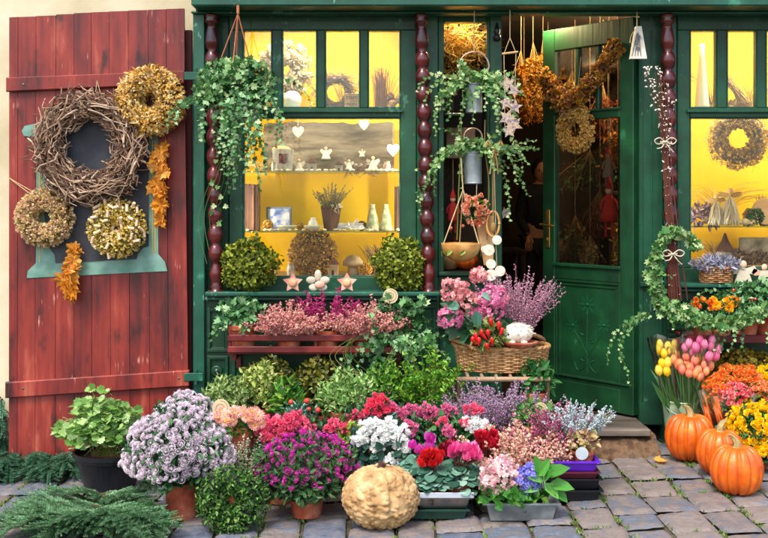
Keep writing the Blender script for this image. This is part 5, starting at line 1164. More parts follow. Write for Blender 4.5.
# right sill
z = SZR; c = V3(X(716, -.08), -.08, z); t = thing('lavender_basket', 'small wicker basket of grey lavender on the right window sill', 'basket', c)
def weave(root, c, rx, ry, h, flare=1.15, rows=9, n=22, mat=None, r=.004, name='wickerwork', wavy=.003):
    mb = MB(); q = np.linspace(0, 2*PI, n*6+1)
    for k in range(rows):
        f = 1+(flare-1)*k/(rows-1); z = h*(k+.5)/rows; o = wavy*np.cos(q*n/2+PI*k)
        mb.tube(np.c_[c[0]+(rx*f+o)*np.cos(q), c[1]+(ry*f+o)*np.sin(q), c[2]+z+0*q], h/rows*.46, 5, False)
    for i in range(n):
        a = 2*PI*i/n; mb.tube([V3(c[0]+rx*math.cos(a), c[1]+ry*math.sin(a), c[2]), V3(c[0]+rx*flare*math.cos(a), c[1]+ry*flare*math.sin(a), c[2]+h)], r*.8, 4)
    mb.build(name, mat, root)
    mb = MB(); R1, R2 = rx*flare, ry*flare
    for s in (0, 1):
        mb.tube(np.c_[c[0]+(R1+.004*np.cos(q*n/2+PI*s))*np.cos(q), c[1]+(R2+.004*np.cos(q*n/2+PI*s))*np.sin(q), c[2]+h+.004*np.sin(q*n/2+PI*s)], r*1.5, 6, False)
    mb.build('rim', mat, root)
WICK = M('wicker', ['#5c3a20', '#8f6238', '#b98a58'], 30, .6, bump=.3)
weave(t, c, .085, .05, .085, 1.1, 8, 18, WICK); MB().lathe([(0, 0), (.08, 0), (.086, .07), (0, .07)], c, 20, sy=.6).build('lining', WOODD, t)
mb = MB(); leaves(mb, NARROW, 500, c+V3(0, 0, .095), (.125, .06, .045), .035, .3, -.5); mb.build('lavender', L('grey_lavender', ['#5c5a6c', '#8a88a0', '#b0aebc', '#8a9a8a'], .2), t)
def paper_angel(px, label, wing, y=-.09, h=.13, body=CERAM):
    c = V3(X(px, y), y, SZR); t = thing('angel_figurine', label, 'figurine', c)
    mb = MB(); mb.prism(np.array([(-.38, 0), (.38, 0), (.16, .62), (-.16, .62)])*h+np.array([c[0], c[2]]), y-.012, y); mb.build('robe', body, t)
    mb = MB(); mb.ball(c+V3(0, -.006, h*.78), (h*.15, .01, h*.17), 12, 8); mb.build('head', M('face_clay', ['#d8b090'], bump=0), t, smooth=True)
    mb = MB(); 
    for s in (-1, 1): mb.prism(np.array([(.12*s, .6), (.5*s, .72), (.62*s, .5), (.45*s, .36), (.18*s, .4)])*h+np.array([c[0], c[2]]), y+.001, y+.008)
    mb.build('wings', wing, t)
paper_angel(743, 'white angel figure in the middle of the right window sill', CERAM); paper_angel(764, 'pink winged angel figure at the right end of the window sill', STM, h=.11)

# ================================================================ flower boxes
def terr(t, px, y, z, r=.07, h=.1): pot(t, X(px, y), y, z, r, h, TERRA)
# left ledge
LY0, LY1 = -.30, -.13
t = thing('flower_shelf', 'dark red railed flower shelf on brackets under the left display window', 'shelf', (X(310), -.2, .5))
mb = MB(); zb = Zp(352, LY0); xa, xb_ = X(228, LY0), X(404, LY0)
mb.bbox((xa, LY0, zb-.012), (xb_, LY1+.08, zb+.006), .003); mb.build('board', BOXRED, t)
for py in (337.5, 349): MB().bbox((xa, LY0-.018, Zp(py+3.4, LY0)), (xb_, LY0-.001, Zp(py-3, LY0)), .004).build('rail', BOXRED, t)
mb = MB()
for px in (228, 314, 402): q = X(px, LY0); mb.bbox((q-.0, LY0-.001, zb+.007), (q+.018, LY0+.02, Zp(336, LY0)), .003)
mb.build('post', BOXRED, t)
mb = MB()
for px in (238, 320, 398): q = X(px, -.1); mb.prism([(q-.012, zb-.013), (q+.012, zb-.013), (q+.012, zb-.05), (q-.012, zb-.05)], LY0+.03, -.041); mb.prism([(q-.012, zb-.051), (q+.012, zb-.051), (q+.012, zb-.12), (q-.012, zb-.12)], -.075, -.041)
mb.build('bracket', BOXRED, t)
zl = zb+.007
c = V3(X(243, -.21), -.21, zl); t = thing('potted_ivy', 'small dark ivy in a terracotta pot at the left end of the red flower shelf', 'potted plant', c); pot(t, c[0], c[1], c[2], .085, .13, TERRA)
mb = MB(); ms = MB(); leaves(mb, IVY, 240, c+V3(0, 0, .19), (.13, .09, .085), .036, .3, -1); ivy(mb, ms, [c+V3(rng.normal(0, .05), -.05, .16) for _ in range(12)], rng.uniform(.1, .22, 12), .9, 1, size=.032); mb.build('leaves', IVYM, t); ms.build('vines', STEM, t)
PINKH = L('pink_heather', ['#b05c68', '#d88888', '#eca898', '#f4ccb8'], .3); MAGH = L('magenta_heather', ['#8c1450', '#b02468', '#cc4c8a'], .3); PEACHH = L('peach_heather', ['#c07068', '#e0a090', '#eec4ac', '#e8d8b4'], .3)
LILH = L('lilac_heather', ['#94688c', '#b890b4', '#d8bcd0'], .35); DPH = L('rose_heather', ['#8c2c54', '#b4527c', '#d08aa4'], .3); WHH = L('white_heather', ['#98a080', '#c4c8a8', '#e4e4cc'], .3)
HG = L('heather_green', ['#3c4c20', '#64743a', '#8c8c4c'], .2)
def hpot(px, y, z, h, w, n, mat, label, name='heather', m=34, r=.075, ph=.1, fan=.6, bell=.009, lo=.3):
    c = V3(X(px, y), y, z); t = thing(name, label, 'heather', c); pot(t, c[0], c[1], z, r, ph, TERRA); heather(t, c+V3(0, 0, ph*.8), w, h, n, mat, HG, fan, bell, m=m, lo=lo); return t
hpot(289, -.23, zl, .2, .24, 170, PINKH, 'pale pink heather on the red flower shelf beside the potted ivy', fan=1.7, bell=.011, ph=.07, lo=.12, m=40)
hpot(327, -.21, zl, .235, .1, 34, MAGH, 'deep magenta heather between the two pale pink heathers', fan=.7, bell=.012, m=44)
hpot(366, -.23, zl, .21, .24, 170, PINKH, 'pale pink heather on the red flower shelf beside the magenta heather', fan=1.7, bell=.011, ph=.07, lo=.12, m=40)
c = V3(X(398, -.24), -.24, zl); t = thing('trailing_ivy', 'dark trailing ivy at the right end of the red flower shelf', 'potted plant', c); pot(t, c[0]-.01, c[1]+.03, c[2], .08, .12, TERRA)
mb = MB(); ms = MB(); leaves(mb, IVY, 300, c+V3(.02, 0, .13), (.15, .08, .16), .042, .3, -1); ivy(mb, ms, [c+V3(rng.normal(-.0, .06), -.06, .06) for _ in range(18)], rng.uniform(.12, .28, 18), .6, .9, size=.038)
ivy(mb, ms, [c+V3(-.08, -.06, .04) for _ in range(9)], rng.uniform(.2, .36, 9), .8, .6, size=.036, side=-.9)
mb.build('leaves', IVYM, t); ms.build('vines', STEM, t)
mb = MB(); c = W(375, 352, -.36); t = thing('bare_stem_arches', 'loose arching bare stems hanging under the trailing ivy', 'stems', c)
for i in range(7):
    x1 = rng.uniform(335, 360); mb.tube(curve([W(350+rng.uniform(0, 20), 338, -.33), W(x1-8, 355, -.36), W(x1+8, 376+rng.uniform(-6, 6), -.37), W(380+rng.uniform(-6, 6), 372, -.37), W(396, 342, -.33)], 20), .0018, 3)
mb.build('stems', STEM, t)
# right ledge
t = thing('flower_shelf', 'dark red flower shelf under the right display window', 'shelf', (X(760), -.2, .6)); zb = Zp(337, LY0)
MB().bbox((X(688, LY0), LY0, zb-.015), (X(905), -.041, zb), .004).build('board', BOXRED, t); MB().bbox((X(688, LY0), LY0-.018, zb-.03), (X(905), LY0-.001, zb+.012), .004).build('rail', BOXRED, t)
zr = zb+.001
def marig(px, y, z, label, cols, n=16, r=.036, w=.07):
    c = V3(X(px, y), y, z); t = thing('marigold', label, 'flowers', c); pot(t, c[0], c[1], z, .065, .1, TERRA); mb = MB(); leaves(mb, LEAF, 150, c+V3(0, 0, .13), (w*1.3, .06, .06), .035, .3); mb.build('leaves', DARKLEAF, t)
    P = c+np.c_[rng.uniform(-w, w, n), rng.uniform(-.07, .02, n), .15+rng.uniform(0, .05, n)]; MB().inst(RUFF, P, rdir(n), V3(0, -.8, .6)+rng.normal(0, .3, (n, 3)), r*rng.uniform(.9, 1.2, n)).build('blossoms', cols, t)
marig(703, -.26, zr, 'red and yellow primroses at the left end of the right flower shelf', L('red_yellow', ['#b01c1c', '#d8401c', '#f0b030', '#d02c3c'], .3), 12)
marig(721, -.27, zr, 'bright orange yellow marigold on the right flower shelf', L('marigold_petals', ['#f09a10', '#ffb81c', '#ffcf3c'], .3), 12, .05)
for i, px in enumerate((744, 768, 800)):
    c = V3(X(px, -.24), -.24, zr); t = thing('potted_ivy', ('blue green ivy with red berries in a terracotta pot on the right flower shelf', 'dark ivy in a terracotta pot at the right edge of the picture', 'ivy in a terracotta pot beyond the right edge of the picture')[i], 'potted plant', c); pot(t, c[0], c[1], c[2], .085, .12, TERRA)
    mb = MB(); ms = MB(); leaves(mb, IVY, 260, c+V3(0, 0, .18), (.14, .09, .1), .036, .3, -1); ivy(mb, ms, [c+V3(rng.normal(0, .06), -.06, .15) for _ in range(14)], rng.uniform(.12, .35, 14), .9, 1, size=.03); mb.build('leaves', (IVYM, IVYM, IVYM)[i], t); ms.build('vines', STEM, t)
    if i == 0: mb = MB(); [mb.ball(c+V3(rng.normal(0, .05), -.08, .2+rng.uniform(-.02, .08)), .009, 8, 6) for _ in range(4)]; mb.build('berries', M('berry_red', ['#a01420', '#c42430'], rough=.3, bump=0), t)
# ================================================================ ground display
def base(px, py): return G(px, py)
def bench(x0, x1, y0, y1, z, label):
    xc = (x0+x1)/2; t = thing('plant_bench', label, 'bench', (xc, (y0+y1)/2, zg(xc)))
    mb = MB(); n = 4
    for i in range(n): a = y0+(y1-y0)*i/n; mb.bbox((x0, a, z-.02), (x1, a+(y1-y0)/n-.008, z), .003)
    mb.build('top', WOODD, t)
    for x in (x0+.03, x1-.03):
        for y in (y0+.03, y1-.03): MB().box((x-.02, y-.02, zg(x)-.02), (x+.02, y+.02, z-.0205)).build('leg', WOODD, t)
bench(X(207, -.3), X(330, -.3), -.52, -.14, .14, 'low dark wooden bench carrying the back row of plants at the left'); bench(X(335, -.3), X(450, -.3), -.52, -.14, .14, 'low dark wooden bench carrying the green shrubs before the right part of the window')
# black pot with fresh green geranium
b = base(110, 490); b[1] = -.62; b = V3(X(110, -.55), -.55, zg(X(110, -.55))); t = thing('potted_geranium', 'fresh green leafy plant in a big black plastic pot before the red shutter', 'potted plant', b)
hP = Zp(450, -.55)-b[2]; rP = .178; tl = 0
MB().lathe([(0, 0), (.115, 0), (.165, hP*.8), (.172, hP*.82), (.172, hP*.88), (.178, hP*.89), (.184, hP*.9), (.184, hP), (.174, hP), (.168, hP*.85), (0, hP*.82)], b, 40).build('pot', BLACKP, t, smooth=False)
mb, ms = MB(), MB(); c = b+V3(-.07, 0, hP+.10)
P, d = cloud(520, c+V3(.02, 0, .02), (.18, .13, .15), .35, -.5); P = P[(P[:, 2] > b[2]+hP*.92)]; P2, _ = cloud(50, W(98, 400, -.55), (.1, .1, .11), .2, -1); P3, _ = cloud(26, W(66, 424, -.55), (.05, .05, .04), .2, -1); P4, _ = cloud(40, W(127, 413, -.55), (.07, .07, .06), .2, -1); P = np.vstack([P, P2, P3, P4])
mb.inst(GERAN, P-V3(0, 0, .02), nrm(rdir(len(P))*V3(1, 1, .3)+V3(0, -.4, 0)), V3(0, -.6, .8)+rng.normal(0, .5, (len(P), 3)), .042*rng.uniform(.7, 1.25, len(P)))
for q in P[::9]: ms.tube(curve([b+V3(rng.normal(-.02, .04), 0, hP*.85), (b+V3(0, 0, hP)+q)/2+V3(0, 0, .02), q], 6), .0025, 4, False)
mb.build('leaves', L('fresh_leaves', ['#4a7c30', '#7ca850', '#a8c878', '#cce0ac'], .4), t); ms.build('stems', L('fresh_stems', ['#6a7a34', '#8c7a44'], .1), t)
# mums
def mum(px, py, y, r, pxb, pyb, label, petal, n=330, bs=.03, potr=.09, leafm=None, cover=-.05, zs=1.0, front=.8, tm=POM, name='chrysanthemum', pc=None):
    c = W(px, py, y); gb = G(pxb, pyb); gz = zg(c[0]); x = X(pxb, y); t = thing(name, label, 'flowers', (x, y, gz))
    pot(t, x, y, gz, potr, max(.06, c[2]-gz-r*zs*.35), TERRA, taper=.78)
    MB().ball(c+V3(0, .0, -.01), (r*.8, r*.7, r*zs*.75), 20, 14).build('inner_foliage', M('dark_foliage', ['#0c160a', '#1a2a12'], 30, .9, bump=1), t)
    mb = MB(); leaves(mb, LEAF, 1300, c, (r*.98, r*.9, r*zs*.94), .032, .75, -.75); mb.build('leaves', leafm or DARKLEAF, t)
    i = np.arange(n*2)+.5; ph = i*PI*(3-5**.5); zc = 1-(1-cover)*i/(n*2); s = np.sqrt(1-zc**2); d = np.c_[s*np.cos(ph), s*np.sin(ph), zc]+rng.normal(0, .045, (n*2, 3))
    d = nrm(d); d = d[d[:, 1] < .5]; k = rng.uniform(.95, 1.07, len(d))*(1+.05*np.sin(d[:, 0]*6+px)+.05*np.sin(d[:, 2]*7+d[:, 0]*3+py)); u_ = rng.uniform(0, 1, len(d)) > .06+.12*(np.sin(d[:, 0]*9+d[:, 2]*8+px) > .7); d = d[u_]; k = k[u_]; P = c+d*V3(r, r*.92, r*zs)*k[:, None]
    MB().inst(tm, P, rdir(len(P)), d+rng.normal(0, .22, d.shape), bs*rng.uniform(.75, 1.25, len(P))).build('blossoms', petal, t)
    return t
LIL = L('lilac_petals', ['#b49cac', '#dcc8d4', '#f0e2ea', '#fcf6fa'], .35); MAG = L('magenta_petals', ['#a0107c', '#d028a4', '#ec58c0'], .35); YEL = L('yellow_petals', ['#e0a800', '#fccc08', '#ffe030'], .3)
mum(178, 452, -1.02, .226, 182, 527, 'large lilac chrysanthemum in a terracotta pot at the left of the display', LIL, 430, .034, .085, cover=-.45, zs=.87)
mum(185, 428, -.75, .155, 200, 500, 'second lilac chrysanthemum rising behind the large lilac one', LIL, 230, .032, .08, cover=-.2)
mum(305, 471, -1.1, .226, 307, 534, 'magenta chrysanthemum in a terracotta pot in the front row', MAG, 120, .03, .085, cover=-.1, zs=.74, leafm=L('mum_leaves', ['#1c3a1c', '#34582c', '#5c8048'], .2))
# box ring standing between the mums
b = base(231, 534); c = W(231, 500, b[1]+.05); t = thing('box_wreath', 'round box wreath leaning between the lilac and the magenta chrysanthemums', 'wreath', b)
m = MB(); torus(m, c, .09, .042); m.build('core', M('wreath_core_dark', ['#10140a']), t, smooth=True)
P, N, Tg, a = tor(2000, c, .09, .058); MB().inst(LEAF, P, nrm(rdir(2000)+N*.6), N, .02*rng.uniform(.7, 1.3, 2000)).build('leaves', L('box_fresh', ['#12300c', '#28501a', '#4c7a2c', '#8cac58'], .25), t)
for (a_, b_) in ((-.05, -.02), (.05, -.02)): pass
# generic small bushy plant with blossoms
def bush(px, py, y, rx, rz, label, leafm, n, size, tm=LEAF, blooms=(), name='potted_plant', cat='potted plant', z0=None, potmat=TERRA, ry=None, potr=None, lo=.25, loc=None, zmin=-.7, stems=0, potd=True):
    c = W(px, py, y); gz = zg(c[0]) if z0 is None else z0; t = thing(name, label, cat, (c[0], y, gz)); ry = ry or min(rx, .13)
    hp = max(.05, c[2]-rz*.6-gz); pr_ = potr or min(.075, rx*.7)
    if potd: pot(t, c[0], y, gz, pr_, min(hp, .16) if z0 is not None else hp, potmat)
    mb = MB(); leaves(mb, tm, n, c, (rx, ry, rz), size, lo, zmin); mb.build('leaves', leafm, t)
    if stems:
        ms = MB()
        for i in range(stems): q = c+V3(rng.normal(0, rx*.5), rng.normal(0, ry*.4), rng.uniform(0, rz*.9)); ms.tube(curve([V3(c[0], y, c[2]-rz*.7), (V3(c[0], y, c[2]-rz*.3)+q)/2, q], 6), .0022, 4, False)
        ms.build('stems', STEM, t)
    for (nm, pts, rad, k, sz, tmm, mt) in blooms:
        m = MB()
        for (bx, by) in pts:
            q = W(bx, by, y-ry*.75); P, d = cloud(k, q, (rad, rad*.8, rad*.85), .8, -.8); m.inst(tmm, P, rdir(k), d+rng.normal(0, .2, d.shape), sz*rng.uniform(.8, 1.2, k))
        m.build(nm, mt, t)
    return t
# back row on benches
BZ = .141
bush(228, 397, -.48, .13, .1, 'pale green small leaved shrub at the left of the back row', L('pale_shrub', ['#3c5a24', '#6c8c44', '#a0b46c', '#c8cc94'], .3), 700, .03, z0=BZ, stems=14)
bush(262, 388, -.42, .12, .12, 'tall pale yellow green shrub behind the peach daisies', L('lime_shrub', ['#4a6424', '#7c9a3c', '#b0bc64', '#d4cc90'], .3), 700, .03, z0=BZ, stems=14)
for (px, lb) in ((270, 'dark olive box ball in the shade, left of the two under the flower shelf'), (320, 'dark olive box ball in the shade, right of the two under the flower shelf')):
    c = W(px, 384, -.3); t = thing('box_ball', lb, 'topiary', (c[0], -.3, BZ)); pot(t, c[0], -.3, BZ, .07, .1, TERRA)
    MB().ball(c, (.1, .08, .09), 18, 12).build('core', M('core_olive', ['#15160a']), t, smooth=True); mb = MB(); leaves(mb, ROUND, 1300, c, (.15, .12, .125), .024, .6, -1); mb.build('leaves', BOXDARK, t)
bush(346, 396, -.5, .15, .125, 'bushy light green oregano like herb in the back row', L('herb_green', ['#3c6a28', '#6c9a48', '#a0c070', '#c4d498'], .3), 900, .028, z0=BZ, stems=18)
bush(288, 400, -.6, .07, .09, 'upright plant with long fresh green leaves between two shrubs', GREENLEAF, 120, .06, NARROW, z0=None)
# tall bright euonymus
c = W(425, 395, -.52); t = thing('green_shrub', 'tall bright green shrub with small glossy leaves left of the wicker basket', 'potted plant', (c[0], -.42, BZ)); pot(t, c[0], -.42, BZ, .09, .1, TERRA); mb, ms = MB(), MB()
for i in range(70):
    a = rng.uniform(-1, 1); h = rng.uniform(.24, .44)*(1-.25*abs(a)); p0 = V3(c[0]+rng.normal(0, .04), -.44+rng.normal(0, .03), BZ+.09); e = p0+V3(a*.2, rng.uniform(-.16, .04), h); pts = curve([p0, (p0+e)/2+V3(a*.02, 0, .02), e], 14); ms.tube(pts, .002, 3, False)
    k = 22; i_ = rng.uniform(3, 13, k); P = pts[i_.astype(int)]+rng.normal(0, .004, (k, 3)); mb.inst(LEAF, P, nrm(rdir(k)*V3(1, 1, .4)+V3(0, 0, .5)), rdir(k)+V3(0, -.3, .6), .027*rng.uniform(.7, 1.2, k))
mb.build('leaves', L('bright_leaves', ['#2c6414', '#4f921e', '#86bc38', '#b8d860'], .35), t); ms.build('stems', STEM, t)
bush(385, 388, -.45, .1, .13, 'mixed green leafy plant between the herb and the tall shrub', GREENLEAF, 420, .032, z0=BZ)
hpot(366, -.5, BZ, .22, .1, 40, L('faded_heather', ['#8a7a5c', '#b0a07c', '#c8bc98'], .2), 'faded tan heather spikes rising between the herb and the ivy', fan=.35)
# berries, haze of grey stems
t = bush(300, 414, -.72, .09, .06, 'grey green plant carrying red round fruits behind the magenta chrysanthemum', GREYLEAF, 260, .026, NARROW)
RF_ = M('red_fruit', ['#a81c1c', '#d8503c'], 30, .4, bump=0)
for (px, py) in ((291, 402), (307, 401), (309, 409), (318, 410), (302, 418)): MB().ball(W(px, py, -.8), .0125*rng.uniform(.8, 1.2), 10, 8).build('fruit', RF_, t, smooth=True)
# peach daisies and pink azaleas
t = bush(237, 425, -.88, .12, .055, 'peach pink daisies above the pale heather in the left of the display', GREENLEAF, 220, .03)
n = 60; P = np.array([W(rng.uniform(214, 262), rng.uniform(410, 426), -.98+rng.uniform(-.04, .06)) for _ in range(n)]); MB().inst(DAISY, P, rdir(n), V3(0, -.9, .6)+rng.normal(0, .35, (n, 3)), .055*rng.uniform(.8, 1.1, n)).build('blossoms', L('peach_petals', ['#d8847c', '#eca494', '#f6c4b0', '#f8dcc4'], .35), t)
MB().inst(ICO, P+V3(0, -.008, .004), (0, 0, 1), (0, -1, 0), .012).build('centres', M('daisy_centre', ['#b08a1c', '#d8b43c'], 30), t)
t = thing('heather', 'grey white heather standing in front of the peach daisies', 'heather', G(238, 500)*V3(1, 0, 1)+V3(0, -.95, 0)); c = V3(X(238, -.95), -.95, zg(X(238, -.95))); pot(t, c[0], c[1], c[2], .08, .12, TERRA); heather(t, c+V3(0, 0, .1), .2, .26, 90, WHH, HG, .35, .008, .1)
PINK = L('pink_petals', ['#d83c6c', '#ec6488', '#f890a4'], .35); WHITE = L('white_petals', ['#ececea', '#f8f8f4', '#ffffff'], .4); HOT = L('coral_pink_petals', ['#d82c54', '#ee4c70', '#f87c90'], .35); RED = L('red_petals', ['#a80c14', '#d0141c', '#e83030'], .3); ROSE = L('rose_petals', ['#c0447c', '#e478a4', '#f4a8c0'], .35)
bush(281, 440, -.86, .11, .09, 'pink azalea with open blossoms behind the magenta chrysanthemum', DARKLEAF, 320, .034, LEAF, [('blossoms', [(273,422),(280,428),(286,421),(268,436),(277,440),(263,430),(290,425),(284,433)], .03, 14, .034, RUFF, PINK)])
bush(318, 432, -.82, .14, .06, 'rose pink azalea just behind the top of the magenta chrysanthemum', DARKLEAF, 300, .032, LEAF, [('blossoms', [(296,416),(303,422),(297,425),(336,424),(342,428),(330,430),(310,430)], .022, 10, .03, RUFF, PINK)])
bush(381, 455, -.92, .17, .17, 'white azalea with dark leaves behind the warty squash', L('azalea_dark', ['#123024', '#264a3c', '#4c7464', '#7a9c80'], .2), 640, .04, ROUND, [('blossoms', [(366,428),(360,440),(372,424),(380,428),(402,432),(404,446),(388,436),(390,430),(397,436),(374,438),(366,436),(400,441),(383,440),(382,467),(393,461),(377,445),(388,424)], .028, 12, .034, RUFF, WHITE)], potr=.09)
bush(351, 445, -.9, .07, .1, 'yellow green shrub left of the white azalea', L('yellowgreen', ['#5c7a1c', '#94a838', '#c8cc64'], .35), 150, .042, LEAF)
bush(378, 410, -.72, .08, .07, 'coral pink begonia behind the white azalea', DARKLEAF, 160, .032, LEAF, [('blossoms', [(378,400),(372,404),(384,404),(379,408),(370,411),(387,410),(377,414)], .026, 12, .028, RUFF, HOT)])
bush(352, 418, -.74, .06, .05, 'small rose plant with pink blooms left of the coral begonia', DARKLEAF, 120, .03, LEAF, [('blossoms', [(357,414),(350,420),(362,418)], .02, 9, .026, RUFF, PINK)])
for i, (px, lb) in enumerate(((405, 'rose pink azalea in a clear sleeve, left of a pair behind the cyclamens'), (438, 'rose pink azalea in a clear sleeve, right of a pair behind the cyclamens'))):
    t = bush(px, 418, -.7, .1, .06, lb, DARKLEAF, 180, .034, LEAF, [('blossoms', [(px-12+k*6, 409+3*((k*7) % 3)) for k in range(5)]+[(px-8, 416), (px+8, 417), (px, 414)], .024, 12, .027, RUFF, ROSE)])
# dark leaved rose bushes in the middle
bush(418, 448, -.88, .14, .12, 'glossy dark leaved rose plant with pink buds behind the red cyclamen', DARKLEAF, 460, .048, LEAF, [('blossoms', [(412,425),(410,431),(448,431),(405,434)], .021, 9, .032, RUFF, ROSE)])
bush(455, 436, -.86, .12, .08, 'glossy dark leaved plant with pink blossoms behind the pink cyclamen', DARKLEAF, 300, .044, LEAF, [('blossoms', [(441,421),(449,433),(467,424),(477,412),(471,409)], .02, 9, .03, RUFF, PINK)])
# plastic trays with cyclamens
TRAYM = M('tray_grey', ['#2c2c30', '#46464c'], 6, .35, bump=.05); TRAYG = M('tray_green', ['#123028', '#1f463a'], 6, .35, bump=.05); CLEARP = glassmat('clear_plastic', '#dde2e6', .14, .12)
def tray(root, x0, x1, y0, y1, z, h, mat, name='tray'):
    mb = MB(); e = .012; n = 4; s = h*.25
    V = []; 
    for (o, zz) in ((s, 0), (0, h), (-e, h), (-e, h-.006), (-e+.002, h-.006)):
        V.append([(x0+o, y0+o), (x1-o, y0+o), (x1-o, y1-o), (x0+o, y1-o), zz])
    vs = [(a, b, z+r_[4]) for r_ in V for (a, b) in r_[:4]]; fs = [(0, 3, 2, 1)]
    for k in range(len(V)-1): fs += [(k*4+i, k*4+(i+1) % 4, k*4+4+(i+1) % 4, k*4+4+i) for i in range(4)]
    b0 = len(vs); vs += [(x0+s+.004, y0+s+.004, z+.006), (x1-s-.004, y0+s+.004, z+.006), (x1-s-.004, y1-s-.004, z+.006), (x0+s+.004, y1-s-.004, z+.006), (x0+.003, y0+.003, z+h), (x1-.003, y0+.003, z+h), (x1-.003, y1-.003, z+h), (x0+.003, y1-.003, z+h)]
    fs += [(b0, b0+1, b0+2, b0+3)]+[(b0+(i+1) % 4, b0+i, b0+4+i, b0+4+(i+1) % 4) for i in range(4)]+[(4+i, 4+(i+1) % 4, b0+4+(i+1) % 4, b0+4+i) for i in range(4)]
    mb.faces(vs, fs); return mb.build(name, mat, root)
yf = G(448, 521)[1]; x0, x1 = X(415, yf), X(467, yf); gz = zg((x0+x1)/2)
tr = thing('plant_tray', 'dark green plastic carrying tray under the cyclamens, right of the warty squash', 'tray', ((x0+x1)/2, yf, gz)); tray(tr, x0-.02, x1, yf, yf+.26, gz+.008, .045, TRAYG)
tr = thing('plant_tray', 'clear grey pot tray standing in the green tray under the cyclamens', 'tray', ((x0+x1)/2, yf, gz)); tray(tr, x0+.01, x1+.012, yf-.005, yf+.25, gz+.056, .05, CLEARP, 'tray')
mb = MB(); mb.bbox((x0, yf-.018, Zp(497, yf)), (x1+.03, yf-.012, Zp(491.5, yf)), .002); mb.build('label_edge', M('clear_rim', ['#9aa0a8', '#b8bec4'], 9, .25), tr)
def cyc(px, py, y, label, petal, z0, flowers, r=.105, w=.1):
    c = W(px, py, y); t = thing('cyclamen', label, 'cyclamen', (c[0], y, z0)); pot(t, c[0], y, z0, .06, .085, TERRA); mb, ms = MB(), MB()
    n = 150; a = rng.uniform(0, 2*PI, n); k = np.sqrt(rng.uniform(.05, 1, n)); P = V3(c[0], y, z0+.09)+np.c_[np.cos(a)*k*r, np.sin(a)*k*r*.85, (1-k*k)*.075+rng.normal(0, .01, n)]
    mb.inst(HEARTL, P, np.c_[np.cos(a), np.sin(a), -.1-.25*k], np.c_[np.cos(a)*.5, np.sin(a)*.5-.6, 1+0*a]+rng.normal(0, .25, (n, 3)), .046*rng.uniform(.8, 1.15, n)); mb.build('leaves', GREYLEAF, t)
    mp = MB()
    for (fx, fy) in flowers:
        q = W(fx, fy, y-.06+rng.uniform(-.03, .03)); ms.tube(curve([V3(c[0]+rng.normal(0, .02), y, z0+.09), (q+V3(c[0], y, z0+.1))/2+V3(0, 0, .02), q], 8), .0022, 4)
        for k in range(6): aa = k*PI/3+rng.uniform(0, .5); mp.inst(ROUND, [q], V3(math.cos(aa)*.55, math.sin(aa)*.55, 1), V3(math.cos(aa), math.sin(aa), -.4), .044*rng.uniform(.85, 1.15))
    mp.build('blossoms', petal, t); ms.build('stems', L('cyc_stem', ['#6a2c2c', '#8c4a3c'], .1), t)
def fl(x0, x1, y0, y1, n): return [(rng.uniform(x0, x1), rng.uniform(y0, y1)) for _ in range(n)]
cyc(432, 478, yf+.1, 'bright red cyclamen in the front tray beside the warty squash', RED, gz+.062, fl(422, 441, 456, 468, 20))
cyc(421, 472, yf+.2, 'magenta cyclamen rising behind the bright red cyclamen', L('mag_cyc', ['#c01890', '#e03cb0', '#d070c8'], .35), gz+.062, fl(417, 432, 448, 458, 9)+[(429, 441), (431, 444), (412, 449)])
cyc(458, 478, yf+.1, 'hot pink cyclamen beside the bright red one in the front tray', L('hot_cyc', ['#d82c78', '#f0549c', '#f88cbc'], .35), gz+.062, fl(452, 478, 450, 461, 24), .115)
cyc(447, 470, yf+.24, 'dark crimson cyclamen behind the hot pink cyclamen', L('crim_cyc', ['#780c24', '#a01430'], .3), gz+.062, fl(442, 458, 446, 456, 12))
cyc(487, 460, -.98, 'dark red cyclamen left of the peach heather', L('dark_red_cyc', ['#90081c', '#b8142c', '#d02038'], .3), zg(.5), fl(477, 497, 436, 450, 22), .12)
bush(479, 442, -.9, .08, .08, 'white blossomed plant above the dark red cyclamen', DARKLEAF, 180, .04, LEAF, [('blossoms', [(472,426),(478,424),(484,425),(476,430),(484,431),(469,421),(480,420)], .022, 10, .028, RUFF, WHITE)])
# warty squash
b = base(380, 534); yq = b[1]+.12; rx, rz = .165, .136; c = V3(X(381, yq), yq, zg(b[0])+rz*.93); nu, nv = 220, 120
th = np.linspace(.01, PI-.01, nv)[:, None]; ph = np.linspace(0, 2*PI, nu, endpoint=False)[None]
Dn = np.stack([np.sin(th)*np.cos(ph), np.sin(th)*np.sin(ph), np.cos(th)+0*ph], -1); wc = rdir(900); ws = rng.uniform(.03, .095, 900); rr = np.zeros((nv, nu))
for k in range(900):
    d = np.linalg.norm(Dn-wc[k], axis=-1); rr = np.maximum(rr, np.clip(1-(d/ws[k])**2, 0, 1)**.6*ws[k]*.62)
rib = 1-.07*np.exp(-((np.cos(ph*5)-1)/.12)**2)*np.sin(th); R_ = (rib-.1*np.exp(-(th/.32)**2)-.05*np.exp(-((PI-th)/.3)**2)+rr)
P = Dn*R_[..., None]*V3(rx, rx*.9, rz)+c; mb = MB(); mb.grid(P[:, ::1], cv=True)
t = thing('warty_squash', 'big round tan squash covered in warts on the paving in front', 'squash', V3(c[0], c[1], zg(c[0])))
mb.build('fruit', M('squash_skin', ['#644624', '#a47e50', '#bc9868', '#d0b288'], 18, .75, bump=.9, bsc=70), t, smooth=True); MB().tube([c+V3(0, 0, rz*.84), c+V3(.002, 0, rz*.98), c+V3(.008, 0, rz*1.08)], [.026, .016, .018], 8).build('stem', BARK, t)
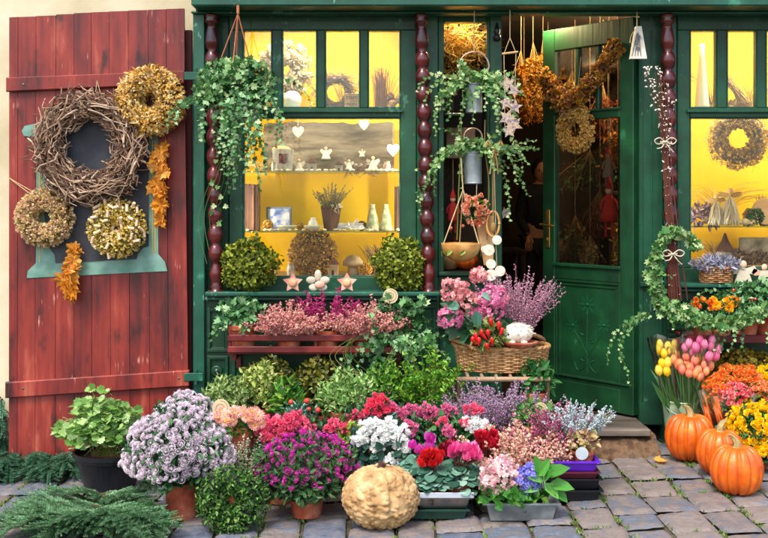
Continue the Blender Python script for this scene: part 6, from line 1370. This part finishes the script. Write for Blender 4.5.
# zinc trough with hydrangea
yf = G(521, 522)[1]; xa, xb_ = X(491, yf), X(553, yf); gz = zg((xa+xb_)/2); h = Zp(503, yf)-gz
t = thing('zinc_trough', 'rectangular zinc trough in the front row under the hydrangea', 'planter', ((xa+xb_)/2, yf, gz)); tray(t, xa-.02, xb_+.02, yf, yf+.2, gz, h, ZINC, 'trough'); 
mb = MB(); mb.box((xa, yf+.02, gz+h*.7), (xb_, yf+.18, gz+h*.75)); mb.build('soil', SOIL, t)
def hyd(root, pts, y, r, mt, n=110, sz=.026, name='blossoms'):
    m = MB()
    for (px, py, k) in pts:
        q = W(px, py, y); P, d = cloud(int(n*k), q, (r*k, r*k*.9, r*k*.85), .92, -.8, False); m.inst(FL4, P, rdir(len(P)), d+rng.normal(0, .15, d.shape), sz*rng.uniform(.85, 1.15, len(P)))
    return m.build(name, mt, root)
zt = gz+h*.75
t = bush(507, 494, yf+.07, .13, .05, 'cream and rose hydrangea in the left of the zinc trough', L('hyd_leaf', ['#285e20', '#468430', '#78a84c'], .3), 130, .045, ROUND, z0=zt, potd=False); hyd(t, [(499, 474, 1), (494, 484, .8), (507, 480, .85), (503, 468, .7)], yf+.06, .08, L('cream_rose', ['#c07088', '#e0a8b0', '#f0d0cc', '#ece4c8'], .35))
t = bush(527, 494, yf+.08, .07, .04, 'blue violet hydrangea in the middle of the zinc trough', GREENLEAF, 60, .055, ROUND, z0=zt, potd=False); hyd(t, [(526, 482, 1), (529, 474, .7)], yf+.05, .062, L('blue_violet', ['#5c5cc0', '#8080d8', '#a8a0e4'], .35))
c = V3(X(546, yf+.1), yf+.1, zt); t = thing('broad_leaved_plant', 'plant with broad fresh green leaves at the right end of the zinc trough', 'potted plant', c); mb, ms = MB(), MB()
BL = leafT(.55, .1, -.12)
for (px, py, dx, dz, s) in ((541, 470, .5, .9, .1), (550, 472, .9, .4, .12), (537, 478, -1, .3, .08), (556, 484, 1, -.1, .11), (548, 486, .5, -.5, .09), (538, 466, -.3, 1, .09), (545, 478, .1, .3, .1), (558, 492, .8, -.7, .09), (533, 488, -.9, -.2, .07)):
    q = W(px, py, yf+.02); mb.inst(BL, [q-V3(dx, 0, dz)*.03], (dx, -.35, dz), (0, -.8, .7), s); ms.tube([c+V3(0, 0, 0), q-V3(dx, 0, dz)*.03], .003, 5)
mb.build('leaves', L('broad_leaves', ['#347428', '#4f9438', '#78b454'], .3), t); ms.build('stems', L('green_stem', ['#5c7a2c'], .1), t)
# heathers right
hpot(516, -.99, zg(.6), .27, .24, 150, PEACHH, 'peach coloured heather behind the hydrangea trough', fan=1.1, bell=.0135, lo=.2)
hpot(548, -.95, zg(.7), .28, .14, 60, DPH, 'deep rose heather to the right of the peach heather', fan=.6, bell=.01)
hpot(560, -.85, zg(.8), .17, .1, 30, PEACHH, 'short pinkish heather behind the purple tray', fan=.9, bell=.01)
# lavender coloured heathers before the stand
hpot(485, -.66, zg(.5), .38, .24, 190, LILH, 'large lilac heather before the bamboo stand, left of two', fan=.4, bell=.009, ph=.12)
hpot(511, -.62, zg(.55), .37, .22, 150, LILH, 'lilac heather before the bamboo stand, right of two', fan=.4, bell=.009, ph=.12)
bush(532, 415, -.72, .1, .07, 'green leafy plant with a round tag before the basket stand', L('mid_leaves', ['#2c5a24', '#4f8a3c', '#8cb060'], .3), 260, .034)
tagdisc(541, 409, -.78, .031, 'round pale tag with a spiral above the leafy plant right of the lilac heather', TAGM, .15); tagdisc(221, 408, -.86, .042, 'round woven tag at the left above the lilac chrysanthemum', TAGM, .2); 
bush(535, 380, -.5, .09, .1, 'dark green laurel like plant under the right end of the wicker basket', L('laurel', ['#17401c', '#2c6a2c', '#5c9a4c'], .2), 150, .05, LEAF, z0=None, potr=.06)
# silver foliage and purple tray stack
yf = G(582, 502)[1]; x0, x1 = X(556, yf), X(598, yf); gz = zg(x1)
PUR = M('purple_plastic', ['#4a14a0', '#6a28c8'], 6, .3, bump=.05)
st1 = thing('plant_tray', 'black plastic tray at the bottom of the tray stack right of the zinc trough', 'tray', (x1, yf, gz)); tray(st1, x0-.03, x1+.012, yf, yf+.3, gz+.0, .05, BLACKP)
st1 = thing('plant_tray', 'second black plastic tray in the stack under the purple one', 'tray', (x1, yf, gz)); tray(st1, x0-.03, x1+.01, yf+.005, yf+.3, gz+.051, .05, BLACKP)
st1 = thing('plant_tray', 'brown red plastic tray just under the purple tray', 'tray', (x1, yf, gz)); tray(st1, x0-.03, x1, yf+.005, yf+.3, gz+.1025, .03, M('maroon_plastic', ['#4a1420', '#5e1c2c'], rough=.35, bump=0))
st1 = thing('plant_tray', 'bright purple plastic tray on top of the tray stack', 'tray', (x1, yf, gz)); tray(st1, x0-.03, x1, yf+.005, yf+.3, gz+.134, .045, PUR)
zt = gz+.142
c = V3(X(586, yf+.08), yf+.08, zt); t = thing('potted_succulent', 'small reddish succulent in a terracotta pot with a white round label in the purple tray', 'potted plant', c); pot(t, c[0]-.012, c[1], zt, .05, .07, TERRA); mb = MB(); leaves(mb, ROUND, 150, c+V3(-.012, 0, .11), (.06, .05, .05), .026); mb.build('leaves', L('succulent', ['#8a9a4c', '#b0a468', '#c08c74', '#d8b090'], .2), t)
q = c+V3(-.03, -.062, .07); MB().lathe([(0, .002), (.029, .002), (.029, -.002), (0, -.002)], q, 24, axis='y').build('label', M('label_white', ['#9aa4a8', '#b4bcbe'], 20, .4, bump=0), t)
c = V3(X(575, yf+.16), yf+.16, zt); t = thing('silver_plant', 'silvery white twiggy foliage plant behind the purple tray', 'potted plant', c); pot(t, c[0], c[1], zt, .06, .08, TERRA); heather(t, c+V3(0, 0, .06), .13, .22, 80, L('silver_leaf', ['#8c9ca4', '#b4c0c4', '#d8e0e0'], .2), STEM, .62, .009, .25, name='silver_foliage', m=40)
hpot(556, yf+.2, zt, .18, .12, 40, DPH, 'rosy heather standing in the purple tray beside the silver plant', fan=.7)
# ================================================================ stand and wicker basket
t = thing('bamboo_stand', 'simple pole stand carrying the wicker basket', 'stand', (X(503, -.5), -.4, zg(.6)))
POLE = M('pole_wood', ['#6c5444', '#94785c', '#b09478'], 12, .5, stretch=(.3, 1, 1))
zs = Zp(380, -.55); xa, xb_ = X(458, -.55), X(549, -.55)
MB().tube([(xa-.006, -.55, zs+.004), (xb_+.004, -.55, zs+.004)], .013, 10).build('rail', POLE, t, smooth=True); MB().tube([(xa-.006, -.22, zs), (xb_+.004, -.22, zs)], .013, 10).build('rail', POLE, t, smooth=True)
for x in (xa+.004, xb_-.006):
    for y in (-.55, -.22): MB().tube([(x, y, zg(x)-.01), (x, y, zs-.009)], .009, 8).build('leg', POLE, t, smooth=True)
mb = MB()
for k in range(6): x = xa+.05+(xb_-xa-.1)*k/5; mb.tube([(x, -.55, zs+.02), (x, -.22, zs+.02)], .008, 6)
mb.build('slats', POLE, t)
zbk = zs+.03; hb = Zp(350, -.55)-zbk; bc = V3(X(502, -.38), -.375, zbk)
t = thing('wicker_basket', 'large oval wicker basket on the pole stand before the shop door', 'basket', bc); weave(t, bc, .225, .15, hb, 1.08, 13, 34, M('wicker_light', ['#7c5430', '#a87c4c', '#c8a070'], 30, .6, bump=.3), .0055, wavy=.004)
MB().lathe([(0, 0.002), (.218, .002), (.235, hb*.8), (0, hb*.8)], bc, 32, sy=.655).build('lining', WOODD, t)
mb = MB(); q = np.linspace(.0, PI, 24); mb.tube(np.c_[bc[0]+.243*np.cos(q)*1.0, bc[1]+.16+0*q, bc[2]+hb+.05*np.sin(q)], .012, 8); mb.tube(curve([bc+V3(-.24, 0, hb), bc+V3(-.27, -.02, hb+.035), bc+V3(-.22, -.1, hb+.03), bc+V3(-.16, -.13, hb)], 12), .012, 8); mb.build('handle', WICK, t)
zin = zbk+hb*.8
HYP = L('pink_hydrangea', ['#b83c7c', '#d8689c', '#ec94b8', '#f0b4a8'], .35); HYQ = L('salmon_hydrangea', ['#c0586c', '#dc8490', '#f0b4ac', '#e4c8a8'], .35)
t = bush(475, 325, -.4, .17, .13, 'pink hydrangea standing in the left of the wicker basket', L('hyd_dark_leaf', ['#1c3c24', '#3a6444', '#6c8c6c'], .2), 130, .085, ROUND, z0=zin, potr=.08)
hyd(t, [(493, 298, 1), (490, 310, .9), (451, 318, .9), (480, 314, .6)], -.5, .075, HYP, 130); hyd(t, [(455, 291, 1), (468, 303, .9), (478, 276, .6), (462, 296, .6)], -.47, .075, HYQ, 130, name='paler_blossoms')
mb = MB(); 
for (px, py, dx, dz, s) in ((455, 308, 0, -1, .07), (476, 318, .1, -1, .1), (482, 300, .4, -.4, .06), (460, 314, -1, -.1, .07)): mb.inst(BL, [W(px, py, -.57)+V3(0, 0, .04)], (dx, -.2, dz), (0, -1, .3), s)
mb.build('broad_leaves', GREYLEAF, t)
t = thing('chilli_peppers', 'cluster of red chilli peppers hanging over the front rim of the wicker basket', 'peppers', W(485, 335, -.55)); mb = MB()
for (px, py, s) in ((491, 322, .05), (499, 325, .05), (488, 333, .045), (476, 337, .06), (482, 334, .06), (479, 341, .05), (492, 341, .05), (502, 331, .045), (473, 340, .045), (487, 346, .04)):
    q = W(px, py, -.6); d = V3(rng.normal(0, .35), -.1, -1); pts = curve([q+V3(0, 0, s*.4), q, q+d*s*.5+V3(.006, 0, 0)], 9); mb.tube(pts, np.array([.004, .009, .011, .0115, .011, .0095, .007, .004, .001]), 8)
mb.build('peppers', M('chilli', ['#a80c10', '#d0201c'], 30, .25, bump=0), t, smooth=True); mb = MB(); leaves(mb, LEAF, 90, W(489, 337, -.56), (.07, .03, .07), .045, .2); mb.build('leaves', L('chilli_leaf', ['#4a5c24', '#7c8c44', '#a8a868'], .3), t)
t = thing('heather', 'tall airy mauve heather in the back of the wicker basket', 'heather', V3(X(518, -.33), -.33, zin)); pot(t, X(518, -.33), -.33, zin, .06, .06, TERRA); heather(t, V3(X(518, -.33), -.33, zin+.05), .18, .35, 100, L('mauve_bells', ['#a0607c', '#c88ca4', '#e0b8c4'], .3), L('mauve_stem', ['#7a5c68', '#8c7a7c'], .1), .55, .008, .25, m=46, lo=.15)
# ceramic hedgehog in a saucer
c = V3(X(517, -.5), -.5, zbk+hb+.004); t = thing('ceramic_hedgehog', 'small speckled ceramic hedgehog lying in a shallow terracotta bowl on the basket rim', 'ornament', c)
mb = MB(); mb.ball(c+V3(.004, 0, .075), (.078, .06, .052), 28, 18); mb.ball(c+V3(-.052, -.022, .064), (.036, .034, .034), 16, 12); mb.ball(c+V3(-.085, -.032, .054), (.016, .014, .013), 10, 8); mb.ball(c+V3(-.042, -.03, .1), (.011, .006, .012), 8, 6); mb.ball(c+V3(-.05, .01, .1), (.011, .006, .012), 8, 6); mb.ball(c+V3(-.03, -.05, .035), (.018, .012, .01), 8, 6); mb.ball(c+V3(.03, -.05, .035), (.018, .012, .01), 8, 6); mb.build('body', M('speckled_glaze', ['#b0a494', '#d8d0c0', '#dcd4c4', '#8a7868'], 60, .45), t, smooth=True)
mb = MB(); n = 260; d = rdir(n); d = d[(d[:, 2] > -.1) & (d[:, 0] > -.5)]; mb.inst(NARROW, c+V3(.006, 0, .075)+d*V3(.076, .058, .05), nrm(d+V3(.8, 0, 0)), d, .016); mb.build('spines', M('spine_glaze', ['#a89a88', '#d0c6b4'], 60, .5), t)
mb = MB(); mb.ball(c+V3(-.1, -.036, .058), .0065, 8, 6); mb.ball(c+V3(-.074, -.05, .074), .0055, 8, 6); mb.ball(c+V3(-.05, -.056, .076), .0055, 8, 6); mb.build('face', M('dark_glaze', ['#141010'], rough=.2, bump=0), t)
c2 = c+V3(.01, 0, 0); tag(MB().lathe([(0, 0), (.05, 0), (.09, .022), (.096, .032), (.09, .034), (.05, .012), (0, .01)], c2, 28, sy=.8).build('terracotta_bowl', TERRA, loc=c2, smooth=True), 'shallow terracotta bowl on the rim of the wicker basket under the hedgehog', 'bowl')
# ================================================================ fir branches
def fir(pts, label, name='fir_branches', n=26, mat=None, spread=.5, s=(.12, .24)):
    """pts: list of (origin, direction, length) of boughs, each set with sprays both sides"""
    t = thing(name, label, 'branches', pts[0][0]); mb, ms = MB(), MB()
    for (o, d, ln) in pts:
        d = nrm(np.array(d, float)); up = V3(0, 0, 1); sdv = nrm(np.cross(d, up)); tt = np.linspace(.05, 1, n)
        path = np.array(o)+d*ln*tt[:, None]-up*(.18*ln*tt**2)[:, None]*0+up*(.05*np.sin(tt*PI))[:, None]
        path[:, 2] = np.maximum(path[:, 2], zg(path[:, 0])+.01); ms.tube(path, np.linspace(.006, .002, n), 5)
        for sg in (-1, 1):
            D = nrm(d*.75+sdv*sg*spread*1.2+rng.normal(0, .12, (n, 3))); L_ = ln*.42*(1-.6*tt)*rng.uniform(.8, 1.15, n)+.05
            mb.inst(FIR, path, D, up+rng.normal(0, .25, (n, 3)), L_)
        mb.inst(FIR, path[-3:], np.repeat(d[None], 3, 0), up, .12)
    mb.build('needles', mat, t); ms.build('twigs', BARK, t); return t
FIRM = L('fir_needles', ['#2c5a34', '#4c7c4c', '#7ca478', '#b4cca8'], .3, .5); FIRD = L('fir_needles_dark', ['#244a34', '#3c6a4c', '#5c8c6c', '#90b090'], .25, .5)
pts = []
for i in range(46):
    px = rng.uniform(45, 120); py = rng.uniform(513, 540); g_ = G(px, py); top = max(0, 1-abs(px-100)/75)*.13
    a = rng.uniform(-1, 1); d = V3(rng.choice([-1, 1])*rng.uniform(.3, 1), -rng.uniform(.1, .9), rng.uniform(-.05, .12)); pts.append((g_+V3(0, .05, .015+top*.45*rng.uniform(.1, 1)), d, rng.uniform(.18, .3)))
fir(pts, 'heap of blue green fir boughs on the paving at the bottom left', n=16, mat=FIRM)
pts = []
for i in range(26):
    px = rng.uniform(-18, 82); q = V3(X(px, -.05), rng.uniform(-.07, .02), 0); q[2] = zg(q[0])+rng.uniform(.03, .09); pts.append((q, V3(rng.normal(0, .5), -1, -.15), rng.uniform(.12, .2)))
for i in range(14): pts.append((V3(X(rng.uniform(-14, 4), 0), .0, rng.uniform(.0, .28)), V3(rng.normal(-.1, .25), -.2, -1), .2))
fir(pts, 'dark fir branches hanging out from under the red shutter', n=12, mat=FIRD)
mb = MB(); t = bush(150, 522, -1.2, .08, .05, 'low curly dark green cabbage leaves beside the first terracotta pot', DARKLEAF, 130, .045, ROUND, potd=False)
# ================================================================ pumpkins
def pumpkin(px, py, wpx, hpx, label, lean=.15, seed=0):
    b = G(px, py); sc = (CD+b[1])/F; r = wpx*sc/2; h = hpx*sc; yc = b[1]+r*.35; c = V3(X(px, yc), yc, zg(b[0])+h*.5)
    f = (CD+yc)/(CD+b[1]); r *= f; h *= f
    t = thing('pumpkin', label, 'pumpkin', V3(c[0], c[1], zg(c[0]))); nu = 160; th = np.linspace(.02, PI-.02, 40)[:, None]; ph = np.linspace(0, 2*PI, nu, endpoint=False)[None]
    rng2 = np.random.default_rng(seed); k = 14; ribs = 1-.1*np.abs(np.cos(ph*k/2+seed+.5*np.sin(ph*2)+.3*np.sin(ph*3+seed)))**7*np.sin(th)**.5
    R_ = ribs*(1-.2*np.exp(-(th/.4)**2)-.12*np.exp(-((PI-th)/.4)**2))+.015*np.sin(ph*2+seed)
    P = np.stack([R_*np.sin(th)**.85*np.cos(ph)*r, R_*np.sin(th)**.85*np.sin(ph)*r, R_*np.cos(th)*h*.56], -1)+c
    mb = MB(); mb.grid(P, cv=True); mb.build('fruit', PUMPM, t, smooth=True)
    st = c+V3(0, 0, h*.40); pts = curve([st, st+V3(0, -.003, .03), st+V3(lean*.04, -.006, .055), st+V3(lean*.09, -.008, .07)], 10); mb = MB(); P = np.array(pts)
    a = np.linspace(0, 2*PI, 20, endpoint=False); rr = np.linspace(.019, .0115, 10)
    rr[0] = .03; rr[1] = .023; G2 = np.array([[q+V3(math.cos(x)*w_*(1+.18*math.cos(5*x)), math.sin(x)*w_*(1+.18*math.cos(5*x)), 0) for x in a] for q, w_ in zip(P, rr)]); mb.grid(G2, cv=True); mb.faces(G2[-1], [tuple(range(20))]); mb.build('stem', M('pumpkin_stem', ['#6c5c34', '#98844e', '#b8a878'], 20, .7, bump=.5), t, smooth=True)
PUMPM = M('pumpkin_skin', ['#a03c04', '#c85406', '#d8660c', '#e08838'], 11, .42, bump=.4, bsc=55, coat=.12, pos=[0, .4, .85, 1])
pumpkin(690, 461, 49, 45, 'orange pumpkin nearest the green bucket, rearmost of three', -.3, 1); pumpkin(720, 475, 47, 44, 'orange pumpkin in the middle of the row of three', .3, 2); pumpkin(736.5, 495, 52, 48, 'orange pumpkin in front, nearest the viewer of three', -.4, 3)
c = G(657, 463); tag(MB().inst(MAPLE, [c+V3(0, 0, .01)], (1, .3, 0), (0, -.2, 1), .06).build('fallen_leaf', MAP, loc=c), 'single fallen orange leaf on the paving before the doorstep', 'leaf')
# ================================================================ bucket of tulips
b = V3(X(683, -.22), -.22, zg(X(683, -.22))); zt = Zp(399, -.22); h = zt-b[2]
bk = thing('green_bucket', 'pale green enamel bucket holding the tulip bouquets', 'bucket', b); BKM = M('pale_green_enamel', ['#8aa07c', '#aabd96', '#c4ceac'], 6, .4, coat=.3)
MB().lathe([(0, 0), (.08, 0), (.083, .006), (.108, h*.9), (.112, h*.97), (.116, h*.985), (.113, h), (.106, h), (.1, h*.9), (.078, .01), (0, .01)], b, 36).build('body', BKM, bk, smooth=True)
mb = MB(); q = np.linspace(.15, PI-.15, 20); mb.tube(np.c_[b[0]-.11*np.cos(q), b[1]-.02-.095*np.sin(q), zt-.012-.06*np.sin(q)], .0028, 5); mb.build('handle', ZINC, bk)
def cup(n=6):
    V = []; Fs = []
    for k in range(n):
        a0 = 2*PI*k/n; w = .62 if k % 2 else .7; off = .96 if k % 2 else 1.06; b0 = len(V)
        for i, (z, r_, ww) in enumerate(((0, .02, .2), (.25, .32, .8), (.55, .37, 1), (.8, .28, .75), (1, .12, .1))):
            for s in (-1, 0, 1):
                a = a0+s*w*ww; rr = r_*off*(1.0 if s else 1.03); V.append((rr*math.cos(a), z, rr*math.sin(a)))
        for i in range(4):
            for j in (0, 1): Fs.append((b0+i*3+j, b0+i*3+j+1, b0+(i+1)*3+j+1, b0+(i+1)*3+j))
    return T(V, Fs)
CUP = cup()
TP = {'yellow': L('yellow_tulip', ['#e8b400', '#f8d428', '#f8e468'], .3), 'coral': L('coral_tulip', ['#d84c2c', '#ee7450', '#f89c80', '#f4b45c'], .3), 'pink': L('pink_tulip', ['#d0487c', '#e878a4', '#f4a4c0'], .3)}
TLF = L('tulip_leaf', ['#3c6a34', '#5f8c50', '#8cb07c'], .3)
def bouquet(col, heads, base_, label, sleeve):
    heads = [(p_, q_, r_+.2) for p_, q_, r_ in heads]; base_ = base_+V3(0, .2, 0)
    t = thing('tulip_bouquet', label, 'bouquet', base_); 
    for (px, py, y) in heads:
        q = W(px, py, y); s = .052*rng.uniform(.92, 1.08); d = nrm((q-base_)*V3(1, 1, 1)+V3(0, 0, .25)+rng.normal(0, .03, 3)); lo = q-d*s*.5
        tu = MB().tube(curve([base_+rng.normal(0, .012, 3)*V3(1, 1, 0), (base_+lo)/2+V3(0, 0, -.0)+rng.normal(0, .008, 3), lo], 10), .0038, 5).build('tulip', TLF, t)
        MB().inst(CUP, [lo], d, rdir(1), s*V3(1, 1.15, 1)[None]).build('blossom', TP[col], tu, smooth=True)
    mb = MB(); n = len(heads)*3; i = rng.integers(0, len(heads), n)
    for k in i:
        q = W(*heads[k]); e = base_+(q-base_)*rng.uniform(.55, .95)+rng.normal(0, .02, 3); D = e-base_; mb.inst(LONG, [base_+D*.12], D, V3(rng.normal(0, .6), -1, 0), np.array([[.2, np.linalg.norm(D), .2]]))
    mb.build('leaves', TLF, t)
    tx, ty, tr = sleeve; top = W(tx, ty, base_[1]-.0); a = np.linspace(0, 2*PI, 40, endpoint=False); rows = []
    for k, f_ in enumerate(np.linspace(0, 1, 14)):
        cc = base_+V3(0, 0, -.0)+(top-base_)*f_; r_ = .028+(tr-.028)*f_**.75; rows.append([cc+V3(math.cos(x)*r_*(1+.05*math.sin(5*x+k*.4)+.035*math.sin(13*x+k*.9)), math.sin(x)*r_*.75*(1+.07*math.sin(7*x)), .012*math.sin(4*x)*f_) for x in a])
    mb = MB(); mb.grid(np.array(rows), cv=True); mb.build('clear_sleeve', glassmat('cellophane', '#fcfefc', .17, .2), t, smooth=True)
bz = b[2]+h*.55
bouquet('yellow', [(658,351,-.46),(664,354,-.5),(671,352,-.47),(675,345,-.44),(662,364,-.53),(668,363,-.54),(659,371,-.55),(667,372,-.56),(676,356,-.47),(660,345,-.44),(668,347,-.45)], V3(b[0]-.045, -.45, bz), 'yellow tulips in clear wrap, leftmost bouquet in the green bucket', (668, 338, .105))
bouquet('pink', [(689,344,-.58),(696,348,-.6),(704,345,-.58),(711,347,-.56),(718,350,-.56),(709,357,-.6),(692,352,-.56),(700,341,-.56),(712,341,-.56),(685,348,-.56),(716,357,-.57)], V3(b[0]+.035, -.39, bz), 'pink tulips in clear wrap, rearmost bouquet in the green bucket', (704, 330, .12))
bouquet('coral', [(674,360,-.55),(680,364,-.58),(686,358,-.55),(682,370,-.6),(690,368,-.6),(695,361,-.57),(698,371,-.6),(704,366,-.57),(706,372,-.58),(710,367,-.55),(689,374,-.62),(700,377,-.6),(678,366,-.56),(686,363,-.54),(695,374,-.6),(702,359,-.53)], V3(b[0]+.01, -.47, bz), 'coral orange tulips in clear wrap, front bouquet in the green bucket', (692, 347, .125))
# right hand flowers
mum(762, 438, -.66, .185, 764, 480, 'bright yellow chrysanthemum behind the front pumpkin at the right edge', YEL, 180, .04, .08, cover=-.35, tm=RUFF, zs=.85)
t = bush(745, 378, -.2, .22, .14, 'broad yellow brown box shrub in the shade under the right flower shelf', L('gold_box', ['#4a4010', '#8a7420', '#b89c34', '#6c6c1c'], .25), 2200, .024, ROUND, potr=.09, lo=.5, ry=.12)
ORB = L('orange_buds', ['#d0481c', '#ec7030', '#f49c3c', '#f0c060'], .3); RW = L('red_white_buds', ['#c41c34', '#e8485c', '#f4a8a4', '#f8d8d0'], .3)
for (px, py, y, rx, rz, lb, mt, n) in ((738, 380, -.36, .12, .045, 'orange kalanchoe under the right flower shelf behind the mixed bouquets', ORB, 170), (721, 394, -.4, .09, .07, 'red and orange mixed bouquet in clear wrap beside the green bucket', ORB, 150), (733, 400, -.46, .08, .07, 'red and white rose bouquet before the orange bouquet', RW, 110), (760, 395, -.42, .11, .07, 'orange and peach bouquet above the yellow chrysanthemum', L('peach_buds', ['#e06030', '#f08850', '#f4b080', '#f0c850'], .3), 170), (766, 380, -.36, .08, .05, 'yellow flowering plant at the right edge under the shelf', YEL, 60)):
    t = bush(px, py, y, rx, rz, lb, GREENLEAF, 240, .034, name='flower_bouquet', cat='flowers', potmat=BLACKP, potr=.07); c = W(px, py, y); P, d = cloud(n, c+V3(0, -.01, .02), (rx, .1, rz), .85, -.35); MB().inst(RUFF, P, rdir(n), d+V3(0, -.5, .3), .03*rng.uniform(.7, 1.2, n)).build('blossoms', mt, t)
    if n in (150, 110, 170) and 'kalanchoe' not in lb:
        rows = []; a = np.linspace(0, 2*PI, 36, endpoint=False)
        for f_ in np.linspace(0, 1, 10): rows.append([V3(c[0], y, c[2]-rz-.16)+V3(math.cos(x)*(.05+rx*1.0*f_), math.sin(x)*(.05+.09*f_), f_*(.2+rz)+.012*math.sin(5*x)*f_) for x in a])
        mb = MB(); mb.grid(np.array(rows), cv=True); mb.build('clear_sleeve', glassmat('cellophane_b', '#fafcfa', .045, .16), t, smooth=True)
c = W(728, 428, -.6); t = bush(728, 432, -.6, .06, .04, 'small grey leaved plant with white blossoms behind the middle pumpkin', GREYLEAF, 120, .03, NARROW); n = 12; P = c+rng.normal(0, .02, (n, 3)); MB().inst(FL5, P, rdir(n), V3(0, -1, .5)+rng.normal(0, .3, (n, 3)), .03).build('blossoms', L('pale_lilac', ['#b0a8c0', '#dcd8e4'], .3), t)
hpot(720, -.3, zg(1.8), .2, .14, 50, L('bronze_heather', ['#7c5a34', '#a8884c', '#c4b07c'], .2), 'bronze heather in shade between the bucket and the yellow chrysanthemum', fan=.7)
# ================================================================ groups of repeats
GR = {'heather': 'pots of heather', 'clay_star': 'clay stars on the sill', 'pumpkin': 'pumpkins in a row on the paving', 'box_ball': 'clipped box balls', 'hanging_heart': 'hearts in the display window', 'dried_wreath': 'dried wreaths', 'dried_flower_bunch': 'dried bunches hanging in the shop', 'tulip_bouquet': 'tulip bouquets in the bucket', 'cyclamen': 'cyclamens in the front', 'plant_tray': 'plastic plant trays', 'angel_figurine': 'angel figurines', 'maple_leaf_garland': 'strings of maple leaves', 'chrysanthemum': 'potted chrysanthemums', 'flower_bouquet': 'bouquets of cut flowers', 'hanging_zinc_pot': 'hanging zinc pots', 'plant_tag': 'round plant tags', 'flower_shelf': 'red flower shelves', 'strip_lamp': 'display lamps', 'ceiling_lamp': 'lamps inside the shop', 'jar': 'jars on the shelf inside', 'hanging_doll': 'hanging cloth dolls', 'husk_doll': 'corn husk dolls', 'dish': 'white dishes', 'bottle_vase': 'painted bottle vases', 'bark_vase': 'bark vases', 'potted_ivy': 'potted ivies', 'potted_plant': 'potted plants of the display', 'dried_grass': 'dried grasses in the windows', 'fir_branches': 'fir branches', 'plant_bench': 'low plant benches', 'shop_table': 'tables inside the shop', 'marigold': 'flowers on the right shelf', 'mushroom_figure': 'wooden figures on the display floor'}
import collections
tops = [o for o in bpy.data.objects if o.parent is None and 'category' in o]
cnt = collections.Counter(o.name.split('.')[0] for o in tops)
for o in tops:
    k = o.name.split('.')[0]
    if cnt[k] > 1 and k in GR and 'group' not in o: o['group'] = GR[k]
